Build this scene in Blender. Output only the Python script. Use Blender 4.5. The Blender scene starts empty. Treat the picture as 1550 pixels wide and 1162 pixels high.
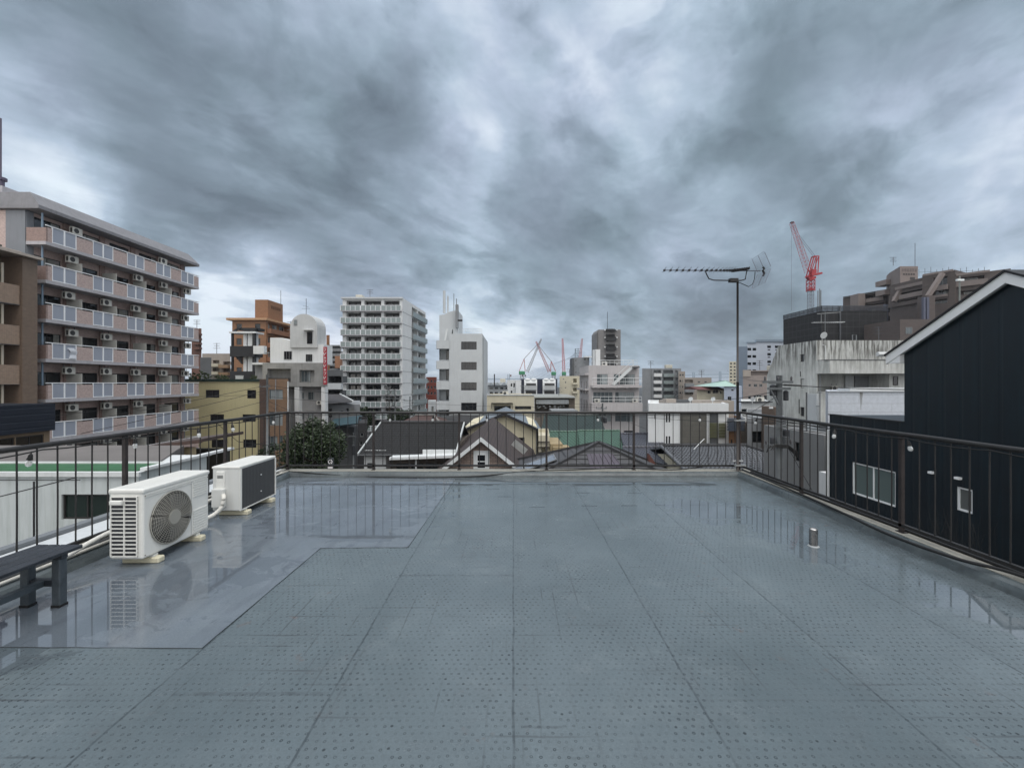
import bpy, bmesh, math, random
from mathutils import Vector, Matrix
random.seed(7)
SC = bpy.context.scene
COL = SC.collection

# ---------------------------------------------------------------- camera, sky, sun, exposure
F, CX, HY, CZ = 645.0, 777.0, 578.0, 12.4          # focal length and level line, as measured on the 1550 px photograph
cam_d = bpy.data.cameras.new('camera')
cam = bpy.data.objects.new('camera', cam_d)
COL.objects.link(cam)
cam_d.sensor_width = 36.0
cam_d.lens = 36.0 * F / 1550.0
cam_d.shift_x = -2.0 / 1550.0
cam_d.shift_y = -3.0 / 1550.0
cam_d.clip_start = 0.05
cam_d.clip_end = 20000
cam.location = (0, 0, CZ)
cam.rotation_euler = (math.radians(90), 0, 0)
SC.camera = cam
SC.render.resolution_x, SC.render.resolution_y = 1024, 767
SC.view_settings.view_transform = 'Standard'
SC.view_settings.look = 'None'
SC.view_settings.exposure = 0.32
SC.view_settings.gamma = 1.0
SC.view_settings.use_curve_mapping = False
SC.cycles.max_bounces = 6
SC.cycles.diffuse_bounces = 3
SC.cycles.glossy_bounces = 3
SC.cycles.transmission_bounces = 4
SC.cycles.sample_clamp_indirect = 4.0

def lin(r, g, b, k=1.0):
    def f(c):
        c = c / 255.0
        return k * (c / 12.92 if c <= 0.04045 else ((c + 0.055) / 1.055) ** 2.4)
    return (f(r), f(g), f(b), 1.0)

class NT:
    """tiny node-tree writer"""
    def __init__(s, tree):
        s.t = tree; s.n = tree.nodes; s.l = tree.links
    def node(s, typ, **kw):
        n = s.n.new(typ)
        for k, v in kw.items(): setattr(n, k, v)
        return n
    def put(s, sock, v):
        if hasattr(v, 'is_linked') or isinstance(v, bpy.types.NodeSocket): s.l.new(v, sock)
        elif v is not None: sock.default_value = v
    def m(s, op, a, b=None, c=None, clamp=False):
        n = s.node('ShaderNodeMath', operation=op); n.use_clamp = clamp
        s.put(n.inputs[0], a); s.put(n.inputs[1], b)
        if c is not None: s.put(n.inputs[2], c)
        return n.outputs[0]
    def v(s, op, a, b=None):
        n = s.node('ShaderNodeVectorMath', operation=op)
        s.put(n.inputs[0], a)
        if b is not None: s.put(n.inputs[1], b)
        return n.outputs['Value'] if op in ('DOT_PRODUCT', 'LENGTH') else n.outputs[0]
    def xyz(s, x, y, z):
        n = s.node('ShaderNodeCombineXYZ'); s.put(n.inputs[0], x); s.put(n.inputs[1], y); s.put(n.inputs[2], z)
        return n.outputs[0]
    def sep(s, v):
        n = s.node('ShaderNodeSeparateXYZ'); s.put(n.inputs[0], v)
        return n.outputs
    def noise(s, vec, scale=5, detail=4, rough=0.5, dist=0.0):
        n = s.node('ShaderNodeTexNoise'); s.put(n.inputs['Vector'], vec)
        n.inputs['Scale'].default_value = scale; n.inputs['Detail'].default_value = detail
        n.inputs['Roughness'].default_value = rough; n.inputs['Distortion'].default_value = dist
        return n.outputs['Fac']
    def ramp(s, f, stops, interp='LINEAR'):
        n = s.node('ShaderNodeValToRGB'); s.put(n.inputs[0], f)
        cr = n.color_ramp; cr.interpolation = interp
        while len(cr.elements) < len(stops): cr.elements.new(0.5)
        for e, (p, c) in zip(cr.elements, stops):
            e.position = p; e.color = c if len(c) == 4 else (*c, 1)
        return n.outputs[0]
    def rng(s, f, a, b, c=0.0, d=1.0, smooth=False):
        n = s.node('ShaderNodeMapRange'); n.clamp = True
        if smooth: n.interpolation_type = 'SMOOTHSTEP'
        s.put(n.inputs[0], f)
        for i, x in enumerate((a, b, c, d)): n.inputs[i + 1].default_value = x
        return n.outputs[0]
    def mix(s, f, a, b, mode='MIX'):
        n = s.node('ShaderNodeMix', data_type='RGBA', blend_type=mode)
        s.put(n.inputs[0], f); s.put(n.inputs[6], a); s.put(n.inputs[7], b)
        return n.outputs[2]

SUN_EL, SUN_AZ = math.radians(64), math.radians(158)     # high behind the viewer, to the right (azimuth from +Y clockwise)
w = bpy.data.worlds.new('World'); SC.world = w; w.use_nodes = True
T = NT(w.node_tree); T.n.clear()
tc = T.node('ShaderNodeTexCoord')
dvec = T.v('NORMALIZE', tc.outputs['Generated'])
dx, dy, dz = T.sep(dvec)
zc = T.m('ADD', T.m('MAXIMUM', dz, 0.0), 0.22)
# cloud deck coordinates: the direction projected on a flat layer, streaks running roughly away from the viewer
px_ = T.m('DIVIDE', dx, zc); py_ = T.m('DIVIDE', dy, zc)
ca, sa = math.cos(math.radians(-38)), math.sin(math.radians(-38))
ux = T.m('ADD', T.m('MULTIPLY', px_, ca), T.m('MULTIPLY', py_, sa))
uy = T.m('SUBTRACT', T.m('MULTIPLY', py_, ca), T.m('MULTIPLY', px_, sa))
pv = T.xyz(T.m('MULTIPLY', ux, 1.0), T.m('MULTIPLY', uy, 0.55), 3.7)
warp = T.node('ShaderNodeTexNoise'); warp.inputs['Scale'].default_value = 2.2; warp.inputs['Detail'].default_value = 3
T.put(warp.inputs['Vector'], pv)
wp = T.v('SCALE', T.v('SUBTRACT', warp.outputs['Color'], (0.5, 0.5, 0.5))); wp.node.inputs['Scale'].default_value = 0.32
pw = T.v('ADD', pv, wp)
n1 = T.noise(pw, 2.0, 10, 0.55, 0.0)
n2 = T.noise(T.v('ADD', T.v('MULTIPLY', dvec, (1.0, 1.0, 1.6)), T.v('SCALE', wp)), 5.0, 11, 0.52, 0.0)
n3 = T.noise(T.v('ADD', pw, (15.2, 4.3, 2.0)), 4.6, 10, 0.53, 0.0)
n4 = T.noise(T.v('ADD', T.v('MULTIPLY', dvec, (1.0, 1.0, 2.6)), (3.0, 1.0, 2.0)), 16.0, 8, 0.6, 0.3)
edge_ = T.m('ABSOLUTE', T.m('SUBTRACT', n2, 0.5))                    # ridged: pale broken rims between dark bellies
hz = T.m('MULTIPLY', T.rng(dz, 0.16, 0.0), T.rng(dx, 0.35, -0.1, 0.0, 0.12))
val = T.m('ADD', T.m('ADD', 0.70, hz), T.m('MULTIPLY', T.m('SUBTRACT', n1, 0.5), 0.9))
val = T.m('ADD', val, T.m('MULTIPLY', T.m('SUBTRACT', n2, 0.5), 0.85))
val = T.m('ADD', val, T.m('MULTIPLY', T.m('SUBTRACT', n3, 0.5), 0.62))
val = T.m('ADD', val, T.m('MULTIPLY', T.m('SUBTRACT', n4, 0.5), 0.2))
val = T.m('ADD', val, T.m('SUBTRACT', 0.05, T.m('MULTIPLY', edge_, 0.7)))
wob = T.node('ShaderNodeTexNoise'); wob.inputs['Scale'].default_value = 3.6; wob.inputs['Detail'].default_value = 7; wob.inputs['Roughness'].default_value = 0.55
T.put(wob.inputs['Vector'], dvec)
wd = T.v('SCALE', T.v('SUBTRACT', wob.outputs['Color'], (0.5, 0.5, 0.5)))
wd.node.inputs['Scale'].default_value = 0.42
dd = T.v('NORMALIZE', T.v('ADD', dvec, wd))
BLOBS = [ # where the heavy and the thin parts of the cloud cover hang: (x, y, radius, weight)
 (610,200,95,-.34),(560,110,60,-.08),(480,330,80,-.16),(110,70,150,-.26),(340,60,140,-.16),(280,265,80,-.26),(400,350,110,-.14),
 (500,395,120,-.20),(650,90,60,-.06),(1160,110,130,-.24),(1400,70,140,-.24),(1130,215,80,-.20),(880,345,110,-.22),(1000,480,150,-.16),
 (1350,300,150,-.10),(1200,460,150,-.14),(830,430,110,-.18),(50,230,90,.22),(130,330,70,.18),(770,250,50,.26),(720,330,50,.16),(850,100,60,.14),(1020,20,100,.20),
 (340,470,80,.20),(440,545,120,.26),(740,545,80,.22),(700,150,50,.22),(1290,190,80,.18),(950,200,50,.12),(1050,330,60,.14),(950,550,120,.08),(1120,540,90,-.18),(1480,180,80,.16),(640,300,50,.1),
 (1350,540,160,-.12),(1060,180,45,.16),(1240,260,45,-.12),(1100,250,40,.1),(1440,340,70,.12)]
for (bx, by, br, a) in BLOBS:
    c = Vector(((bx - CX) / F, 1.0, (HY - by) / F)); rr = br / F / c.length; c.normalize()
    e = T.m('EXPONENT', T.m('MULTIPLY', T.m('SUBTRACT', T.v('DOT_PRODUCT', dd, tuple(c)), 1.0), 1.4 / (rr * rr)))
    val = T.m('ADD', val, T.m('MULTIPLY', e, a * 1.12))
col = T.ramp(val, [(0.0, lin(97, 110, 121)), (0.25, lin(116, 131, 143)), (0.5, lin(140, 156, 171)), (0.72, lin(168, 184, 201)), (1.0, lin(214, 225, 235))])
col = T.mix(T.rng(T.noise(dvec, 3.1, 5, 0.6), 0.35, 0.7), T.mix(1.0, col, (0.975, 1.005, 0.985, 1), 'MULTIPLY'), T.mix(1.0, col, (1.045, 0.985, 1.02, 1), 'MULTIPLY'))
sky = T.node('ShaderNodeTexSky'); sky.sky_type = 'NISHITA'; sky.sun_disc = False
sky.sun_elevation = SUN_EL; sky.sun_rotation = SUN_AZ; sky.air_density = 1.5; sky.dust_density = 3
skc = T.v('SCALE', sky.outputs[0]); skc.node.inputs['Scale'].default_value = 0.08
cov = T.mix(0.93, skc, col)
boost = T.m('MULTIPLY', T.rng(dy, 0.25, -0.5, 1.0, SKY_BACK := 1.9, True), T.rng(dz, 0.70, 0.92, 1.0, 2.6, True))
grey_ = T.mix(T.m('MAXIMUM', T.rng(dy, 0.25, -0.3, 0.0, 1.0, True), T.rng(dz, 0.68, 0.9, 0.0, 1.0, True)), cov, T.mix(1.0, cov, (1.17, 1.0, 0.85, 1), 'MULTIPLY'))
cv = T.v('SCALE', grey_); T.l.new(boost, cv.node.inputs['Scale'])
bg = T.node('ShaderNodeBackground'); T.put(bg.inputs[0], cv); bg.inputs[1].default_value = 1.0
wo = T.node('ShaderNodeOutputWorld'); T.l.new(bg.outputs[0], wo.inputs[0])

sun_d = bpy.data.lights.new('sun', 'SUN'); sun_d.energy = 0.9; sun_d.angle = math.radians(35); sun_d.color = (1, 0.97, 0.93)
sun = bpy.data.objects.new('sun', sun_d); COL.objects.link(sun); sun.location = (20, -20, 60)
sdir = Vector((math.sin(SUN_AZ) * math.cos(SUN_EL), math.cos(SUN_AZ) * math.cos(SUN_EL), math.sin(SUN_EL)))
sun.rotation_euler = sdir.to_track_quat('Z', 'Y').to_euler()

# ---------------------------------------------------------------- helpers
def PX(x, Y): return (x - CX) * Y / F
def PZ(y, Y): return CZ + (HY - y) * Y / F

class MB:
    def __init__(s): s.v = []; s.f = []
    def add(s, vs, fs):
        o = len(s.v); s.v += [tuple(p) for p in vs]; s.f += [tuple(i + o for i in f) for f in fs]
        return s
    def quad(s, a, b, c, d): return s.add([a, b, c, d], [(0, 1, 2, 3)])
    def box(s, x0, x1, y0, y1, z0, z1):
        if x0 > x1: x0, x1 = x1, x0
        if y0 > y1: y0, y1 = y1, y0
        if z0 > z1: z0, z1 = z1, z0
        return s.add([(x0,y0,z0),(x1,y0,z0),(x1,y1,z0),(x0,y1,z0),(x0,y0,z1),(x1,y0,z1),(x1,y1,z1),(x0,y1,z1)],
              [(3,2,1,0),(4,5,6,7),(0,1,5,4),(1,2,6,5),(2,3,7,6),(3,0,4,7)])
    def bar(s, a, b, wx, wz=None, up=(0,0,1)):
        """square bar from a to b"""
        wz = wz or wx; a = Vector(a); b = Vector(b); d = (b - a).normalized(); u = Vector(up)
        if abs(d.dot(u)) > 0.98: u = Vector((0, 1, 0))
        sx = d.cross(u).normalized() * wx / 2; sz = sx.cross(d).normalized() * wz / 2
        vs = [p + i * sx + j * sz for p in (a, b) for i, j in ((-1,-1),(1,-1),(1,1),(-1,1))]
        return s.add(vs, [(0,1,2,3),(7,6,5,4),(0,4,5,1),(1,5,6,2),(2,6,7,3),(3,7,4,0)])
    def tube(s, pts, r, n=8, cap=True):
        pts = [Vector(p) for p in pts]; rs = r if isinstance(r, (list, tuple)) else [r] * len(pts)
        o = len(s.v); up = Vector((0, 0, 1)); fs = []; vs = []; N = len(pts)
        for i, p in enumerate(pts):
            d = (pts[min(i + 1, N - 1)] - pts[max(i - 1, 0)]).normalized()
            u = up if abs(d.dot(up)) < 0.95 else Vector((0.0, 1, 0))
            a = d.cross(u).normalized(); b = a.cross(d).normalized()
            vs += [p + (a * math.cos(t) + b * math.sin(t)) * rs[i] for t in [2 * math.pi * k / n for k in range(n)]]
        for i in range(N - 1):
            for k in range(n):
                k2 = (k + 1) % n
                fs.append((i*n+k, i*n+k2, (i+1)*n+k2, (i+1)*n+k))
        if cap: fs += [tuple(range(n)), tuple((N-1)*n + k for k in reversed(range(n)))]
        return s.add(vs, fs)
    def prism(s, poly, axis, a0, a1):
        """extrude a 2D polygon along axis 'x' (poly=(y,z)), 'y' (poly=(x,z)) or 'z' (poly=(x,y))"""
        def P(p, a): return {'x': (a, p[0], p[1]), 'y': (p[0], a, p[1]), 'z': (p[0], p[1], a)}[axis]
        n = len(poly)
        vs = [P(p, a0) for p in poly] + [P(p, a1) for p in poly]
        fs = [tuple(range(n)), tuple(reversed(range(n, 2 * n)))] + [(i, i + n, (i + 1) % n + n, (i + 1) % n) for i in range(n)]
        return s.add(vs, fs)
    def lathe(s, prof, c, n=16):
        vs = []; fs = []
        for r, z in prof:
            vs += [(c[0] + r*math.cos(2*math.pi*k/n), c[1] + r*math.sin(2*math.pi*k/n), c[2] + z) for k in range(n)]
        for i in range(len(prof) - 1):
            for k in range(n):
                k2 = (k+1) % n; fs.append((i*n+k, i*n+k2, (i+1)*n+k2, (i+1)*n+k))
        fs += [tuple(reversed(range(n))), tuple((len(prof)-1)*n + k for k in range(n))]
        return s.add(vs, fs)
    def sphere(s, c, r, n=10, sq=(1,1,1)):
        prof = []
        m = n // 2 + 1
        vs = []; fs = []
        for i in range(m + 1):
            t = math.pi * i / m
            for k in range(n):
                a = 2 * math.pi * k / n
                vs.append((c[0]+r*sq[0]*math.sin(t)*math.cos(a), c[1]+r*sq[1]*math.sin(t)*math.sin(a), c[2]+r*sq[2]*math.cos(t)))
        for i in range(m):
            for k in range(n):
                k2 = (k+1) % n; fs.append((i*n+k, (i+1)*n+k, (i+1)*n+k2, i*n+k2))
        return s.add(vs, fs)

def bevelled(x0, x1, y0, y1, z0, z1, bev, seg=2):
    bm = bmesh.new()
    bmesh.ops.create_cube(bm, size=1)
    for v in bm.verts:
        v.co = Vector(((x0+x1)/2 + v.co.x*(x1-x0), (y0+y1)/2 + v.co.y*(y1-y0), (z0+z1)/2 + v.co.z*(z1-z0)))
    bmesh.ops.bevel(bm, geom=bm.edges[:], offset=bev, segments=seg, affect='EDGES', profile=0.5)
    bm.verts.index_update()
    m = MB(); m.add([v.co[:] for v in bm.verts], [[v.index for v in f.verts] for f in bm.faces]); bm.free()
    return m

WL = {}                                             # world location of everything built
def wl(o): return WL.get(o.name, Vector((0, 0, 0))) if o is not None else Vector((0, 0, 0))
def part(mb, name, mat, parent=None, label=None, smooth=False, local=False):
    """link a mesh; its vertices are given in world coordinates (or in the parent's, local=True)"""
    me = bpy.data.meshes.new(name)
    off = Vector((0, 0, 0)) if local or parent is None else wl(parent)
    me.from_pydata([tuple(Vector(p) - off) for p in mb.v], [], mb.f)
    me.materials.append(mat); me.update()
    if smooth: me.polygons.foreach_set('use_smooth', [True] * len(me.polygons))
    o = bpy.data.objects.new(name, me); COL.objects.link(o)
    if parent is not None: o.parent = parent
    WL[o.name] = Vector(off)
    if label: o['label'] = label
    return o
def tag(o, label=None, cat=None, group=None, kind=None):
    for k, v in (('label', label), ('category', cat), ('group', group), ('kind', kind)):
        if v: o[k] = v
    return o
def thing(name, label, cat, loc, group=None, rz=0.0):
    o = bpy.data.objects.new(name, None); COL.objects.link(o); o.location = tuple(loc)[:3]; o.rotation_euler = (0, 0, rz)
    o.empty_display_size = 0.3
    WL[o.name] = Vector(loc)
    return tag(o, label, cat, group)
def solo(mb, name, mat, label, cat, group=None, smooth=False):
    """a thing that is one mesh, origin at its base"""
    xs = [p[0] for p in mb.v]; ys = [p[1] for p in mb.v]; zs = [p[2] for p in mb.v]
    loc = Vector(((min(xs)+max(xs))/2, (min(ys)+max(ys))/2, min(zs)))
    mb.v = [tuple(Vector(p) - loc) for p in mb.v]
    o = part(mb, name, mat, None, None, smooth); o.location = loc; WL[o.name] = loc
    return tag(o, label, cat, group)
def struct(mb, name, mat, kind='structure', smooth=False):
    return tag(part(mb, name, mat, None, None, smooth), kind=kind)
def copy_tree(o, parent=None, loc=None, rz=None):
    c = o.copy(); COL.objects.link(c); c.parent = parent
    if loc is not None: c.location = loc; WL[c.name] = Vector(loc)
    if rz is not None: c.rotation_euler = (0, 0, rz)
    for ch in list(o.children):
        copy_tree(ch, c)
    return c

# ---------------------------------------------------------------- materials
def newmat(name):
    m = bpy.data.materials.new(name); m.use_nodes = True
    t = NT(m.node_tree); b = t.n['Principled BSDF']
    return m, t, b
MATS = {}
def M(name, rgb, rough=0.7, var=0.12, scale=3.0, streak=0.0, metal=0.0, spec=None, bump=0.0, bscale=60, dirt=None, k=1.0):
    """plain weathered surface: mottled colour, optional rain streaks, fine bump"""
    if name in MATS: return MATS[name]
    m, t, b = newmat(name)
    tc = t.node('ShaderNodeTexCoord').outputs['Object']
    base = lin(*rgb, k=k)
    n = t.noise(tc, scale, 5, 0.6)
    lo = tuple(c * (1 - var) for c in base[:3]) + (1,); hi = tuple(min(1, c * (1 + var)) for c in base[:3]) + (1,)
    c = t.mix(t.rng(n, 0.3, 0.7), lo, hi)
    if streak > 0:
        sv = t.node('ShaderNodeMapping'); t.put(sv.inputs[0], tc); sv.inputs['Scale'].default_value = (2.6, 2.6, 0.16)
        sn = t.noise(sv.outputs[0], 2.2, 6, 0.65)
        big = t.noise(tc, 0.35, 3, 0.5)
        f = t.m('MULTIPLY', t.rng(sn, 0.50, 0.72), t.rng(big, 0.35, 0.65, 0.3, 1.0))
        f = t.m('MULTIPLY', f, streak)
        c = t.mix(f, c, lin(*(dirt or (70, 70, 66))))
    t.put(b.inputs['Base Color'], c)
    b.inputs['Roughness'].default_value = rough; b.inputs['Metallic'].default_value = metal
    if spec is not None: b.inputs['Specular IOR Level'].default_value = spec
    if bump > 0:
        bn = t.node('ShaderNodeBump'); bn.inputs['Strength'].default_value = bump; bn.inputs['Distance'].default_value = 0.01
        t.put(bn.inputs['Height'], t.noise(tc, bscale, 4, 0.6)); t.l.new(bn.outputs[0], b.inputs['Normal'])
    MATS[name] = m
    return m
def tilemat(name, rgb, rgb2, mortar, w=0.2, h=0.07, rough=0.6, msz=0.012, k=1.0, streak=0.0):
    if name in MATS: return MATS[name]
    m, t, b = newmat(name)
    tc = t.node('ShaderNodeTexCoord').outputs['Object']
    x, y, z = t.sep(tc)
    br = t.node('ShaderNodeTexBrick'); t.put(br.inputs['Vector'], t.xyz(t.m('ADD', x, y), z, 0.0))
    br.inputs['Color1'].default_value = lin(*rgb, k=k); br.inputs['Color2'].default_value = lin(*rgb2, k=k); br.inputs['Mortar'].default_value = lin(*mortar, k=k)
    br.inputs['Scale'].default_value = 1.0; br.inputs['Mortar Size'].default_value = msz
    br.inputs['Brick Width'].default_value = w; br.inputs['Row Height'].default_value = h; br.inputs['Bias'].default_value = 0.0
    n = t.noise(tc, 6.0, 4, 0.6)
    c = t.mix(t.rng(n, 0.3, 0.7, 0.0, 0.35), br.outputs['Color'], lin(*mortar, k=k * 0.8))
    if streak:
        sv = t.node('ShaderNodeMapping'); t.put(sv.inputs[0], tc); sv.inputs['Scale'].default_value = (2.0, 2.0, 0.14)
        c = t.mix(t.m('MULTIPLY', t.rng(t.noise(sv.outputs[0], 2.0, 5, 0.6), 0.5, 0.75), streak), c, lin(80, 76, 72))
    t.put(b.inputs['Base Color'], c); b.inputs['Roughness'].default_value = rough
    MATS[name] = m
    return m
def ribmat(name, rgb, period=0.25, axis='x', rough=0.5, var=0.15, depth=0.6, streak=0.4, dirt=(60, 62, 60), metal=0.0, k=1.0):
    """ribbed sheet metal (the ribs as bump)"""
    if name in MATS: return MATS[name]
    m, t, b = newmat(name)
    tc = t.node('ShaderNodeTexCoord').outputs['Object']
    x, y, z = t.sep(tc)
    u = {'x': x, 'y': y, 'z': z}[axis]
    fr = t.m('FRACT', t.m('DIVIDE', u, period))
    rib = t.rng(t.m('ABSOLUTE', t.m('SUBTRACT', fr, 0.5)), 0.05, 0.12)
    base = lin(*rgb, k=k)
    n = t.noise(tc, 1.5, 5, 0.6)
    c = t.mix(t.rng(n, 0.3, 0.7), tuple(v * (1 - var) for v in base[:3]) + (1,), tuple(min(1, v * (1 + var)) for v in base[:3]) + (1,))
    sv = t.node('ShaderNodeMapping'); t.put(sv.inputs[0], tc); sv.inputs['Scale'].default_value = (3, 3, 0.2)
    c = t.mix(t.m('MULTIPLY', t.rng(t.noise(sv.outputs[0], 2, 5, 0.6), 0.48, 0.75), streak), c, lin(*dirt))
    t.put(b.inputs['Base Color'], c); b.inputs['Roughness'].default_value = rough; b.inputs['Metallic'].default_value = metal
    bn = t.node('ShaderNodeBump'); bn.inputs['Strength'].default_value = depth; bn.inputs['Distance'].default_value = 0.03
    t.put(bn.inputs['Height'], rib); t.l.new(bn.outputs[0], b.inputs['Normal'])
    MATS[name] = m
    return m
def glassmat(name, dark=(26, 31, 36), curt=(150, 152, 148), share=0.35, rough=0.06):
    m, t, b = newmat(name)
    tc = t.node('ShaderNodeTexCoord').outputs['Object']
    oi = t.node('ShaderNodeObjectInfo').outputs['Random']
    x, y, z = t.sep(tc)
    fold = t.noise(t.xyz(t.m('MULTIPLY', t.m('ADD', x, y), 14.0), t.m('MULTIPLY', z, 0.3), oi), 1.0, 2, 0.5)
    cc = t.mix(fold, tuple(v * 0.55 for v in lin(*curt)[:3]) + (1,), lin(*curt))
    has = t.m('LESS_THAN', oi, share)
    side = t.m('MAXIMUM', t.m('GREATER_THAN', x, t.m('MULTIPLY', t.m('SUBTRACT', oi, share * 0.5), 3.0)), 0.0)
    d = t.mix(oi, tuple(v * 0.6 for v in lin(*dark)[:3]) + (1,), lin(*dark))
    t.put(b.inputs['Base Color'], t.mix(t.m('MULTIPLY', has, side), d, cc))
    b.inputs['Roughness'].default_value = rough
    b.inputs['Specular IOR Level'].default_value = 0.7
    return m
GLASS = glassmat('window_glass')
GLASSD = glassmat('dark_window_glass', share=0.0)
GLASSP = glassmat('frosted_window_glass', dark=(84, 94, 98), curt=(150, 158, 160), share=0.6, rough=0.25)
ALU = M('aluminium', (150, 152, 152), 0.4, 0.05, metal=0.6)
WHITE = M('white_paint', (205, 208, 208), 0.5, 0.05, streak=0.15)
DARKF = M('dark_bronze_frame', (42, 40, 40), 0.45, 0.1)
CONC = M('grey_concrete', (150, 150, 146), 0.85, 0.15, 1.2, streak=0.5)
CONCW = M('pale_concrete', (196, 197, 194), 0.8, 0.08, 0.8, streak=0.35)
OFFW = M('off_white_render', (212, 214, 214), 0.75, 0.05, 0.6, streak=0.22)
BLACKM = M('black_metal', (30, 30, 32), 0.5, 0.2)
STEEL = M('galvanised_steel', (120, 124, 126), 0.45, 0.12, 8, metal=0.5)
WIRE = M('black_cable', (18, 18, 19), 0.6, 0.1)

# ---------------------------------------------------------------- windows and walls
WCACHE = {}
def window_mesh(w, h, nm, frame, trans, fw):
    key = (round(w, 2), round(h, 2), nm, frame.name, trans, fw)
    if key in WCACHE: return WCACHE[key]
    mb = MB()
    mb.box(-w/2, w/2, -0.03, 0.03, 0, fw); mb.box(-w/2, w/2, -0.03, 0.03, h - fw, h)
    mb.box(-w/2, -w/2 + fw, -0.03, 0.03, fw, h - fw); mb.box(w/2 - fw, w/2, -0.03, 0.03, fw, h - fw)
    for i in range(1, nm):
        x = -w/2 + w * i / nm
        mb.box(x - fw*0.4, x + fw*0.4, -0.025, 0.025, fw, h - fw)
    if trans: mb.box(-w/2 + fw, w/2 - fw, -0.022, 0.022, h * trans - fw*0.4, h * trans + fw*0.4)
    f = bpy.data.meshes.new('window'); f.from_pydata(mb.v, [], mb.f); f.materials.append(frame)
    pb = MB().box(-w/2 + fw*0.5, w/2 - fw*0.5, 0.0, 0.012, fw*0.5, h - fw*0.5)
    p = bpy.data.meshes.new('pane'); p.from_pydata(pb.v, [], pb.f)
    WCACHE[key] = (f, p)
    return WCACHE[key]
def add_window(root, x, y, z, ang, w, h, nm=2, frame=None, glass=None, trans=0, fw=0.05, name='window'):
    frame = frame or ALU; glass = glass or GLASS
    f, p = window_mesh(w, h, nm, frame, trans, fw)
    if not p.materials: p.materials.append(glass)
    o = bpy.data.objects.new(name, f); COL.objects.link(o); o.parent = root
    o.location = Vector((x, y, z)) - wl(root); o.rotation_euler = (0, 0, ang); WL[o.name] = Vector((x, y, z))
    q = bpy.data.objects.new('pane', p); COL.objects.link(q); q.parent = o
    if p.materials[0] != glass: q.material_slots[0].link = 'OBJECT'; q.material_slots[0].material = glass
    return o
def facade(mb, p0, p1, z0, z1, holes, depth=0.14):
    """wall from p0 to p1 with recesses (u0,u1,za,zb[,depth]); outward is to the right of p0->p1"""
    p0 = Vector((*p0, 0)); p1 = Vector((*p1, 0)); L = (p1 - p0).length; d = (p1 - p0) / L
    n = Vector((d.y, -d.x, 0))
    def P(u, z, k=0.0): q = p0 + d * u - n * k; return (q.x, q.y, z)
    H = [(max(0.01, h[0]), min(L - 0.01, h[1]), max(z0 + .01, h[2]), min(z1 - .01, h[3]), (h[4] if len(h) > 4 else depth)) for h in holes]
    H = [h for h in H if h[1] > h[0] and h[3] > h[2]]
    us = sorted({0.0, L} | {h[0] for h in H} | {h[1] for h in H}); zs = sorted({z0, z1} | {h[2] for h in H} | {h[3] for h in H})
    for i in range(len(us) - 1):
        j = 0
        while j < len(zs) - 1:
            uc = (us[i] + us[i+1]) / 2
            def inside(jj):
                zc_ = (zs[jj] + zs[jj+1]) / 2
                return any(h[0] < uc < h[1] and h[2] < zc_ < h[3] for h in H)
            if inside(j): j += 1; continue
            k = j
            while k + 1 < len(zs) - 1 and not inside(k + 1): k += 1
            mb.quad(P(us[i], zs[j]), P(us[i+1], zs[j]), P(us[i+1], zs[k+1]), P(us[i], zs[k+1])); j = k + 1
    for u0, u1, a, b, k in H:
        mb.quad(P(u0, a, k), P(u1, a, k), P(u1, b, k), P(u0, b, k))
        mb.quad(P(u0, a), P(u0, a, k), P(u0, b, k), P(u0, b)); mb.quad(P(u1, a, k), P(u1, a), P(u1, b), P(u1, b, k))
        mb.quad(P(u0, a), P(u1, a), P(u1, a, k), P(u0, a, k)); mb.quad(P(u0, b, k), P(u1, b, k), P(u1, b), P(u0, b))
def walls(mb, foot, z0, z1, holes={}, parapet=0.0, pt=0.18, roofz=None):
    """closed building shell on a CCW footprint; flat roof with an optional parapet ledge"""
    n = len(foot)
    for i in range(n):
        facade(mb, foot[i], foot[(i+1) % n], z0, z1, holes.get(i, []))
    if parapet <= 0:
        mb.add([(p[0], p[1], z1) for p in foot], [tuple(range(n))]); return
    cx_ = sum(p[0] for p in foot) / n; cy_ = sum(p[1] for p in foot) / n
    inn = []
    for p in foot:
        v = Vector((cx_ - p[0], cy_ - p[1])); v = v.normalized() * pt * 1.4; inn.append((p[0] + v.x, p[1] + v.y))
    o = [(p[0], p[1], z1) for p in foot]; i_ = [(p[0], p[1], z1) for p in inn]; b = [(p[0], p[1], z1 - parapet) for p in inn]
    for k in range(n):
        k2 = (k+1) % n
        mb.quad(o[k], o[k2], i_[k2], i_[k]); mb.quad(i_[k], i_[k2], b[k2], b[k])
    mb.add(b, [tuple(range(n))])
def seg_pt(foot, i, u, out=0.0):
    p0 = Vector((*foot[i], 0)); p1 = Vector((*foot[(i+1) % len(foot)], 0)); d = (p1 - p0).normalized(); n = Vector((d.y, -d.x, 0))
    q = p0 + d * u + n * out
    return q.x, q.y, math.atan2(d.y, d.x)
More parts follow.
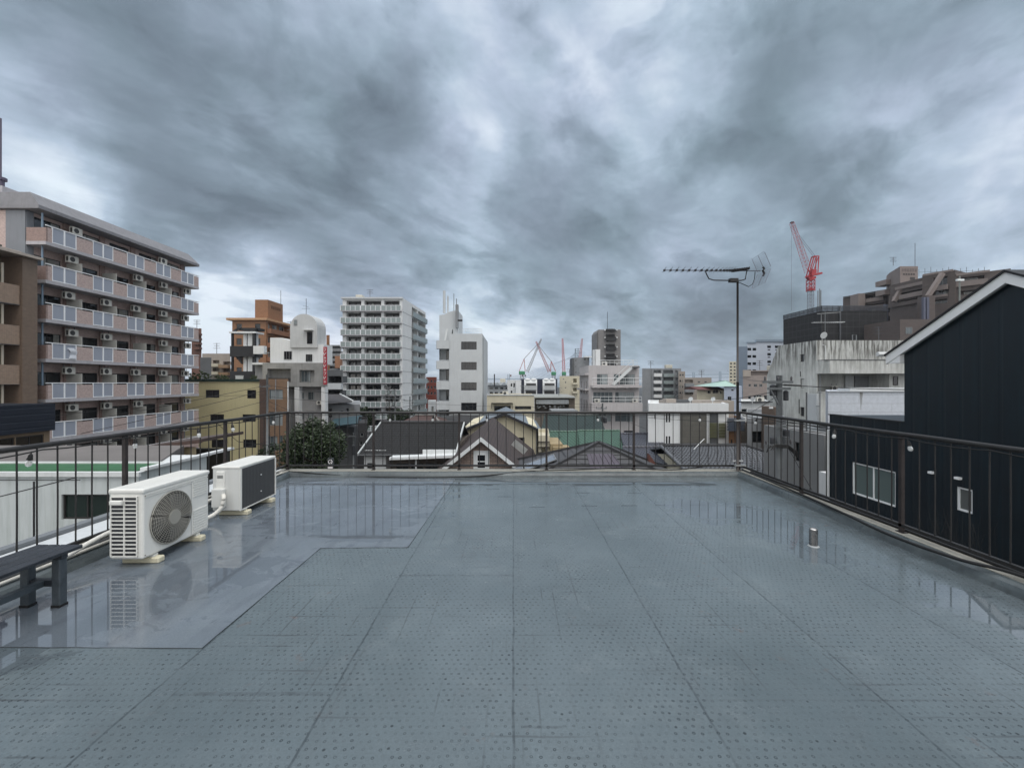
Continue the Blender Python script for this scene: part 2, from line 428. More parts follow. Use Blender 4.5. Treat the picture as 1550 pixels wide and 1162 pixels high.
def building(name, label, foot, z1, mat, wins={}, z0=0.0, parapet=0.35, cat='building', group=None, roofmat=None, frame=None, glass=None, extra={}, wname='window', fw=0.06):
    """wins: {side: [(u0,u1,za,zb,nmullions)]}; extra: {side: plain recesses}"""
    root = thing(name, label, cat, (foot[0][0], foot[0][1], z0), group)
    mb = MB(); holes = {}
    for i, ws in wins.items(): holes[i] = [(a, b, c, d, 0.14) for (a, b, c, d, *r) in ws]
    for i, ws in extra.items(): holes[i] = holes.get(i, []) + list(ws)
    walls(mb, foot, z0, z1, holes, parapet)
    part(mb, 'wall', mat, root)
    for i, ws in wins.items():
        for wn in ws:
            a, b, c, d = wn[:4]; nm = wn[4] if len(wn) > 4 else 2
            x, y, ang = seg_pt(foot, i, (a + b) / 2, -0.09)
            add_window(root, x, y, c, ang, b - a, d - c, nm, frame, glass, fw=fw, name=wname)
    return root
def rfoot(x0, x1, y0, y1): return [(x0, y0), (x1, y0), (x1, y1), (x0, y1)]
def pwin(px0, py0, px1, py1, Y, X0, nm=2):
    """photo rectangle on a front wall at distance Y whose left end is X0 -> (u0,u1,za,zb,nm)"""
    return (PX(px0, Y) - X0, PX(px1, Y) - X0, PZ(py1, Y), PZ(py0, Y), nm)
def swin(px0, py0, px1, py1, X, Y0, nm=2):
    """photo rectangle on a side wall in the plane x = X (u measured from Y0 away from the camera)"""
    ya = X * F / (px0 - CX); yb = X * F / (px1 - CX); ya, yb = min(ya, yb), max(ya, yb); ym = (ya + yb) / 2
    return (ya - Y0, yb - Y0, PZ(py1, ym), PZ(py0, ym), nm)

def ribbed(mb, a, b, c, d, n, amp, kind='seam', rows=12):
    """roof sheet with real relief: a->b along the ridge, d, c below them at the eave"""
    a, b, c, d = map(Vector, (a, b, c, d)); nrm = (b - a).cross(d - a).normalized()
    if nrm.z < 0: nrm = -nrm
    us = []
    if kind == 'seam':
        for i in range(n): us += [((i + 0.0) / n, 0), ((i + 0.80) / n, 0), ((i + 0.84) / n, amp), ((i + 0.96) / n, amp)]
        us.append((1.0, 0)); vs = [(0, 0), (1, 0)]
    elif kind == 'wave':
        for i in range(n * 4 + 1): us.append((i / (n * 4), amp * (0.5 + 0.5 * math.cos(i * math.pi / 2))))
        vs = [(0, 0), (1, 0)]
    else:
        for i in range(n * 4 + 1): us.append((i / (n * 4), amp * [1.0, 0.35, 0.0, 0.35][i % 4]))
        vs = []
        for j in range(rows): vs += [(j / rows, 0.0), ((j + 0.97) / rows, amp * 0.8)]
        vs.append((1.0, 0))
    o = len(mb.v); W = len(us); pts = []
    for (v, hv) in vs:
        for (u, hu) in us:
            p = (a * (1-u) + b * u) * (1-v) + (d * (1-u) + c * u) * v + nrm * (hu + hv)
            pts.append(p)
    fs = [(j*W+i, (j+1)*W+i, (j+1)*W+i+1, j*W+i+1) for j in range(len(vs)-1) for i in range(W-1)]
    mb.add(pts, fs)
    t = nrm * 0.10
    mb.add([a - t, b - t, c - t, d - t, a, b, c, d], [(0,1,2,3),(0,4,5,1),(1,5,6,2),(2,6,7,3),(3,7,4,0)])
# ================================================================ the rooftop we stand on
RZ = 10.8
RL, RR, RF, RB = -3.72, 3.74, 7.12, -3.0      # inner faces of the kerb: left, right, far; back end of the deck

def floor_material(name, smoothsheet=False):
    m, t, b = newmat(name)
    tc = t.node('ShaderNodeTexCoord').outputs['Object']
    x, y, z = t.sep(tc)
    P2 = t.xyz(x, y, 0.0)
    nb = t.noise(P2, 0.7, 5, 0.55, 0.3); nm_ = t.noise(P2, 6.0, 6, 0.65); nf = t.noise(P2, 90.0, 3, 0.7); nq = t.noise(P2, 26.0, 5, 0.7)
    if smoothsheet: c0, c1 = lin(96, 105, 113), lin(116, 124, 133)
    else: c0, c1 = lin(82, 93, 98), lin(104, 115, 120)
    c = t.mix(t.rng(nb, 0.3, 0.7), c0, c1)
    c = t.mix(t.rng(nm_, 0.35, 0.75, 0, 0.35), c, lin(92, 100, 104))
    c = t.mix(t.rng(nf, 0.4, 0.75, 0, 0.40), c, lin(70, 76, 80))
    c = t.mix(t.rng(nf, 0.35, 0.15, 0, 0.35), c, lin(160, 168, 172))
    c = t.mix(t.rng(t.noise(P2, 220.0, 2, 0.7), 0.56, 0.72, 0, 0.38), c, lin(58, 64, 68))
    grm = t.m('MULTIPLY', t.rng(t.noise(P2, 3.1, 8, 0.72), 0.50, 0.68), t.rng(t.noise(P2, 0.45, 3, 0.5), 0.42, 0.62))
    c = t.mix(t.m('MULTIPLY', grm, 0.30), c, lin(66, 70, 70))
    pale = t.m('MULTIPLY', t.rng(t.noise(t.v('ADD', P2, (7.0, 3.0, 0.0)), 2.3, 8, 0.7), 0.54, 0.72), 0.16)
    c = t.mix(pale, c, lin(138, 146, 148))
    hgt = t.m('MULTIPLY', nf, 0.25)
    wob = t.m('MULTIPLY', t.m('SUBTRACT', t.noise(P2, 3.0, 3, 0.5), 0.5), 0.02)
    def band(coord, c0_, hw, soft=0.004):      # 1 on a line of half width hw
        return t.rng(t.m('ABSOLUTE', t.m('SUBTRACT', coord, c0_)), hw + soft, hw, 0, 1)
    def between(coord, lo, hi):
        return t.m('MULTIPLY', t.m('GREATER_THAN', coord, lo), t.m('LESS_THAN', coord, hi))
    xw = t.m('ADD', x, wob)
    if not smoothsheet:
        # lap seams of the membrane strips, 0.93 m apart
        ph = t.m('DIVIDE', xw, 0.932)
        fr = t.m('SUBTRACT', ph, t.m('FLOOR', t.m('ADD', ph, 0.5)))
        d = t.m('ABSOLUTE', fr)
        gap = t.rng(t.noise(P2, 9.0, 4, 0.6), 0.40, 0.56, 0.35, 1.0)
        seam = t.m('MULTIPLY', t.rng(d, 0.0085, 0.0045), gap)
        lap = t.rng(t.m('ABSOLUTE', t.m('SUBTRACT', fr, 0.04)), 0.045, 0.035)
        c = t.mix(t.m('MULTIPLY', lap, 0.18), c, lin(84, 92, 96))
        c = t.mix(t.m('MULTIPLY', seam, 0.62), c, lin(48, 54, 58))
        hgt = t.m('ADD', hgt, t.m('MULTIPLY', lap, 0.35))
        # embossed rings in staggered rows
        u = t.m('DIVIDE', x, 0.040); rowi = t.m('FLOOR', t.m('DIVIDE', y, 0.040))
        sx = t.m('ADD', u, t.m('MULTIPLY', t.m('MODULO', rowi, 2.0), 0.5))
        fx = t.m('SUBTRACT', t.m('FRACT', sx), 0.5); fy = t.m('SUBTRACT', t.m('FRACT', t.m('DIVIDE', y, 0.040)), 0.5)
        cell = t.node('ShaderNodeTexWhiteNoise'); t.put(cell.inputs['Vector'], t.xyz(t.m('FLOOR', sx), rowi, 0.0))
        rnd = cell.outputs['Value']; rc = t.sep(cell.outputs['Color'])
        fx = t.m('ADD', fx, t.m('MULTIPLY', t.m('SUBTRACT', rc[0], 0.5), 0.28)); fy = t.m('ADD', fy, t.m('MULTIPLY', t.m('SUBTRACT', rc[1], 0.5), 0.28))
        r = t.m('SQRT', t.m('ADD', t.m('MULTIPLY', fx, fx), t.m('MULTIPLY', fy, fy)))
        ring = t.rng(t.m('ABSOLUTE', t.m('SUBTRACT', r, 0.135)), 0.075, 0.03)
        dot = t.rng(r, 0.15, 0.09)
        patch = t.rng(t.noise(P2, 1.6, 6, 0.65), 0.33, 0.60, 0.25, 1.0)
        vis = t.m('MULTIPLY', t.rng(rc[2], 0.0, 0.8, 0.2, 1.0), patch)
        c = t.mix(t.m('MULTIPLY', t.m('MULTIPLY', ring, vis), 0.85), c, lin(34, 40, 44))
        c = t.mix(t.m('MULTIPLY', t.m('MULTIPLY', dot, t.m('GREATER_THAN', rnd, 0.98)), 0.7), c, lin(24, 27, 30))
        hgt = t.m('ADD', hgt, t.m('MULTIPLY', ring, 0.3))
        # worn grid of scuffs, mostly in the foreground
        for (sc, ax) in ((0.085, x), (0.11, y)):
            q = t.m('FRACT', t.m('DIVIDE', t.m('ADD', ax, t.m('MULTIPLY', wob, 0.6)), sc))
            ln = t.rng(t.m('ABSOLUTE', t.m('SUBTRACT', q, 0.5)), 0.08, 0.03)
            other = y if ax is x else x
            st = t.node('ShaderNodeMapping'); t.put(st.inputs[0], P2)
            st.inputs['Scale'].default_value = (12, 1.5, 1) if ax is x else (1.5, 9, 1)
            on = t.rng(t.noise(st.outputs[0], 1.0, 4, 0.6), 0.51, 0.62)
            where = t.rng(t.noise(P2, 0.9, 4, 0.6), 0.42, 0.60)
            c = t.mix(t.m('MULTIPLY', t.m('MULTIPLY', t.m('MULTIPLY', ln, on), where), 0.5), c, lin(50, 50, 52))
        rust = t.m('MULTIPLY', t.rng(t.noise(P2, 7.0, 5, 0.65), 0.62, 0.76), t.rng(t.noise(P2, 0.9, 2, 0.5), 0.46, 0.6))
        c = t.mix(t.m('MULTIPLY', rust, 0.6), c, lin(98, 74, 64))
        # cross joints
        for (yc, xa, xb, wd_) in ((3.53, -0.93, 0.0, .012), (4.71, 0.93, 1.87, .003), (6.3, 1.87, 3.3, .004), (2.19, -1.75, -0.95, .009), (2.74, -2.9, -1.88, .003), (5.0, -.93, 0, .002), (1.98, 0.05, 0.25, .003)):
            c = t.mix(t.m('MULTIPLY', t.m('MULTIPLY', band(t.m('ADD', y, wob), yc, wd_, 0.008), between(x, xa, xb)), t.rng(t.noise(P2, 11.0, 4, 0.6), 0.35, 0.65, 0.0, 0.55)), c, lin(56, 60, 64))
        # short sealed slots near the far end
        for (xc, yc) in ((-0.31, 6.38), (-0.12, 5.95), (0.3, 5.45), (0.98, 5.5), (1.5, 5.52), (1.95, 5.55), (2.4, 5.55), (1.0, 6.15), (1.75, 6.15), (2.95, 5.45), (-1.18, 6.2)):
            c = t.mix(t.m('MULTIPLY', t.m('MULTIPLY', band(x, xc, 0.10), band(y, yc, 0.014)), 0.75), c, lin(52, 57, 60))
    else:
        st = t.node('ShaderNodeMapping'); t.put(st.inputs[0], P2); st.inputs['Scale'].default_value = (3.5, 0.8, 1); st.inputs['Rotation'].default_value = (0, 0, 0.3)
        c = t.mix(t.rng(t.noise(st.outputs[0], 2.0, 5, 0.6), 0.52, 0.7, 0, 0.35), c, lin(70, 72, 82))
        st2 = t.node('ShaderNodeMapping'); t.put(st2.inputs[0], P2); st2.inputs['Scale'].default_value = (9, 3, 1)
        c = t.mix(t.rng(t.noise(st2.outputs[0], 1.2, 5, 0.6), 0.62, 0.70, 0, 0.5), c, lin(48, 50, 56))
    # dirt along the kerbs
    edge = t.m('MAXIMUM', t.rng(x, RR - 0.5, RR, 0, 1), t.m('MAXIMUM', t.rng(x, RL + 0.5, RL, 0, 1), t.rng(y, RF - 0.55, RF, 0, 1)))
    c = t.mix(t.m('MULTIPLY', edge, t.rng(t.noise(P2, 4.0, 6, 0.65), 0.35, 0.7, 0, 0.75)), c, lin(62, 66, 68))
    # standing water
    wet = None
    for (cx_, cy_, sx_, sy_) in ((-3.1, 2.85, 0.65, 0.6), (-2.2, 5.9, 1.3, 0.9), (-2.0, 5.0, 1.1, 0.6), (-2.5, 3.6, 0.6, 0.4), (-0.9, 6.8, 1.1, 0.22), (1.3, 6.78, 0.9, 0.22), (2.55, 6.75, 0.7, 0.22), (-1.6, 4.5, 0.5, 0.3),
                                 (2.9, 4.6, 0.40, 1.1), (2.4, 5.4, 0.45, 0.6), (0.1, 6.8, 0.4, 0.15), (3.3, 3.0, 0.2, 0.6)):
        ex = t.m('DIVIDE', t.m('SUBTRACT', x, cx_), sx_); ey = t.m('DIVIDE', t.m('SUBTRACT', y, cy_), sy_)
        g = t.m('EXPONENT', t.m('MULTIPLY', t.m('ADD', t.m('MULTIPLY', ex, ex), t.m('MULTIPLY', ey, ey)), -0.9))
        wet = g if wet is None else t.m('MAXIMUM', wet, g)
    wn = t.noise(t.xyz(x, t.m('MULTIPLY', y, 1.6), 0.0), 3.2 if smoothsheet else 2.6, 8, 0.66, 0.6)
    level = t.m('ADD', wet, t.m('MULTIPLY', t.m('SUBTRACT', wn, 0.5), 3.0 if smoothsheet else 2.5))
    pud = t.rng(level, 0.46, 0.54, 0, 1)
    film = t.rng(t.m('ADD', level, t.m('MULTIPLY', nq, 0.3)), -0.2, 0.9)
    dry_r = t.m('ADD', 0.27, t.m('MULTIPLY', t.m('SUBTRACT', nm_, 0.5), 0.25)) if not smoothsheet else t.m('ADD', 0.15, t.m('MULTIPLY', t.m('SUBTRACT', nm_, 0.5), 0.24))
    rough = t.m('SUBTRACT', dry_r, t.m('MULTIPLY', film, 0.14), clamp=True)
    rough = t.m('ADD', t.m('MULTIPLY', rough, t.m('SUBTRACT', 1.0, pud)), t.m('MULTIPLY', pud, 0.02), clamp=True)
    c = t.mix(t.m('MULTIPLY', pud, 0.35), c, lin(66, 72, 80))
    t.put(b.inputs['Base Color'], c); t.put(b.inputs['Roughness'], rough)
    t.put(b.inputs['IOR'], t.m('ADD', 1.42, t.m('MULTIPLY', pud, 0.22)))
    bn = t.node('ShaderNodeBump'); bn.inputs['Distance'].default_value = 0.003
    t.put(bn.inputs['Strength'], t.m('MULTIPLY', t.m('SUBTRACT', 1.0, pud), 0.45 if not smoothsheet else 0.18))
    t.put(bn.inputs['Height'], hgt); t.l.new(bn.outputs[0], b.inputs['Normal'])
    return m
FLOORM = floor_material('grey_blue_roof_membrane')
SHEETM = floor_material('smooth_roof_membrane', True)
struct(MB().quad((RL - .02, RB, RZ), (RR + .02, RB, RZ), (RR + .02, RF + .02, RZ), (RL - .02, RF + .02, RZ)), 'roof_floor', FLOORM)
mb = MB()
e = RZ + 0.004
mb.prism([(RL - .01, 2.575), (-1.87, 2.56), (-1.855, 4.10), (-1.02, 4.12), (-0.955, RF - 0.02), (RL - .01, RF - 0.02)], 'z', RZ - 0.002, e)
struct(mb, 'roof_floor_sheet', SHEETM)
mb = MB()                                            # black sealant bead round the overlapping sheet
for a, b_ in (((RL + .3, 2.572), (-1.87, 2.56)), ((-1.87, 2.56), (-1.855, 4.10)), ((-1.855, 4.10), (-1.02, 4.12)), ((-1.02, 4.12), (-0.955, RF - .1))):
    v = [Vector((a[0] + (b_[0]-a[0])*k/12 + random.uniform(-.003, .003), a[1] + (b_[1]-a[1])*k/12 + random.uniform(-.003, .003), e)) for k in range(13)]
    mb.tube(v, [random.uniform(.0006, .0026) for _ in v], 5)
struct(mb, 'roof_floor_seam', M('black_sealant', (52, 57, 61), 0.5, 0.2))

# kerb: membrane turned up the inner face with a rounded fillet, bare weathered mortar on top
def kerbmat():
    m, t, b = newmat('kerb_membrane')
    tc = t.node('ShaderNodeTexCoord').outputs['Object']; x, y, z = t.sep(tc)
    n = t.noise(tc, 2.2, 6, 0.65); n2 = t.noise(tc, 11, 5, 0.7)
    c = t.mix(t.rng(n, .3, .7), lin(54, 61, 65), lin(90, 98, 100))
    c = t.mix(t.rng(n2, .5, .72, 0, .6), c, lin(52, 55, 54))
    t.put(b.inputs['Base Color'], c); t.put(b.inputs['Roughness'], t.rng(n2, .3, .7, .2, .5))
    return m
KM = kerbmat()
KT = M('kerb_mortar', (142, 140, 132), 0.75, 0.22, 5.0, streak=0.0, bump=0.4, bscale=40)
prof = [(0.0, 0.0), (0.015, 0.035), (0.035, 0.066), (0.06, 0.084), (0.10, 0.090)]
def kerb_run(axis, sgn, c0, a0, a1):
    mbk = MB(); n = 40
    for i in range(n):
        t0 = a0 + (a1 - a0) * i / n; t1 = a0 + (a1 - a0) * (i + 1) / n
        for (u0, z0), (u1, z1) in zip(prof[:-1], prof[1:]):
            if axis == 'y': q = [(c0 + sgn*u0, t0, RZ+z0), (c0 + sgn*u0, t1, RZ+z0), (c0 + sgn*u1, t1, RZ+z1), (c0 + sgn*u1, t0, RZ+z1)]
            else: q = [(t0, c0 + sgn*u0, RZ+z0), (t1, c0 + sgn*u0, RZ+z0), (t1, c0 + sgn*u1, RZ+z1), (t0, c0 + sgn*u1, RZ+z1)]
            mbk.quad(*q)
    return mbk
struct(kerb_run('y', -1, RL, RB, RF + .1), 'roof_kerb', KM, smooth=True)
struct(kerb_run('y', 1, RR, RB, RF + .1), 'roof_kerb', KM, smooth=True)
struct(kerb_run('x', 1, RF, RL - .1, RR + .1), 'roof_kerb', KM, smooth=True)
kt = MB()
kt.box(RL - 0.28, RL - 0.09, RB, RF + .28, RZ - 0.15, RZ + 0.094)
kt.box(RR + 0.09, RR + 0.28, RB, RF + .28, RZ - 0.15, RZ + 0.094)
kt.box(RL - 0.09, RR + 0.09, RF + 0.09, RF + .28, RZ - 0.15, RZ + 0.094)
struct(kt, 'roof_kerb_top', KT)
bw = MB()
bw.box(RL - 0.22, RR + 0.22, RB, RF + 0.22, 0.0, RZ - 0.152)
struct(bw, 'building_wall', CONC)

# railings
RAILM = M('rusty_brown_black_steel', (33, 32, 32), 0.5, 0.35, 9, streak=0.3, dirt=(60, 44, 38), bump=0.3, bscale=80)
RAILM2 = M('rusty_red_brown_steel', (42, 36, 35), 0.6, 0.4, 14, bump=0.3)
KX0, KX1, KY = RL - 0.18, RR + 0.16, RF + 0.2
def railing(label, p0, p1, posts, nb, label_posts=None):
    p0 = Vector((p0[0], p0[1], RZ)); p1 = Vector((p1[0], p1[1], RZ)); d = p1 - p0; L = d.length; u = d / L
    r = thing('metal_railing', label, 'railing', p0, 'rooftop railings')
    up = Vector((0, 0, 1))
    pts = [p0 + u * L * k / 16 + up * (1.075 + random.uniform(-.003, .003)) for k in range(17)]
    part(MB().tube(pts, 0.0225, 12), 'top_rail', RAILM, r, smooth=True)
    part(MB().bar(p0 + up * 0.165, p1 + up * 0.165, 0.034, 0.03), 'bottom_rail', RAILM, r)
    for s in posts:
        q = p0 + u * s
        m_ = MB().bar(q + up * 0.0945, q + up * 1.055, 0.034, 0.034); m_.bar(q + up*0.093, q + up*0.101, 0.06, 0.08)
        part(m_, 'post', RAILM2, r)
    step = 0.151; k = 1
    s = step
    while s < L - 0.05:
        if all(abs(s - q) > 0.07 for q in posts):
            q = p0 + u * s + Vector((random.uniform(-.003, .003), random.uniform(-.003, .003), 0))
            part(MB().tube([q + up * 0.18, q + up * .6 + Vector((random.uniform(-.003, .003), 0, 0)), q + up * 1.057], 0.0062, 8), 'baluster', RAILM, r)
        s += step
    return r
railing('dark steel railing along the right roof edge beside the navy house', (KX1, RB, 0), (KX1, KY - 0.03, 0), [KY - RB - 0.06 - 1.49 * k for k in range(1, 7)], 0)
railing('dark steel railing across the far roof edge in front of the house roofs', (KX0, KY, 0), (KX1, KY, 0), [0.02, 1.50, 2.97, 4.47, 5.97, KX1 - KX0 - 0.02], 0)
railing('dark steel railing along the left roof edge behind the two air conditioners', (KX0, RB, 0), (KX0, KY - 0.03, 0), [KY - RB - 0.06 - 1.49 * k for k in range(1, 7)], 0)

# festoon cables and bulbs
def cable(pts, r=0.006, name='string_light_cable', label='', n=5, mat=None, sag=0.0, cat='cable'):
    out = []
    for a, b_ in zip(pts[:-1], pts[1:]):
        for k in range(8):
            t = k / 8; p = Vector(a).lerp(Vector(b_), t); p.z -= sag * 4 * t * (1 - t); out.append(p)
    out.append(Vector(pts[-1]))
    m_ = MB().tube(out, r, n)
    return solo(m_, name, mat or WIRE, label, cat, smooth=True)
cable([(KX0 + .03, 2 + k * .75, RZ + 1.045) for k in range(8)], label='thin black light string cable tied under the left top rail', sag=.02)
cable([(KX0 + .1 + k * .9, KY - .03, RZ + 1.045) for k in range(9)], label='thin black light string cable tied under the far top rail', sag=.015)
cable([(KX1 - .03, 7.2 - k * .75, RZ + 1.045) for k in range(9)], label='thin black light string cable tied under the right top rail', sag=.02)
CLEAR, t_, b_ = newmat('clear_bulb_glass')
b_.inputs['Base Color'].default_value = (0.85, 0.86, 0.84, 1); b_.inputs['Roughness'].default_value = 0.05; b_.inputs['Transmission Weight'].default_value = 0.55
b_.inputs['IOR'].default_value = 1.3
SOCK = M('black_rubber', (22, 22, 23), 0.6, 0.1)
def bulb_proto():
    r = thing('hanging_bulb', 'x', 'light bulb', (0, 0, 0), 'unlit bulbs of the light string')
    s_ = MB().lathe([(0.004, 0.0), (0.006, -0.03), (0.012, -0.035), (0.020, -0.05), (0.024, -0.085), (0.030, -0.10), (0.028, -0.105)], (0, 0, 0), 12)
    part(s_, 'socket', SOCK, r, smooth=True)
    g = MB().lathe([(0.012, -0.1), (0.022, -0.115), (0.030, -0.14), (0.031, -0.155), (0.024, -0.175), (0.010, -0.186), (0.002, -0.188)], (0, 0, 0), 14)
    part(g, 'bulb', CLEAR, r, smooth=True)
    return r
BP = bulb_proto()
bulbs = [
 ('L', 3.42, 'unlit bulb on the left railing hanging above the dark bench'), ('L', 4.36, 'unlit bulb on the left railing just behind the fan side air conditioner'),
 ('L', 5.22, 'unlit bulb on the left railing seen against the end of the pink balconies'), ('L', 5.85, 'unlit bulb on the left railing above the dark panelled air conditioner'),
 ('L', 6.85, 'unlit bulb on the left railing in front of the brown tiled building'),
 ('F', -2.1, 'unlit bulb on the far railing over the left end of the black roof'), ('F', -1.36, 'unlit bulb on the far railing over the middle of the black roof'),
 ('F', -0.46, 'unlit bulb on the far railing in front of the brick gable peak'), ('F', 1.42, 'unlit bulb on the far railing beside the dark green ribbed roof'),
 ('F', 3.2, 'unlit bulb on the far railing in front of the grey panel of the white house'),
 ('R', 6.75, 'unlit bulb on the right railing close to the antenna mast'), ('R', 5.12, 'unlit bulb on the right railing at the near edge of the navy house'), ('R', 4.18, 'unlit bulb on the right railing against navy cladding right of its double window')]
for i, (sd, s, lb) in enumerate(bulbs):
    loc = {'L': (KX0 + .035, s, RZ + 1.045), 'F': (s, KY - .035, RZ + 1.045), 'R': (KX1 - .035, s, RZ + 1.045)}[sd]
    o = BP if i == 0 else copy_tree(BP)
    o.location = loc; o['label'] = lb
    o.scale = (.68, .68, .68)
    o.rotation_euler = (random.uniform(-.25, .25), random.uniform(-.25, .25), random.uniform(0, 3))

# loose cables lying on the kerbs
def loose(pts, r, label, name='loose_cable', mat=None, cat='cable'):
    out = []
    P_ = [Vector(p) for p in pts]
    for i in range(len(P_) - 1):
        p0 = P_[max(i-1, 0)]; p1 = P_[i]; p2 = P_[i+1]; p3 = P_[min(i+2, len(P_)-1)]
        for k in range(8):
            t = k / 8
            out.append(0.5 * ((2*p1) + (-p0+p2)*t + (2*p0-5*p1+4*p2-p3)*t*t + (-p0+3*p1-3*p2+p3)*t**3))
    out.append(P_[-1])
    return solo(MB().tube(out, r, 6), name, mat or WIRE, label, cat, smooth=True)
kz = RZ + 0.104
loose([(RL - .05, 7.15, kz), (-2.6, 7.14, RZ + .02), (-1.6, 7.09, RZ + .014), (-0.6, 7.11, RZ + .03), (0.2, 7.2, RZ + .09), (1.0, 7.27, kz), (1.9, 7.33, kz + .02), (2.7, 7.27, kz), (3.4, 7.34, kz + .05), (3.86, 7.3, kz + .05)], 0.009, 'black cable looping along the foot of the far kerb')
loose([(KX1 - .09, 7.1, kz + .04), (KX1 - .08, 6.2, kz + .02), (KX1 - .12, 5.0, kz), (KX1 - .2, 4.2, kz - .005), (KX1 - .17, 3.6, kz + .01), (KX1 - .05, 3.2, kz + .03), (KX1 - .07, 2.4, kz)], 0.014, 'thick black cable running on the right kerb')
loose([(KX1 + .06, 7.1, kz), (KX1 + .05, 5.4, kz), (KX1 + .06, 4.0, kz), (KX1 + .04, 2.0, kz)], 0.016, 'black hose tucked behind the right railing foot')
PVC = M('weathered_white_conduit', (186, 184, 176), 0.55, 0.12, 4, streak=.3)
DCON = M('dark_grey_conduit', (60, 62, 64), 0.5, 0.15)
for dx_, r_, mt, lb in ((0.10, .014, PVC, 'thin cream conduit on the left kerb nearest the bench'), (0.045, .017, DCON, 'dark grey conduit on the left kerb between two pale ones'), (-0.06, .016, PVC, 'pale conduit on the left kerb just outside the railing')):
    loose([(KX0 + dx_, 7.0, RZ + .094 + r_), (KX0 + dx_ + .01, 5.5, RZ + .094 + r_), (KX0 + dx_, 4.0, RZ + .094 + r_), (KX0 + dx_ + .008, 3.0, RZ + .094 + r_), (KX0 + dx_, 1.0, RZ + .094 + r_)], r_, lb, 'conduit_pipe', mt, 'pipe')
loose([(KX0 + .16, 3.5, RZ + .13), (KX0 + .15, 3.9, RZ + .2), (KX0 + .13, 4.3, RZ + .2), (KX0 + .10, 4.8, RZ + .13), (KX0 + .13, 5.4, RZ + .13)], .02, 'white insulated pipe bend behind the fan side air conditioner', 'refrigerant_pipe', M('white_insulation', (205, 204, 198), .6, .08), 'pipe')

# short steel vent pipe
vx, vy = 2.93, 4.16
r = thing('vent_pipe', 'short polished steel vent pipe standing on the wet roof', 'vent pipe', (vx, vy, RZ))
CHR = M('polished_steel', (150, 146, 144), 0.16, 0.25, 30, metal=1.0)
part(MB().lathe([(0.037, 0.0), (0.037, 0.165), (0.034, 0.168), (0.030, 0.168), (0.030, 0.15)], (vx, vy, RZ), 24), 'pipe', CHR, r, smooth=False)
part(MB().lathe([(0.050, 0.0), (0.048, 0.004), (0.040, 0.008), (0.0375, 0.010)], (vx, vy, RZ), 24), 'flange', M('grey_sealant', (150, 154, 156), .5, .1), r)
part(MB().lathe([(0.029, 0.155), (0.029, 0.160)], (vx, vy, RZ), 20), 'cap', M('white_cap', (214, 216, 218), .4, .05), r)

# bench
BW = M('dark_grey_blue_painted_wood', (44, 48, 54), 0.34, 0.25, 7, bump=0.35, bscale=70)
BW2 = M('worn_grey_blue_paint', (66, 74, 80), 0.42, 0.35, 9, bump=0.35)
bx0, bx1, by1, by0 = -3.52, -3.19, 3.16, 1.75
r = thing('bench', 'dark blue grey slatted wooden bench on the wet roof by the left railing', 'bench', (-3.35, 2.45, RZ))
W_ = (bx1 - bx0 - 3 * .008) / 4
for k in range(4):
    m_ = bevelled(bx0 + k * (W_ + .008), bx0 + k * (W_ + .008) + W_, by0, by1, RZ + .372, RZ + .398, .004, 1)
    part(m_, 'seat_slat', BW, r)
for yy in (3.04, 1.87):
    for xx in (-3.238, -3.462):
        part(bevelled(xx - .030, xx + .030, yy - .028, yy + .028, RZ, RZ + .345, .005, 1), 'leg', BW2, r)
        part(MB().box(xx - .032, xx + .032, yy - .030, yy + .030, RZ + .003, RZ + .022), 'foot_cap', SOCK, r)
    part(MB().box(bx0 + .01, bx1 - .01, yy - .022, yy + .022, RZ + .3455, RZ + .3715), 'seat_support', BW, r)
    part(MB().box(-3.431, -3.269, yy - .018, yy + .018, RZ + .15, RZ + .195), 'cross_rail', BW, r)
part(MB().box(-3.375, -3.325, 1.89, 3.02, RZ + .152, RZ + .193), 'stretcher', BW2, r)

# air conditioner with its fan side towards the roof
CAS = M('ivory_painted_steel', (220, 220, 215), 0.32, 0.05, 2, streak=0.28, dirt=(120, 116, 104))
CASG = M('pale_grey_painted_steel', (204, 205, 202), 0.4, 0.05, 2, streak=0.28, dirt=(120, 116, 104))
GRL = M('grey_plastic_grille', (150, 148, 140), 0.45, 0.08)
INS = M('fan_recess_shade', (22, 23, 25), 0.7, 0.2)
FIN = M('dark_cooling_fins', (48, 50, 56), 0.5, 0.15, 30)
BLK = M('cream_plastic_block', (202, 196, 172), 0.6, 0.12, 8, bump=.3)
ax0, ax1, ay0, ay1, az0, az1 = -3.47, -3.18, 3.66, 4.45, RZ + .075, RZ + .675
r = thing('air_conditioner', 'ivory outdoor unit with its round fan grille facing the roof', 'air conditioner', ((ax0+ax1)/2, (ay0+ay1)/2, RZ), 'outdoor units on the rooftop')
part(bevelled(ax0, ax1, ay0, ay1, az0, az1, .018, 3), 'casing', CAS, r)
part(bevelled(ax0 - .008, ax1 + .008, ay0 - .008, ay1 + .008, az1 - .035, az1 + .006, .014, 3), 'top_cover', CAS, r)
fy, fz, fr_ = ay0 + .30, az0 + .275, .235
m_ = MB(); m_.add([(ax1 + .002, fy + fr_ * math.cos(k*math.pi/20), fz + fr_ * math.sin(k*math.pi/20)) for k in range(40)], [tuple(range(40))])
part(m_, 'fan_shade_disc', INS, r)  # dark disc on the closed casing, standing in for shade inside the fan recess
blades = MB()
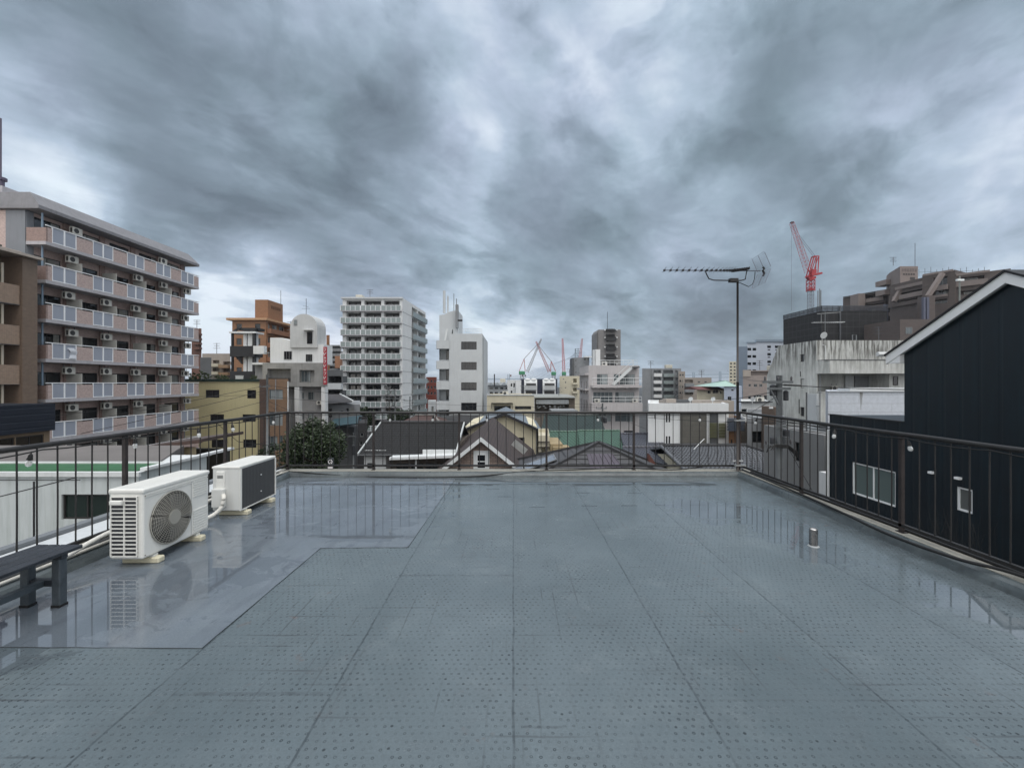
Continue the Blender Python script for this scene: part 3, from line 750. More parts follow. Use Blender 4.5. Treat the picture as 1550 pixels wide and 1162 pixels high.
for k in range(3):
    a = k * 2.094 + .4
    for j in range(7):
        a0_, a1_ = a + j * .19, a + (j+1) * .19
        for rr0, rr1 in ((.06, .21),):
            q = [(ax1 + .004 + .001 * j, fy + rr0*math.cos(a0_), fz + rr0*math.sin(a0_)), (ax1 + .004 + .001*j, fy + rr1*math.cos(a0_), fz + rr1*math.sin(a0_)),
                 (ax1 + .005 + .001*j, fy + rr1*math.cos(a1_), fz + rr1*math.sin(a1_)), (ax1 + .005 + .001*j, fy + rr0*math.cos(a1_), fz + rr0*math.sin(a1_))]
            blades.quad(*q)
part(blades, 'fan_blades', M('grey_fan_blade', (96, 96, 94), .5, .1), r)
g = MB()
for j in range(13):
    rr = .062 + j * (fr_ - .062) / 12
    bulge = .026 * (1 - (rr / fr_) ** 3)
    pts = [(ax1 + .012 + bulge, fy + rr*math.cos(k*math.pi/24), fz + rr*math.sin(k*math.pi/24)) for k in range(49)]
    g.tube(pts, .0023 if j < 12 else .006, 5, cap=False)
for k in range(36):
    a = k * math.pi / 18
    pts = [(ax1 + .012 + .026 * (1 - (q / fr_) ** 3), fy + q*math.cos(a + (q-.06)*.9), fz + q*math.sin(a + (q-.06)*.9)) for q in (.06, .10, .14, .18, .215, fr_)]
    g.tube(pts, .002, 4, cap=False)
part(g, 'fan_grille', GRL, r, smooth=True)
hb = MB(); hb.add([(ax1 + .041, fy + .066*math.cos(k*math.pi/16), fz + .066*math.sin(k*math.pi/16)) for k in range(32)] + [(ax1 + .030, fy + .070*math.cos(k*math.pi/16), fz + .070*math.sin(k*math.pi/16)) for k in range(32)],
    [tuple(range(32))] + [(k, k+32, (k+1) % 32 + 32, (k+1) % 32) for k in range(32)])
part(hb, 'grille_hub', GRL, r)
m_ = MB()
for k in range(7): m_.box(ax1, ax1 + .007, ay0 + .57, ay1 - .03, az1 - .075 - k * .024, az1 - .064 - k * .024)
part(m_, 'upper_louvre', CAS, r)
m_ = MB()
for k in range(9): m_.box(ax1, ax1 + .007, ay0 + .57, ay1 - .03, az0 + .03 + k * .026, az0 + .042 + k * .026)
part(m_, 'lower_louvre', CAS, r)
m_ = MB(); m_.bar((ax1 + .003, ay0 + .02, az1 - .05), (ax1 + .003, ay1 - .02, az1 - .05), .006, .010)
m_.bar((ax1 + .003, ay0 + .02, az1 - .068), (ax1 + .003, ay0 + .55, az1 - .068), .006, .006); part(m_, 'trim_line', CAS, r)
part(MB().box(ax0 + .025, ax1 - .045, ay0 - .002, ay0 + .01, az0 + .03, az1 - .06), 'side_opening', FIN, r)
m_ = MB()
nsl = 15
for k in range(nsl + 1):
    z_ = az0 + .03 + k * (az1 - az0 - .09) / nsl
    m_.box(ax0 + .02, ax1 - .04, ay0 - .012, ay0 - .0025, z_ - .0045, z_ + .0045)
for xx in (ax0 + .02, (ax0 + ax1) / 2 - .01, ax1 - .045): m_.box(xx - .005, xx + .005, ay0 - .0125, ay0 - .003, az0 + .03, az1 - .06)
part(m_, 'side_grille', CAS, r)
part(bevelled(ax0 + .03, ax0 + .135, ay0 - .04, ay0 - .013, az1 - .125, az1 - .085, .008, 2), 'side_handle', CAS, r)
for yy in (ay0 + .13, ay1 - .15):
    part(bevelled(ax0 + .02, ax1 + .055, yy - .038, yy + .038, RZ + .001, RZ + .055, .01, 1), 'foot_block', BLK, r)
    part(MB().box(ax0 + .05, ax1 + .0, yy - .025, yy + .025, RZ + .0555, az0 - .001), 'mounting_foot', CASG, r)

q = MB()
for yy in (ay0 + .02, ay1 - .02):
    for zz_ in (az0 + .03, az1 - .06): q.sphere((ax1 + .001, yy, zz_), .006, 6)
q.box(ax1 - .0005, ax1 + .0012, ay0 + .545, ay0 + .548, az0 + .02, az1 - .05)
part(q, 'screws', M('dull_screw', (120, 118, 112), .5, .1), r)
# second unit, its back with the dark coil guard towards the roof
cx0, cx1, cy0, cy1, cz0, cz1 = -3.56, -3.24, 5.04, 5.80, RZ + .075, RZ + .595
r = thing('air_conditioner', 'pale grey outdoor unit with a dark coil panel and white hose on its end', 'air conditioner', ((cx0+cx1)/2, (cy0+cy1)/2, RZ), 'outdoor units on the rooftop')
part(bevelled(cx0, cx1, cy0, cy1, cz0, cz1, .015, 3), 'casing', CASG, r)
part(bevelled(cx0 - .006, cx1 + .006, cy0 - .006, cy1 + .006, cz1 - .022, cz1 + .006, .01, 2), 'top_cover', CAS, r)
part(MB().box(cx1 - .002, cx1 + .003, cy0 + .03, cy1 - .02, cz0 + .012, cz1 - .03), 'coil_panel', M('dark_coil_guard', (66, 68, 70), .6, .12, 40, bump=.3), r)
m_ = MB()
m_.box(cx1, cx1 + .012, cy0 + .001, cy0 + .03, cz0, cz1 - .024); m_.box(cx1, cx1 + .012, cy1 - .02, cy1 - .001, cz0, cz1 - .024); m_.box(cx1 + .0005, cx1 + .011, cy0 + .03, cy1 - .02, cz0, cz0 + .012)
part(m_, 'panel_frame', CAS, r)
m_ = MB()
for k in range(24): m_.bar((cx1 + .006, cy0 + .05 + k*.029, cz0 + .015), (cx1 + .006, cy0 + .05 + k*.029, cz1 - .035), .002)
part(m_, 'coil_guard_wires', M('dark_wire', (96, 98, 100), .5, .1), r)
for zz in (cz0 + .13, cz0 + .34): part(MB().sphere((cx1 + .009, cy0 + .42, zz), .008, 8), 'spacer', WHITE, r)
part(bevelled(cx0 + .05, cx0 + .15, cy0 - .012, cy0 + .01, cz1 - .28, cz1 - .05, .006, 1), 'service_cover', CAS, r)
part(bevelled(cx0 + .02, cx0 + .165, cy0 - .05, cy0 + .005, cz0 + .05, cz0 + .27, .01, 2), 'valve_cover', CASG, r)
mk = MB()
for k in range(5): mk.box(cx0 + .066, cx0 + .134, cy0 - .0145, cy0 - .0125, cz1 - .10 - k * .007, cz1 - .097 - k * .007)
part(mk, 'rating_label', M('label_print', (70, 72, 74), .6, .1), r)
hose = [(cx0 + .15, cy0 - .03, cz0 + .20), (cx0 + .19, cy0 - .08, cz0 + .17), (cx0 + .18, cy0 - .11, cz0 + .07), (cx0 + .12, cy0 - .16, cz0 + .0), (cx0 + .06, cy0 - .28, RZ + .05), (cx0 + .0, cy0 - .45, RZ + .035), (cx0 - .03, cy0 - .6, RZ + .035)]
HS = M('taped_white_insulation', (210, 208, 200), .55, .1, 12, bump=.5)
o_ = MB(); P_ = [Vector(p) for p in hose]; out = []
for i in range(len(P_) - 1):
    a, b2, c2, d2 = P_[max(i-1,0)], P_[i], P_[i+1], P_[min(i+2, len(P_)-1)]
    for k in range(8):
        t = k/8; out.append(0.5*((2*b2)+(-a+c2)*t+(2*a-5*b2+4*c2-d2)*t*t+(-a+3*b2-3*c2+d2)*t**3))
o_.tube(out, [.021 + (.004 if i % 2 else 0) for i in range(len(out))], 10); part(o_, 'hose', HS, r, smooth=True)
for yy in (cy0 + .12, cy1 - .12):
    part(bevelled(cx0 + .02, cx1 + .05, yy - .045, yy + .045, RZ + .001, RZ + .055, .01, 1), 'foot_block', BLK, r)
    part(MB().box(cx0 + .05, cx1, yy - .025, yy + .025, RZ + .0555, cz0 - .001), 'mounting_foot', CASG, r)

# television antenna on its mast in the far right corner
tx, ty = KX1 - .10, KY - .10
r = thing('tv_antenna', 'long yagi television antenna with a mesh reflector on a mast at the railing corner', 'antenna', (tx, ty, RZ + .095))
MASTM = M('dark_mast_steel', (62, 58, 56), .45, .2, 6, metal=.3, streak=.3, dirt=(80, 56, 44))
mtop = PZ(424, ty)
part(MB().tube([(tx, ty, RZ + .095), (tx, ty, RZ + 1.6)], .021, 12).tube([(tx, ty, RZ + 1.6), (tx, ty, mtop)], .017, 12), 'mast', MASTM, r, smooth=True)
m_ = MB()
for zz in (RZ + .19, RZ + .95): m_.box(tx - .05, tx + .13, ty - .03, ty + .03, zz - .012, zz + .012)
m_.tube([(tx - .08, ty + .01, RZ + .26), (tx + .10, ty + .02, RZ + .26)], .012, 8)
part(m_, 'mast_clamp', M('zinc_clamp', (170, 172, 172), .4, .1, metal=.6), r)
AL = M('weathered_aluminium_rod', (82, 84, 92), .4, .15, metal=.4)
bz = PZ(409.5, ty)
xl, xr = PX(1003, ty), PX(1152, ty)
part(MB().bar((xl, ty - .02, bz), (xr, ty + .02, bz), .010, .012), 'boom', AL, r)
NE = 20
ds = [0, .105, .21, .315, .42, .525, .63, .72, .80, .88, .95, 1.01, 1.06, 1.11, 1.155]
for s in ds:
    x_ = xl + .03 + s
    part(MB().tube([(x_ - .03, ty - .17, bz + .012), (x_ + .03, ty + .17, bz + .012)], .0042, 6), 'director_rod', AL, r)
    part(MB().box(x_ - .013, x_ + .013, ty - .02, ty + .02, bz - .012, bz + .02), 'rod_clip', BLACKM, r)
m_ = MB()
m_.bar((xl + 1.2, ty, bz - .01), (xl + 1.46, ty, bz + .03), .05, .03)
for k in range(7): m_.bar((xl + 1.2 + k*.04, ty - .06, bz + .0 + k * .005), (xl + 1.2 + k*.04, ty + .06, bz + .0 + k*.005), .016, .035)
part(m_, 'feed_housing', BLACKM, r)
m_ = MB(); m_.tube([(xr + .03, ty, bz + .06), (xr + .055, ty, bz + .03), (xr + .03, ty, bz), (xr + .055, ty, bz - .05), (xr + .035, ty, bz - .09)], .018, 8)
part(m_, 'dipole_feed', BLACKM, r)
m_ = MB()
hub = Vector((xr + .03, ty, bz))
for sg in (1, -1):
    # each reflector half leans forward from the hub: a grid of rods
    A = hub + Vector((.02, 0, 0.02 * sg))
    ex = Vector((-.10, 0, .235 * sg)); ey = Vector((0, 1, 0))
    for k in range(9):
        q = A + ex * (k / 8.0)
        m_.tube([q - ey * .22 + Vector((-.03, 0, 0)), q + ey * .22 + Vector((.03, 0, 0))], .0022, 5)
    for s in (-.19, 0, .19):
        m_.tube([A + ey * s, A + ex + ey * s], .0034, 5)
part(m_, 'mesh_reflector', M('reflector_wire', (110, 104, 116), .45, .1, metal=.3), r)
cz_ = mtop - .005
m_ = MB()
m_.tube([(PX(1068, ty), ty, bz), (PX(1069, ty), ty, bz - .05), (PX(1073, ty), ty, cz_ + .03), (PX(1080, ty), ty, cz_ + .005), (PX(1100, ty), ty, cz_), (PX(1122, ty), ty, cz_), (PX(1128, ty), ty, cz_ + .02), (PX(1130, ty), ty, bz - .03), (PX(1131, ty), ty, bz)], .010, 8)
part(m_, 'support_arm', BLACKM, r, smooth=True)
part(MB().box(PX(1104, ty), PX(1116, ty), ty - .04, ty + .04, cz_ - .03, cz_ + .03), 'arm_clamp', BLACKM, r)
m_ = MB(); m_.tube([(PX(1117, ty), ty + .01, cz_ - .02), (PX(1126, ty), ty + .02, cz_ - .06), (PX(1134, ty), ty + .02, cz_ - .10), (PX(1140, ty), ty + .02, cz_ - .06), (PX(1143, ty), ty + .02, cz_ + .03), (PX(1143, ty), ty, bz - .02)], .006, 6)
part(m_, 'coaxial_cable', WIRE, r, smooth=True)
# ================================================================ ground, water, far bridge
GROUND = M('asphalt_ground', (58, 60, 62), 0.8, 0.3, 0.25)
struct(MB().quad((-1500, -300, 0), (1500, -300, 0), (1500, 900, 0), (-1500, 900, 0)), 'ground', GROUND)
WAT, t_, b_ = newmat('sea_water')
b_.inputs['Base Color'].default_value = lin(70, 88, 100); b_.inputs['Roughness'].default_value = 0.25
struct(MB().quad((-9000, 900, -0.5), (9000, 900, -0.5), (9000, 12000, -0.5), (-9000, 12000, -0.5)), 'water', WAT)
BRM = M('far_bridge_steel', (140, 154, 166), .7, .05)
Yb = 1100
r = thing('cable_stayed_bridge', 'faint cable stayed bridge over the water on the horizon', 'bridge', (PX(830, Yb), Yb, 0))
part(MB().bar((PX(560, Yb), Yb, PZ(575.5, Yb)), (PX(880, Yb), Yb, PZ(572.6, Yb)), 5, 2).bar((PX(880, Yb), Yb, PZ(572.6, Yb)), (PX(1240, Yb), Yb + 40, PZ(562, Yb)), 5, 2), 'deck', BRM, r)
part(MB().bar((PX(960, Yb), Yb + 25, PZ(573, Yb)), (PX(1240, Yb), Yb + 25, PZ(569, Yb)), 5, 1.6), 'lower_deck', BRM, r)
for px_p, top in ((871, 528), (770, 566), (690, 566), (1050, 563), (1090, 562)):
    part(MB().bar((PX(px_p, Yb) - 2, Yb, -.4), (PX(px_p, Yb) - (.5 if top < 550 else 2), Yb, PZ(top, Yb)), 2).bar((PX(px_p, Yb) + 2, Yb, -.4), (PX(px_p, Yb) + (.5 if top < 550 else 2), Yb, PZ(top, Yb)), 2), 'pylon' if top < 550 else 'pier', BRM, r)
m_ = MB()
for k in range(1, 12):
    for sg in (-1, 1):
        m_.tube([(PX(871, Yb), Yb, PZ(530 + k * .8, Yb)), (PX(871 + sg * k * 9.5, Yb), Yb, PZ(574, Yb))], .22, 4, cap=False)
part(m_, 'stay_cables', BRM, r)

# ================================================================ pink tiled apartment block, left
PINK = tilemat('pink_tile', (194, 172, 164), (164, 142, 136), (182, 168, 164), .11, .06, .55, .006, k=1.0)
PINKB = tilemat('brown_pink_tile', (166, 142, 134), (146, 122, 116), (120, 106, 100), .11, .06, .6, .006)
GBLUE = M('blue_grey_render', (124, 128, 134), .8, .08, .7, streak=.2)
SLAB = M('pale_grey_slab', (172, 170, 174), .75, .08, 1.5, streak=.25)
PGL = M('frosted_balcony_glass', (150, 156, 168), .25, .06, .4)
FRW = M('balcony_white_rail', (232, 234, 236), .45, .04)
SCRN = M('partition_board', (178, 178, 172), .6, .05, streak=.15)
WXF, WX = -34.0, -35.5
Yn, Yf = 31.0, 46.0
ZB = [5.1, 8.0, 10.9, 13.85, 16.75, 19.6, 22.4]
pk = thing('apartment_block', 'large pink tiled apartment block with long glass and tile balconies at left', 'building', (-43, 31, 0))
foot = rfoot(-52, WX, Yn, Yf)
holes1 = []
wn = []
for zb in ZB:
    for b_i in range(5):
        u0 = 0.55 + b_i * 2.95
        w_, h_ = (1.9, 1.95)
        if zb == ZB[-1] and b_i in (1, 3): w_, h_ = 2.1, 1.3
        holes1.append((u0, u0 + w_, zb + .30 + (1.95 - h_), zb + 2.25, .14)); wn.append((u0 + w_/2, zb + .30 + (1.95 - h_), w_, h_))
m_ = MB(); walls(m_, foot, 0, 24.9, {1: holes1, 0: [(14.0, 14.8, 21.2, 22.4, .12)]}, 0)
part(m_, 'wall', PINK, pk)
for (uc, z_, w_, h_) in wn:
    add_window(pk, WX - .09, Yn + uc, z_, math.pi/2, w_, h_, 2, DARKF, GLASS, fw=.05)
add_window(pk, -52 + 14.4, Yn + .09, 21.2, 0, .8, 1.2, 1, DARKF, glassmat('green_tinted_pane', dark=(60, 84, 76), share=0), fw=.06)
part(MB().box(WX - 1.4, WX + .02, Yn - .03, Yn + .25, 0, 24.9), 'corner_column', GBLUE, pk)
part(MB().box(WX + .002, WX + .05, Yn + .05, Yn + .5, 0, 24.9).box(WX + .002, WX + .05, Yf - .45, Yf + .02, 0, 24.9), 'end_pier', GBLUE, pk)
for b_i in range(5):
    part(MB().box(WX - .01, WX + .12, Yn + 2.55 + b_i*2.95, Yn + 3.0 + b_i*2.95, 0, 24.9), 'wall_pier', PINKB, pk)
part(MB().tube([(WX + .9, Yn + .3, 1), (WX + .9, Yn + .3, 24.8)], .06, 8), 'downpipe', M('blue_pipe', (120, 140, 158), .4, .05), pk)
# mansard eave
m_ = MB()
ex0, ey0, ey1 = WX + 1.25, Yn - .25, Yf + .5
m_.box(-52.3, ex0, ey0, ey1, 24.95, 25.2)
m_.add([(-52.3, ey0, 25.2), (ex0, ey0, 25.2), (ex0, ey1, 25.2), (-52.3, ey1, 25.2), (-51.5, ey0 + .1, 26.15), (ex0 - .75, ey0 + .1, 26.15), (ex0 - .75, ey1 - .6, 26.15), (-51.5, ey1 - .6, 26.15)],
       [(0,1,5,4), (1,2,6,5), (2,3,7,6), (3,0,4,7), (4,5,6,7)])
part(m_, 'roof', M('grey_mansard_roof', (128, 128, 132), .7, .1, 2, streak=.3), pk)
part(MB().box(-44, -37.9, 31.6, 34, 26.4, 26.95), 'roof_housing', SLAB, pk)
part(MB().tube([(-39.7, 33, 26.4), (-39.7, 33, 28.0)], .22, 10).tube([(-39.7, 33, 28.0), (-39.7, 33, 28.2)], .36, 10).tube([(-39.7, 33, 28.2), (-39.7, 33, 32.8)], .06, 6), 'aerial_mast', M('dark_violet_mast', (84, 78, 96), .5, .1), pk)
for fi, zb in enumerate(ZB):
    ycur = Yn + .0; yend = Yf - .02
    bal = part(MB().box(WX + .052, WXF, Yn - .02, Yf + .1, zb, zb + .24), 'balcony', SLAB, pk)
    rail = MB()
    rail.box(WXF - .06, WXF + .01, Yn, Yf + .1, zb + 1.39, zb + 1.45); rail.box(WX + .1, WXF - .06, Yf + .04, Yf + .1, zb + 1.39, zb + 1.45)
    part(MB().box(WX + .06, WXF, Yn, Yn + .12, zb + .242, zb + 1.25), 'tile_panel', PINKB, bal)
    part(MB().box(WX + .1, WXF - .03, Yf + .05, Yf + .08, zb + .32, zb + 1.30), 'glass_panel', PGL, bal)
    seq = [(.0, .42, 't')]; u = .42
    while u < Yf - Yn - .1:
        for wdt, kk in ((.875, 'g'), (.875, 'g'), (1.30, 't')):
            if u >= Yf - Yn - .1: break
            seq.append((u, min(u + wdt, Yf - Yn + .04), kk)); u += wdt
    for (a, b_, kk) in seq:
        if fi == 0: kk = 't'
        if kk == 't': part(MB().box(WXF - .13, WXF - .005, Yn + a + (.125 if a == 0 else .0), Yn + b_, zb + .242, zb + 1.28), 'tile_panel', PINK, bal)
        else:
            part(MB().box(WXF - .05, WXF - .03, Yn + a + .04, Yn + b_ - .04, zb + .32, zb + 1.36), 'glass_panel', PGL, bal)
            rail.box(WXF - .055, WXF + .002, Yn + a, Yn + a + .05, zb + .24, zb + 1.39); rail.box(WXF - .05, WXF, Yn + a + .05, Yn + b_, zb + .26, zb + .32)
            rail.box(WXF - .056, WXF + .003, Yn + b_ - .05, Yn + b_ - .002, zb + .243, zb + 1.389)
    part(rail, 'handrail', FRW, bal)
    if fi < len(ZB) - 1:
        for b_i in range(1, 5):
            part(MB().box(WX + .13, WXF - .16, Yn + 2.75 + (b_i-1)*2.95 - .02, Yn + 2.75 + (b_i-1)*2.95 + .02, zb + .35, zb + 2.15), 'partition_screen', SCRN, pk)
# small units hung from the balcony ceilings
def small_unit():
    r = thing('air_conditioner', 'white outdoor unit hung under a balcony ceiling of the pink tiled apartment block', 'air conditioner', (0, 0, 0), 'outdoor units hung in the pink block')
    part(MB().box(-.14, .14, -.38, .38, 0, .54), 'casing', M('outdoor_unit_white', (198, 196, 188), .5, .06, streak=.2), r, local=True)
    m = MB(); m.add([(.142, -.08 + .2*math.cos(k*math.pi/8), .27 + .2*math.sin(k*math.pi/8)) for k in range(16)], [tuple(range(16))])
    m.add([(-.05, -.382, .1), (.1, -.382, .1), (.1, -.382, .44), (-.05, -.382, .44)], [(0, 1, 2, 3)])
    part(m, 'fan_grille', M('dark_grille', (60, 60, 60), .6, .1), r, local=True)
    m = MB(); m.box(-.1, -.07, -.3, -.26, .545, .78).box(-.1, -.07, -.26, .3, .545, .57).box(-.1, -.07, .26, .3, .57, .78); part(m, 'hanger', STEEL, r, local=True)
    return r
SU = small_unit(); first = True
for fi, zb in enumerate(ZB[:-1]):
    for b_i in range(5):
        if (fi * 7 + b_i * 3) % 11 == 5: continue
        o = SU if first else copy_tree(SU); first = False
        o.location = (WX + .75 + .1 * ((fi + b_i) % 2), Yn + 2.3 + b_i * 2.95 + (.15 if fi % 2 else 0), zb + 2.9 - .78)
for yy in (Yn + 2.9, Yn + 11.3):
    o = copy_tree(SU); o.location = (WX + .7, yy, 24.1); o['label'] = 'white outdoor unit under the top eave of the pink tiled block'
m_ = MB()
for k in range(9):
    z0_ = 15.0 - k*.09; m_.box(WXF - .02 + .05*math.sin(k*.9), WXF + .02 + .05*math.sin(k*.9), Yn + 1.5 + .22*math.sin(k*.35), Yn + 2.0 + .22*math.sin(k*.35), z0_ - .09, z0_)
solo(m_, 'towel', M('white_towel', (215, 218, 224), .9, .04), 'white towel drying over the balcony rail of the pink tiled block', 'towel')

# beige block at the far left edge
BEIGE = tilemat('beige_tile', (170, 146, 126), (156, 132, 114), (120, 106, 94), .2, .07, .6, .01)
BEIGED = tilemat('dark_beige_tile', (134, 114, 98), (120, 102, 88), (96, 84, 74), .2, .07, .6, .01)
bg_ = thing('apartment_block', 'beige tiled apartment block with solid balconies at the left edge', 'building', (-38, 22, 0))
bx_, by0_, by1_ = -35.2, 18.0, 30.2
hl = []; wl_ = []
ZC = [12.3 - 2.72*2, 12.3 - 2.72, 12.25, 14.95, 17.7]
for zc_ in ZC:
    for u0 in (1.0, 4.2, 7.0, 9.6): hl.append((u0, u0 + 1.8, zc_ + .2, zc_ + 2.1, .12)); wl_.append((u0 + .9, zc_ + .2))
m_ = MB(); walls(m_, rfoot(-46, bx_, by0_, by1_), 0, 20.9, {1: hl}, 0); part(m_, 'wall', BEIGED, bg_)
for u, z_ in wl_: add_window(bg_, bx_ - .08, by0_ + u, z_, math.pi/2, 1.8, 1.9, 2, DARKF, GLASS)
part(MB().box(bx_ - 1.2, -33.75, by1_ - .9, by1_ + .02, 0, 21.0), 'corner_column', BEIGED, bg_)
part(MB().box(-46.2, -33.4, by0_, by1_ + .1, 21.02, 21.2).box(-46, -34.4, by0_ + .1, by1_ - .4, 21.2, 21.5), 'roof', M('pale_eave', (176, 166, 156), .7, .1, streak=.3), bg_)
for zc_ in ZC:
    f_ = part(MB().box(bx_ + .001, -33.9, by0_, by1_ - .95, zc_ - .02, zc_ + .2), 'balcony', SLAB, bg_)
    part(MB().box(-34.02, -33.88, by0_, by1_ - .96, zc_ + .0, zc_ + 1.3), 'balcony_parapet', BEIGE, f_)
    part(MB().tube([(-34.3, by1_ - 1.6, zc_ + .2), (-34.3, by1_ - 1.6, zc_ + 2.7)], .07, 8), 'downpipe', M('cream_pipe', (190, 182, 166), .5, .05), bg_)

# navy clad building with a strip of windows, far left
NAVY = ribmat('navy_cladding', (24, 30, 42), .3, 'z', .45, .1, .3, .1, dirt=(50, 56, 64))
nb_ = thing('shop_building', 'low building clad in dark navy panels above a band of brown windows, far left', 'building', (-24, 17, 0))
m_ = MB(); fx = -21.5
walls(m_, rfoot(-28, fx, 10, 20.0), 10.15, 11.4, {}, .25); part(m_, 'navy_fascia', NAVY, nb_)
m_ = MB(); walls(m_, rfoot(-27.9, fx - .15, 10.1, 19.9), 0, 10.148, {1: [(.4 + k*1.15, 1.5 + k*1.15, 9.25, 10.0, .1) for k in range(8)]}, 0); part(m_, 'wall', M('beige_brown_wall', (122, 104, 84), .8, .1, streak=.3), nb_)
for k in range(8): add_window(nb_, fx - .22, 10.1 + .95 + k*1.15, 9.25, math.pi/2, 1.1, .75, 2, DARKF, glassmat('brown_tinted_glass', dark=(58, 52, 44), share=0))
part(MB().box(fx - .1, fx + .5, 10, 19.8, 8.0, 9.1), 'awning', NAVY, nb_)

# white metal sided building with green roof edge, next door on the left
WMET = ribmat('white_ribbed_metal', (186, 192, 192), .30, 'x', .55, .06, .25, .45, dirt=(120, 130, 120))
GRN = M('green_roof_paint', (44, 92, 58), .6, .15, 3, streak=.1)
lx0, lx1, ly = -16.0, -8.35, 9.5
lw = thing('metal_building', 'white metal sided building with a green roof edge below the left railing', 'building', (-11, 9.5, 0))
m_ = MB(); w1 = pwin(93, 748, 166, 786, ly, lx0)
walls(m_, rfoot(lx0, lx1, ly, 11.6), 0, 10.38, {0: [w1[:4] + (.1,)]}, 0); part(m_, 'wall', WMET, lw)
add_window(lw, lx0 + (w1[0]+w1[1])/2, ly + .07, w1[2], 0, w1[1]-w1[0], w1[3]-w1[2], 2, DARKF, glassmat('dark_green_glass', dark=(36, 50, 46), share=0), fw=.035)
part(MB().box(lx0, lx1 + .05, ly - .06, ly + .0, 10.30, 10.385).box(lx0, lx1 + .06, ly - .06, 11.7, 10.386, 10.40), 'gutter', WHITE, lw)
part(MB().box(lx0, lx1 - .08, ly + .05, 10.32, 10.402, 10.425), 'green_roof', GRN, lw)
part(MB().box(lx0, lx1 + .0, 10.34, 10.42, 10.41, 10.46).box(lx1 - .06, lx1 + .1, ly + .1, 12.6, 10.41, 10.47), 'roof_edge', WHITE, lw)
GREYROOF = M('grey_flat_roof', (104, 100, 98), .8, .15, .8, streak=.1)
part(MB().prism([(lx0 - 6, 10.45), (lx1 - .35, 10.45), (-10.2, 13.2), (lx0 - 6, 13.2)], 'z', 10.0, 10.44), 'flat_roof', GREYROOF, lw)
# open carport behind it
cp = thing('carport', 'open carport with a thin dark roof and cream post behind the white metal building', 'carport', (-9, 14.5, 0))
part(MB().prism([(-11.8, 10.36), (-9.75, 10.62), (-9.75, 10.52), (-11.8, 10.26)], 'y', 13.3, 15.4), 'roof', M('dark_brown_roof', (70, 58, 54), .6, .2), cp)
part(MB().bar((-11.8, 13.26, 10.3), (-9.7, 13.26, 10.56), .06, .10), 'fascia', M('rusty_fascia', (74, 56, 50), .6, .2), cp)
part(MB().box(PX(274, 13.6), PX(290, 13.6), 13.6, 13.8, 0, 10.3), 'cream_post', M('cream_render', (205, 186, 150), .8, .06), cp)
part(MB().box(PX(234, 13.5), PX(238, 13.5), 13.5, 13.6, 0, 10.2), 'post', STEEL, cp)
part(MB().box(-12.6, -10.3, 15.3, 15.5, 0, 10.0), 'back_wall', M('dark_back_wall', (60, 58, 52), .9, .2), cp)

# white sheet roof right below our left kerb
ls = thing('lean_to_roof', 'white sheet metal roof of the neighbouring lean-to just below the left kerb', 'roof', (-5, 4, 10.4))
part(MB().box(-5.62, -4.08, -2, 9.3, 10.42, 10.5), 'sheet_roof', ribmat('white_sheet_roof', (196, 200, 202), .45, 'x', .4, .04, .2, .3, dirt=(130, 134, 134)), ls)
part(MB().box(-5.75, -5.63, -2, 9.35, 10.36, 10.55), 'gutter', M('grey_gutter', (110, 114, 118), .5, .1), ls)
part(MB().box(-5.7, -4.1, -1.9, 9.2, 0, 10.418), 'wall', CONC, ls)
# bare pole with an aerial in front of the metal wall
ar = thing('small_aerial', 'small bare aerial on a thin dark pole in front of the white metal wall', 'antenna', (-7.4, 6.6, 10.5))
part(MB().tube([(-6.75, 6.0, 9.0), (-6.75, 6.0, 11.0)], .011, 6), 'pole', BLACKM, ar)
part(MB().tube([(-7.5, 6.0, 10.72), (-6.2, 6.05, 11.05)], .008, 5).tube([(-7.6, 6.0, 11.02), (-6.1, 6.0, 11.02)], .006, 5), 'rod', BLACKM, ar)

# ================================================================ yellow house and brown tiled house
YEL = M('mustard_render', (186, 178, 140), .8, .07, .5, streak=.22, dirt=(120, 112, 80))
Yy = 51.0
x0, x1 = PX(268, Yy), PX(395, Yy)
W = [pwin(311, 590, 332, 602, Yy, x0), pwin(374, 590, 387.5, 603, Yy, x0), pwin(318, 627, 339, 639.5, Yy, x0), pwin(367, 627, 387, 638, Yy, x0), pwin(320, 665, 339, 677.5, Yy, x0), pwin(368, 665, 388, 677.5, Yy, x0), pwin(278, 627, 296, 639, Yy, x0)]
yb = building('yellow_building', 'mustard yellow rendered building with a roof garden', [(x0, Yy), (x1, Yy), (x1 - 6, Yy + 10), (x0 - 6, Yy + 10)], PZ(577.5, Yy), YEL, {0: W}, frame=DARKF, glass=GLASSD)
part(MB().box(x0 - .1, x1 + .1, Yy - .12, Yy + .3, PZ(577.4, Yy), PZ(573.5, Yy)), 'green_roof_trim', M('dark_green_fascia', (24, 46, 40), .6, .1), yb)
part(MB().tube([(PX(345, Yy), Yy - .12, 1), (PX(345, Yy), Yy - .12, PZ(640, Yy))], .08, 6), 'downpipe', YEL, yb)
BRT = tilemat('tan_tile', (140, 112, 88), (126, 100, 80), (112, 94, 78), .25, .08, .65, .01)
BRD = tilemat('dark_brown_tile', (92, 74, 66), (80, 64, 58), (74, 62, 56), .25, .08, .65, .01)
Yt = 50.0; x0, x1 = PX(395.2, Yt), PX(436, Yt)
W = [pwin(407, 589.5, 428, 604.5, Yt, x0, 3), pwin(407.5, 623, 428, 644, Yt, x0, 3), pwin(403, 660, 420, 682, Yt, x0, 3), pwin(423, 659, 428, 670, Yt, x0, 1)]
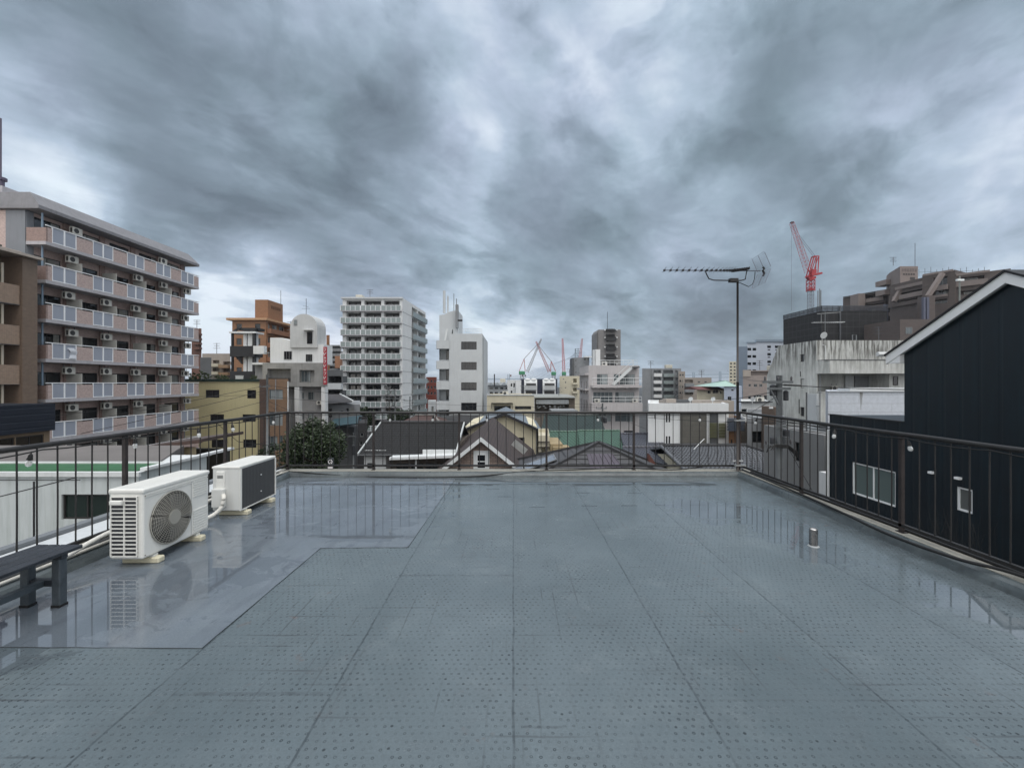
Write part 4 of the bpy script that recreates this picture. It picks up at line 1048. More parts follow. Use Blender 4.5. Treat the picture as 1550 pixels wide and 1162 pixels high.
tb = building('brown_building', 'narrow tan tiled building between the yellow building and the grey one', [(x0, Yt), (x1, Yt), (x1 - 4.7, Yt + 9), (x0 - 4.7, Yt + 9)], PZ(573.5, Yt), BRT, {0: W}, frame=ALU, glass=GLASSP)
part(MB().box(x0 - .05, PX(405, Yt), Yt - .25, Yt - .02, 0, PZ(574, Yt)), 'brick_column', BRD, tb)
part(MB().tube([(PX(436.5, Yt), Yt - .1, 1), (PX(436.5, Yt), Yt - .1, PZ(577, Yt))], .07, 8), 'downpipe', WHITE, tb)

def foliage(mb, c, rad, nclump, nleaf, size, seed, flat=1.0):
    rr = random.Random(seed)
    for i in range(nclump):
        while True:
            v = Vector((rr.uniform(-1, 1), rr.uniform(-1, 1), rr.uniform(-1, 1)))
            if 0.35 < v.length < 1: break
        cc = Vector((c[0] + v.x*rad[0], c[1] + v.y*rad[1], c[2] + v.z*rad[2])); cr = rr.uniform(.16, .34) * min(rad)
        for j in range(nleaf):
            d = Vector((rr.gauss(0, 1), rr.gauss(0, 1), rr.gauss(0, 1)))
            p = cc + d.normalized() * cr * rr.uniform(.55, 1.05)
            a = Vector((rr.gauss(0, 1), rr.gauss(0, 1), rr.gauss(0, .6))).normalized() * size * rr.uniform(.6, 1.3)
            b2 = a.cross(Vector((rr.gauss(0, 1), rr.gauss(0, 1), rr.gauss(0, 1)))).normalized() * size * .45
            mb.add([p - a, p + b2, p + a, p - b2], [(0, 1, 2, 3)])
def leafmat(name, c0, c1):
    m, t, b = newmat(name)
    tc = t.node('ShaderNodeTexCoord').outputs['Object']
    geo = t.node('ShaderNodeNewGeometry').outputs['Random Per Island']
    c = t.mix(t.m('ADD', t.m('MULTIPLY', geo, .6), t.m('MULTIPLY', t.rng(t.noise(tc, 1.2, 3), .3, .7), .4)), lin(*c0), lin(*c1))
    t.put(b.inputs['Base Color'], c); b.inputs['Roughness'].default_value = .55
    return m
LEAF = leafmat('dark_evergreen_leaves', (22, 34, 20), (58, 74, 42))
LEAF2 = leafmat('green_leaves', (34, 48, 28), (84, 98, 56))
BARK = M('bark', (62, 52, 44), .9, .25, 8)
def tree(name, label, c, rad, base_z, group=None, ncl=70, nl=46, size=.2, leaf=None, seed=1, trunk=.2):
    r = thing(name, label, 'tree', (c[0], c[1], base_z), group)
    m = MB(); m.tube([(c[0], c[1], base_z), (c[0] + .1, c[1], base_z + (c[2]-base_z)*.6), (c[0], c[1] + .1, c[2])], [trunk, trunk*.75, trunk*.4], 8)
    rr = random.Random(seed + 50)
    for k in range(7):
        a = rr.uniform(0, 6.28); z_ = base_z + (c[2]-base_z) * rr.uniform(.5, .95)
        m.tube([(c[0], c[1], z_), (c[0] + math.cos(a)*rad[0]*.4, c[1] + math.sin(a)*rad[1]*.4, z_ + rad[2]*.25), (c[0] + math.cos(a)*rad[0]*.75, c[1] + math.sin(a)*rad[1]*.75, c[2] + rad[2]*rr.uniform(-.2, .6))], [trunk*.4, trunk*.25, trunk*.1], 5)
    part(m, 'trunk', BARK, r)
    m = MB(); foliage(m, c, rad, ncl, nl, size, seed); part(m, 'crown', leaf or LEAF, r)
    return r
# roof garden on the yellow building
rr = random.Random(4)
gz = PZ(575, Yy)
for i, (px_, h) in enumerate(((291, .9), (299, .7), (306, 1.2), (314, .8), (331, .7), (342, .6), (384, .6))):
    X_ = PX(px_, Yy + 1.2)
    r = thing('potted_shrub', ['leafy potted shrub at the left end of the yellow building roof', 'low potted shrub second on the yellow building roof', 'tallest potted shrub of the yellow building roof garden', 'rounded potted shrub right of the tallest one on the yellow roof', 'small potted shrub in the middle of the yellow roof', 'small potted shrub beside the pale planter boxes on the yellow roof', 'small potted shrub at the right end of the yellow roof'][i], 'shrub', (X_, Yy + 1.2, gz - .4), 'potted shrubs of the roof garden')
    part(MB().lathe([(.18, 0), (.24, .4), (.21, .4)], (X_, Yy + 1.2, gz - .4), 10), 'pot', M('terracotta', (120, 80, 62), .8, .1), r)
    m_ = MB(); foliage(m_, (X_, Yy + 1.2, gz + h*.5), (.5, .4, h*.55), 12, 22, .1, 60 + i); part(m_, 'leaves', LEAF2, r)
m_ = MB().box(PX(358, Yy+1), PX(366, Yy+1), Yy + .8, Yy + 1.3, gz - .2, gz + .5); m_.box(PX(358, Yy+1)-.03, PX(366, Yy+1)+.03, Yy + .77, Yy + 1.33, gz + .5, gz + .56)
solo(m_, 'planter_box', WHITE, 'white planter box on the yellow building roof', 'planter')

# ================================================================ white barrel-roofed building and its grey frame
Yw = 62.0
wb = thing('white_building', 'white building with a rounded barrel vault tower over a grey concrete frame', 'building', (PX(440, Yw), Yw, 0))
xa, xb = PX(409, Yw), PX(490, Yw)
m_ = MB()
zt1, zt2, zbt = PZ(511, Yw), PZ(521, Yw), PZ(551, Yw)
m_.prism([(xa, zbt), (xb, zbt), (xb, zt2), (PX(455, Yw), zt2), (PX(425, Yw), zt1), (xa, zt1)], 'y', Yw, Yw + 3)
part(m_, 'wall', OFFW, wb)
for q in ((430, 531.5, 442, 544), (463, 536, 473, 547)):
    u = pwin(*q, Yw, 0); add_window(wb, (u[0]+u[1])/2, Yw - .035, u[2], 0, u[1]-u[0], u[3]-u[2], 3, ALU, GLASSD)
m_ = MB(); xc0, xc1 = PX(439, Yw - .3), PX(480, Yw - .3); rad_ = (xc1 - xc0)/2; zc_ = PZ(475.5, Yw) - rad_
poly = [(xc0, zt2 - .5), (xc1, zt2 - .5)] + [((xc0+xc1)/2 + rad_*math.cos(a*math.pi/14), zc_ + rad_*math.sin(a*math.pi/14)) for a in range(0, 15)]
m_.prism(poly, 'y', Yw - .3, Yw + 2.6); part(m_, 'barrel_tower', M('greyer_white_render', (184, 186, 186), .75, .06, .8, streak=.35), wb)
u = pwin(465, 502, 473, 520, Yw - .3, 0); add_window(wb, (u[0]+u[1])/2, Yw - .34, u[2], 0, u[1]-u[0], u[3]-u[2], 1, DARKF, GLASSD, name='door')
u = pwin(445, 484, 450, 492, Yw - .3, 0); add_window(wb, (u[0]+u[1])/2, Yw - .34, u[2], 0, u[1]-u[0], u[3]-u[2], 1, ALU, GLASSP)
part(MB().box(PX(462, Yw), PX(476, Yw), Yw - .9, Yw - .32, PZ(500.5, Yw), PZ(499.6, Yw)), 'door_canopy', OFFW, wb)
part(MB().tube([(PX(464, Yw), Yw - .1, PZ(476, Yw)), (PX(464, Yw), Yw - .1, PZ(452, Yw))], .035, 5).tube([(PX(457, Yw), Yw, PZ(467, Yw)), (PX(469, Yw), Yw, PZ(467, Yw))], .02, 4).tube([(PX(459, Yw), Yw, PZ(463, Yw)), (PX(467, Yw), Yw, PZ(464.5, Yw))], .02, 4), 'aerial', BLACKM, wb)
m_ = MB()
for k in range(9): m_.tube([(PX(441 + k*4.5, Yw), Yw + .1, PZ(521, Yw)), (PX(441 + k*4.5, Yw), Yw + .1, PZ(514.5, Yw))], .025, 4)
m_.tube([(PX(441, Yw), Yw + .1, PZ(514.5, Yw)), (PX(477, Yw), Yw + .1, PZ(514.5, Yw))], .03, 4); part(m_, 'roof_railing', STEEL, wb)
FRC = M('weathered_grey_frame', (138, 138, 136), .85, .15, .8, streak=.5)
m_ = MB(); x0 = PX(397.5, Yw - 1); x1 = PX(491.5, Yw - 1); yb_ = Yw - 1
hs = [pwin(404.5, 558, 440, 578, yb_, x0)[:4] + (2.2,), pwin(453, 560, 476, 578.5, yb_, x0)[:4] + (.5,)]
walls(m_, rfoot(x0, x1, yb_, Yw - .05), PZ(585, yb_), PZ(549, yb_), {0: hs}, 0); part(m_, 'grey_frame', FRC, wb)
u = pwin(454, 561, 468, 578, yb_, 0); add_window(wb, (u[0]+u[1])/2, yb_ + .42, u[2], 0, u[1]-u[0], u[3]-u[2], 3, ALU, GLASSP)
part(MB().box(PX(400, yb_), PX(438, yb_), yb_ + .3, yb_ + 1.0, PZ(578, yb_), PZ(572, yb_)), 'terrace_clutter', M('dark_clutter', (50, 48, 46), .8, .3, 4), wb)
m_ = MB(); x0, x1 = PX(437, Yw), PX(492, Yw)
LGR = M('light_grey_render', (142, 142, 142), .8, .08, .8, streak=.35)
WN = [pwin(453, 594, 460, 604, Yw, x0, 1), pwin(466, 593, 476, 605, Yw, x0), pwin(454, 624, 461, 635, Yw, x0, 1), pwin(466, 622, 475, 634, Yw, x0), pwin(466, 652, 476, 664, Yw, x0)]
walls(m_, [(x0, Yw), (x1, Yw), (x1 - 3.5, Yw + 8), (x0 - 3.5, Yw + 8)], 0, PZ(585.2, yb_), {0: [q[:4] + (.12,) for q in WN]}, 0); part(m_, 'lower_wall', LGR, wb)
for q in WN: add_window(wb, x0 + (q[0]+q[1])/2, Yw + .08, q[2], 0, q[1]-q[0], q[3]-q[2], q[4], ALU, GLASSP)
for a, b_ in ((445.5, 452.5), (486, 492)): part(MB().box(PX(a, Yw - 1), PX(b_, Yw - 1), Yw - .95, Yw - .01, 0, PZ(585.4, Yw - 1)), 'column', OFFW, wb)
# dark balcony stairs standing left of it
bs = thing('stair_tower', 'open stair tower with black panels and white columns before the orange building', 'stair tower', (PX(368, 70), 70, 0))
BLKP = M('black_panel', (34, 34, 36), .6, .15)
for a, b_ in ((524, 540), (562, 575)): part(MB().box(PX(351, 70), PX(387, 70), 69.5, 72, PZ(b_, 70), PZ(a, 70)), 'black_panel', BLKP, bs)
for a, b_ in ((367, 372), (374, 383)): part(MB().box(PX(a, 70), PX(b_, 70), 70.2, 71.5, 0, PZ(502, 70)), 'white_column', OFFW, bs)
part(MB().box(PX(349, 70), PX(389, 70), 69.6, 72, PZ(504.5, 70), PZ(502, 70)), 'roof_slab', OFFW, bs)
part(MB().bar((PX(354, 70), 69.9, PZ(502, 70)), (PX(364, 70), 69.9, PZ(496, 70)), .3).bar((PX(381, 70), 69.9, PZ(502, 70)), (PX(391, 70), 69.9, PZ(495.5, 70)), .3).box(PX(362, 70), PX(390, 70), 70, 72, PZ(500, 70), PZ(496, 70)), 'slanted_roof', BLKP, bs)
part(MB().box(PX(351, 70), PX(353, 70), 69.8, 70.2, 0, PZ(504, 70)).box(PX(383, 70), PX(387, 70), 69.8, 70.2, 0, PZ(504, 70)), 'black_post', BLKP, bs)
part(MB().prism([(PX(357, 70), PZ(540, 70)), (PX(366, 70), PZ(540, 70)), (PX(366, 70), PZ(551, 70))], 'y', 69.9, 70.3), 'stair_soffit', BLKP, bs)
# white side balconies with aerial dish
sb = thing('white_annex', 'small white annex with cluttered terrace left of the barrel tower', 'building', (PX(397, 66), 66, 0))
part(MB().box(PX(386, 66), PX(409, 66), 66, 67.5, 0, PZ(549, 66)), 'wall', LGR, sb)
part(MB().box(PX(388, 66), PX(404, 66), 65.2, 66, PZ(536, 66), PZ(524, 66)).box(PX(386, 66), PX(409, 66), 65.2, 66.4, PZ(552, 66), PZ(549, 66)), 'terrace_parapet', OFFW, sb)
part(MB().lathe([(.02, 0), (.35, .08), (.42, .14), (.4, .15)], (PX(404, 65), 65, PZ(535, 65)), 14), 'satellite_dish', WHITE, sb)

# orange building
ORG = tilemat('orange_tile', (144, 104, 74), (132, 94, 66), (126, 92, 66), .5, .2, .6, .01)
ORD = tilemat('orange_balcony_tile', (138, 96, 70), (126, 86, 62), (120, 84, 62), .5, .2, .6, .01)
Yo = 90.0; xa, xb = PX(351.5, Yo), PX(402.6, Yo)
ob = thing('orange_building', 'orange brown tiled apartment building with a tall rooftop block', 'building', (xa + 3, Yo, 0))
m_ = MB()
hf = [pwin(a, b_, a + 8, b_ + 10, Yo, xa) for a in (358, 386) for b_ in (490, 512, 534, 556)] + [pwin(372, b_, 382, b_ + 12, Yo, xa) for b_ in (512, 534, 556)]
rows = [25.8 - 3.0*k for k in range(1, 8)]
hs = [(.8, 9.2, z_ + .9, z_ + 2.3, 1.0) for z_ in rows]
walls(m_, rfoot(xa, xb, Yo, Yo + 10), 0, 25.4, {0: [q[:4] + (.15,) for q in hf], 1: hs}, 0); part(m_, 'wall', ORG, ob)
for q in hf: add_window(ob, xa + (q[0]+q[1])/2, Yo + .1, q[2], 0, q[1]-q[0], q[3]-q[2], 2, DARKF, GLASSD)
for z_ in rows:
    part(MB().box(xb + .02, xb + .9, Yo + .3, Yo + 9.8, z_ - .1, z_ + .9), 'balcony', ORD, ob)
    for k in range(3): add_window(ob, xb - .92, Yo + 2.0 + k*2.8, z_ + .2, math.pi/2, 1.6, 2.0, 2, ALU, GLASS)
part(MB().box(xa - .9, xb + .5, Yo - .6, Yo + 10.4, 25.4, 25.85), 'roof_slab', M('tan_roof_slab', (176, 140, 108), .8, .1), ob)
m_ = MB(); m_.add([(PX(386, 93), 93, 25.85), (PX(405.6, 93), 93, 25.85), (PX(405.6, 93), 99, 25.85), (PX(386, 93), 99, 25.85), (PX(386, 93), 93, 30.35), (PX(405.6, 93), 93, 30.35), (PX(405.6, 93), 99, 30.35), (PX(386, 93), 99, 30.35)],
    [(0,1,5,4), (1,2,6,5), (2,3,7,6), (3,0,4,7), (4,5,6,7)]); part(m_, 'rooftop_block', ORG, ob)
m_ = MB()
for k in range(5): m_.box(PX(405.6, 93) + .01, PX(405.6, 93) + .06, 94.2 + k*.8, 94.75 + k*.8, 28.6, 29.3)
part(m_, 'wall_lettering', M('worn_brown_letter', (92, 62, 42), .7, .1), ob)
part(MB().tube([(PX(425, 98), 98, 30.3), (PX(425, 98), 98, 33.4)], .05, 5), 'lightning_rod', BLACKM, ob)
# red vertical sign on the right edge of the white building
SG = thing('vertical_sign', 'tall narrow red sign with white characters at the corner of the white building', 'sign', (PX(492.3, 60.6), 60.6, PZ(582, 60.6)))
sx0, sx1 = PX(489.8, 60.6), PX(494.8, 60.6)
part(MB().box(sx0, sx1, 60.52, 60.7, PZ(582, 60.6), PZ(525, 60.6)), 'sign_board', M('red_sign', (160, 44, 56), .5, .05), SG)
m_ = MB(); cw = sx1 - sx0; rs = random.Random(3)
for k in range(9):                                   # bold strokes standing for the nine characters read down the board
    zt = PZ(527.5 + k*6.0, 60.6); h = PZ(527.5, 60.6) - PZ(531.7, 60.6)
    a, b_ = sx0 + cw*.18, sx1 - cw*.18
    st = [(a, zt, b_, zt), (b_, zt, a + cw*.2, zt - h), ] if k % 3 == 0 else ([(a, zt, a, zt - h*.8), (b_, zt, a + cw*.1, zt - h)] if k % 3 == 1 else [(a, zt - h*.5, b_, zt - h*.5), ((a+b_)/2, zt, (a+b_)/2, zt - h)])
    for (p, q, s_, t2) in st: m_.bar((p, 60.5, q), (s_, 60.5, t2), .055, .03, up=(0, 1, 0))
part(m_, 'lettering', M('white_letter', (225, 222, 222), .5, .02), SG)

def simple(name, label, a, b_, ytop, Y, depth, mat, wins=(), side=(), parapet=.3, cat='building', frame=None, glass=None, group=None, z0=0.0, extra=()):
    x0, x1 = PX(a, Y), PX(b_, Y); sk = (0.0 if side else (x1 if x1 < 0 else (x0 if x0 > 0 else 0.0)) * depth / Y); ft = [(x0, Y), (x1, Y), (x1 + sk, Y + depth), (x0 + sk, Y + depth)]; W = {0: [pwin(*q[:4], Y, x0, *(q[4:])) for q in wins]}
    if side:
        if x1 < 0: W[1] = [swin(*q[:4], x1, Y, *(q[4:])) for q in side]
        else:
            W[3] = []
            for q in side:
                s = swin(*q[:4], x0, Y, *(q[4:])); W[3].append((depth - s[1], depth - s[0], s[2], s[3], s[4]))
    return building(name, label, ft, PZ(ytop, Y), mat, W, parapet=parapet, cat=cat, frame=frame, glass=glass, group=group, z0=z0, extra={0: [pwin(*q[:4], Y, x0)[:4] + (q[4],) for q in extra]})
def wgrid(xs, w, ys, h, nm=2): return [(x, y, x + w, y + h, nm) for x in xs for y in ys]
def balconies(root, Y, a, b_, ys, h, mat, out=1.0, name='balcony', gap=0.0):
    for y in ys: part(MB().box(PX(a, Y), PX(b_, Y), Y - out, Y - .002 - gap, PZ(y + h, Y), PZ(y, Y)), name, mat, root)
GRT = tilemat('grey_facade_tile', (128, 126, 124), (118, 116, 116), (112, 110, 110), .6, .3, .7, .01)
BRN = tilemat('red_brown_tile', (106, 72, 60), (94, 64, 54), (90, 66, 58), .5, .25, .7, .01)
DGR = M('dark_grey_render', (84, 86, 88), .8, .12, .8, streak=.2)
MGR = M('mid_grey_render', (128, 131, 134), .8, .08, .8, streak=.25)
BGR = M('warm_grey_render', (150, 142, 134), .8, .08, .6, streak=.25)
CRM = M('cream_facade', (190, 184, 164), .8, .06, .6, streak=.25)
PAL = M('pale_grey_facade', (186, 190, 192), .75, .05, .6, streak=.22)
TEALG = M('pale_green_balcony_glass', (134, 144, 144), .2, .06, .3)

# left middle distance
o = simple('brown_building', 'dark red brown building just behind the right end of the pink block', 290, 305, 497, 115, 8, BRN, parapet=.3)
balconies(o, 115, 296, 306, (505, 512, 519, 526), 3, BRN, 1.2)
o = simple('beige_building', 'beige low apartment with dark balcony openings left of the stair tower', 306, 349, 535, 100, 10, BGR, extra=[(322, 545, 332, 550, 1.0), (322, 557, 332, 562, 1.0), (338, 547, 348, 552, 1.0), (338, 558, 348, 563, 1.0)], wins=[(311, 546, 317, 551), (311, 558, 317, 563)])
balconies(o, 100, 320, 334, (550.5, 562.5), 4.5, CRM); balconies(o, 100, 335, 349, (552.5, 563.5), 4.5, M('tan_parapet', (150, 124, 98), .8, .1))
simple('grey_building', 'dark grey house gable seen over the yellow building roof', 303, 320, 541, 90, 6, DGR)
# behind the sign: brown and grey apartments
o = simple('grey_apartment', 'grey apartment with dark balcony bands right of the red sign', 495, 517, 522, 125, 12, MGR, extra=[(497, 524 + 7.5*k, 516, 527.5 + 7.5*k, 1.2) for k in range(5)])
simple('brown_apartment', 'orange brown building sliver between the sign and the grey apartment', 494, 499, 507, 110, 8, ORG)
part(MB().box(PX(509, 124), PX(517, 124), 123, 124.8, PZ(557, 124), PZ(539, 124)), 'tan_panel', M('tan_facade', (160, 118, 92), .8, .08), o)
o = simple('dark_building', 'low dark building with open parking levels under the grey apartment', 496, 519, 560, 85, 8, DGR, extra=[(497, 569, 517, 579, 3.0), (497, 591, 515, 600, 3.0)])
balconies(o, 85, 496, 519, (580,), 9, PAL)
# grey house with dark tile roof below
o = simple('grey_house', 'grey rendered house under a dark roof left of the street', 493, 545, 612, 66, 14, MGR, wins=[(497, 618, 502.5, 632, 1), (515, 621, 520, 625, 1), (524, 617, 536, 628, 2)], parapet=0)
m_ = MB(); m_.add([(PX(491, 65), 65, PZ(611.5, 65)), (PX(534, 65), 65, PZ(607.5, 65)), (PX(515, 80), 80, PZ(596.5, 80)), (PX(492, 80), 80, PZ(596.5, 80)), (PX(491, 65), 65, PZ(612.5, 65)), (PX(534, 65), 65, PZ(608.5, 65)), (PX(515, 80), 80, PZ(598, 80)), (PX(492, 80), 80, PZ(598, 80))],
    [(0,1,2,3), (7,6,5,4), (0,4,5,1), (1,5,6,2), (2,6,7,3), (3,7,4,0)]); part(m_, 'roof', M('dark_roof_tile', (60, 58, 60), .7, .2, 3), o)
part(MB().bar((PX(515, 80), 79.9, PZ(596.3, 80)), (PX(534.3, 65), 65, PZ(607.2, 65)), .25), 'verge', WHITE, o)

# tall white apartment tower with green glass balconies
Yh = 103.0
f1 = (PX(518.5, Yh), Yh); f2 = (-26.8, Yh); f3 = (-25.7, 125.0); f4 = (-40.4, 125.0)
ht = thing('apartment_tower', 'tall white apartment tower with three bays of pale green glass balconies', 'building', ((f1[0]+f2[0])/2, Yh, 0))
ztop = PZ(450.5, Yh); hf = []; hside = []; fl = []
for k in range(11):
    zp = PZ(463 + 18.06*k, Yh)                       # top of the balcony front
    if zp - 1.4 < 0.5: break
    fl.append(zp)
    for a, b_ in ((524.3, 546.8), (551.4, 577), (581.5, 604.8)):
        hf.append((PX(a, Yh) - f1[0], PX(b_, Yh) - f1[0], zp - 1.25, zp + 1.28, 1.5))
    hside += [(8.0, 13.2, zp - 1.25, zp + 1.2, 1.3), (14.0, 21.6, zp - 1.25, zp + 1.2, 1.3)]
m_ = MB(); walls(m_, [f1, f2, f3, f4], 0, ztop, {0: hf, 1: hside}, .5, .3); part(m_, 'wall', OFFW, ht)
BAYC = M('bay_shade_and_dark_pane', (64, 62, 62), .8, .1)
for zp in fl:
    for a, b_ in ((524.3, 546.8), (551.4, 577), (581.5, 604.8)):
        part(MB().box(PX(a, Yh) + .01, PX(b_, Yh) - .01, Yh + 1.47, Yh + 1.495, zp - 1.24, zp + 1.27), 'bay_shade_sheet', BAYC, ht)  # dark sheet before the bay's white back, painting in the shade of the recess
    s_ = part(MB().box(PX(517.5, Yh), PX(608.6, Yh), Yh - .9, Yh - .004, zp - 1.42, zp - 1.27), 'balcony_slab', SLAB, ht)
    for a, b_ in ((517.6, 547.2), (548.0, 577.6), (578.6, 608.4)):
        part(MB().box(PX(a, Yh), PX(b_, Yh), Yh - .9, Yh - .86, zp - 1.268, zp - .08), 'balcony_glass', TEALG, s_)
        q = MB()
        for t in range(5):
            xx = PX(a, Yh) + (PX(b_, Yh) - PX(a, Yh)) * t / 4; q.box(xx - .05, xx + .05, Yh - .94, Yh - .905, zp - 1.26, zp - .08)
        q.box(PX(a, Yh), PX(b_, Yh), Yh - .95, Yh - .85, zp - .078, zp + .02); part(q, 'balcony_rail', FRW, s_)
    for a, b_ in ((524.3, 546.8), (551.4, 577), (581.5, 604.8)):
        xm = (PX(a, Yh) + PX(b_, Yh))/2; w_ = PX(b_, Yh) - PX(a, Yh)
        add_window(ht, xm - w_*.22, Yh + 1.44, zp - 1.2, 0, w_*.36, 2.1, 2, DARKF, GLASS); add_window(ht, xm + w_*.24, Yh + 1.44, zp - 1.2, 0, w_*.36, 2.1, 2, DARKF, GLASS)
    for u0, u1 in ((8.0, 13.2), (14.0, 21.6)):
        x_, y_, ang = seg_pt([f1, f2, f3, f4], 1, (u0+u1)/2, -1.24); add_window(ht, x_, y_, zp - 1.2, ang, (u1-u0)*.7, 2.1, 3, DARKF, GLASSD)
    d_ = (Vector((*f3, 0)) - Vector((*f2, 0))).normalized(); p_ = Vector((*f2, 0)) + d_*7.6; q_ = Vector((*f2, 0)) + d_*22.0; n_ = Vector((d_.y, -d_.x, 0))
    part(MB().bar(p_ + n_*.5 + Vector((0, 0, zp - .7)), q_ + n_*.5 + Vector((0, 0, zp - .7)), .08, 1.25).bar(p_ + n_*.25 + Vector((0, 0, zp - 1.4)), q_ + n_*.25 + Vector((0, 0, zp - 1.4)), .5, .16), 'side_balcony', TEALG, ht)
    part(MB().bar(Vector((*f2, zp - 1.35)) + n_*.01 + d_*.1, p_ + n_*.01 + Vector((0, 0, zp - 1.35)), .05, .06), 'joint_line', DGR, ht)
m_ = MB().box(f1[0] - .2, f2[0] + .2, Yh - .5, Yh - .003, ztop - .35, ztop + .05); m_.box(f1[0] + 1, f1[0] + 3, Yh + 2, Yh + 5, ztop - .5, ztop + .6); part(m_, 'roof_edge', PAL, ht)
part(MB().box(f2[0] - 1.6, f2[0] - 1.4, Yh + 6, Yh + 6.2, ztop - .5, ztop + .3), 'roof_post', PAL, ht)

# white office building with square windows and terraces
Yi = 61.0
wo = thing('white_building', 'white slab building with one square window per floor and aerial masts on its tower', 'building', (PX(700, Yi), Yi, 0))
x0, x1 = PX(680, Yi), PX(730, Yi)
zt = PZ(505, Yi)
W = [pwin(698, 517 + 30.8*k, 721.5, 529 + 30.8*k, Yi, x0, 4) for k in range(5)]
m_ = MB(); walls(m_, rfoot(x0, x1, Yi, 74), 0, zt, {0: [q[:4] + (.12,) for q in W]}, .4); part(m_, 'wall', PAL, wo)
for q in W: add_window(wo, x0 + (q[0]+q[1])/2, Yi + .08, q[2], 0, q[1]-q[0], q[3]-q[2], 4, DARKF, GLASSD, fw=.05)
xl0 = PX(663, Yi)
m_ = MB(); hl = [pwin(664.5, 528 + 30.8*k, 679.3, 544.5 + 30.8*k, Yi + 1, xl0)[:4] + (1.0,) for k in range(5)]
walls(m_, rfoot(xl0, x0 - .004, Yi + 1, 70), 0, PZ(518, Yi), {0: hl}, .2); part(m_, 'terrace_block', PAL, wo)
for k in range(5):
    add_window(wo, PX(676, Yi), Yi + 1.9, PZ(544 + 30.8*k, Yi), 0, .7, 1.5, 1, DARKF, GLASSD, name='door')
    z0_, z1_ = PZ(527.6 + 30.8*k, Yi), PZ(515.3 + 30.8*k, Yi)
    part(MB().prism([(PX(661, Yi), Yi - .1), (PX(679.9, Yi), Yi - .1), (PX(679.9, Yi), Yi + .995), (PX(660, Yi), Yi + .995), (PX(659.6, Yi), Yi + .4)], 'z', z0_, z1_), 'terrace', PAL, wo)
xt0, xt1 = PX(665, 64), PX(693, 64)
part(MB().prism([(xt0, zt - 2), (xt1, zt - 2), (xt1, PZ(469, 64)), (PX(680, 64), PZ(472, 64)), (PX(672, 64), PZ(476, 64)), (xt0, PZ(477, 64))], 'y', 64, 70), 'roof_tower', PAL, wo)
part(MB().box(PX(691, 64.5), PX(695, 64.5), 63.2, 63.995, PZ(497, 64), PZ(462, 64)), 'chimney', MGR, wo)
for a, t, rr_ in ((672.5, 440, .2), (678, 448, .12), (687, 444, .05), (691, 452, .06)):
    part(MB().tube([(PX(a, 65), 65, PZ(474, 65)), (PX(a, 65), 65, PZ(t, 65))], rr_, 8), 'aerial_mast', PAL if rr_ > .1 else STEEL, wo)
m_ = MB()
for k in range(9): m_.tube([(PX(701 + k*3.5, Yi), Yi + .1, zt), (PX(701 + k*3.5, Yi), Yi + .1, PZ(497.5, Yi))], .02, 4)
m_.tube([(PX(701, Yi), Yi + .1, PZ(497.5, Yi)), (PX(729, Yi), Yi + .1, PZ(497.5, Yi))], .025, 4).tube([(PX(701, Yi), Yi + .1, PZ(501, Yi)), (PX(729, Yi), Yi + .1, PZ(501, Yi))], .02, 4)
part(m_, 'roof_railing', WHITE, wo)
part(MB().prism([(PX(683.5, Yi+.5), PZ(506, Yi)), (PX(685.5, Yi+.5), PZ(506, Yi)), (PX(685.5, Yi+.5), PZ(498, Yi)), (PX(684.8, Yi+.5), PZ(498, Yi))], 'y', Yi + .4, Yi + .6).bar((PX(693, 62), 62, PZ(485, 62)), (PX(700, 62), 62, PZ(485, 62)), .25), 'roof_equipment', BLACKM, wo)
part(MB().bar((PX(674, 63), 63, PZ(515, 63)), (PX(677, 63), 63, PZ(498, 63)), .3), 'roof_strut', WHITE, wo)
m_ = MB()
for k in range(4): m_.tube([(x1 + .03, Yi + 1.5 + k*.02, 0 + k), (x1 + .03, Yi + 1.5, zt - .5)], .04, 5)
part(m_, 'downpipe', MGR, wo)
RDB = tilemat('brick_red_tile', (120, 54, 40), (106, 48, 36), (96, 56, 46), .5, .25, .7, .01)
simple('red_building', 'small brick red building glimpsed between the apartment tower and the white slab', 645, 661, 570.5, 140, 10, RDB, wins=wgrid((647, 652, 657), 2.6, (575, 584, 593), 4, 1), side=())
simple('pale_house', 'narrow pale house below the brick red building', 648, 660, 607, 80, 6, PAL, wins=[(653, 615, 656.5, 623, 1)])
# ---------------------------------------------------------------- centre of the skyline
o = simple('white_building', 'far pale building with a zigzag roof right of the white slab', 738, 780, 579, 150, 12, PAL, wins=wgrid((741, 749, 757, 765), 5, (586, 593), 3, 2))
m_ = MB()
for k in range(4): m_.prism([(PX(738 + k*10, 149), PZ(583, 149)), (PX(748 + k*10, 149), PZ(583, 149)), (PX(743 + k*10, 149), PZ(578.5, 149))], 'y', 148.5, 149.9)
part(m_, 'zigzag_roof', M('pale_blue_roof', (150, 158, 164), .6, .1), o)
part(MB().tube([(PX(748.5, 149), 148.4, PZ(585, 149)), (PX(748.5, 149), 148.4, PZ(566, 149))], .2, 6), 'aerial', BLACKM, o)
o = simple('white_building', 'white building with chimneys left of the navy striped apartments', 768, 781, 575, 118, 8, OFFW, wins=[(781 - 8, 580, 775.5, 585, 1), (777, 579.5, 779.5, 586, 1), (773, 591, 775.5, 595, 1)])
for a in (772, 790, 794): simple('chimney_stack', {772: 'dark chimney stack left of the navy striped apartments', 790: 'left one of two chimney stacks over the navy striped apartments', 794: 'right one of two chimney stacks over the navy striped apartments'}[a], a, a + 2, 567, 125, 1.2, BRN if a == 772 else DGR, cat='chimney', parapet=0, z0=14)
NV2 = M('navy_tile', (34, 38, 56), .5, .1)
Yk = 112
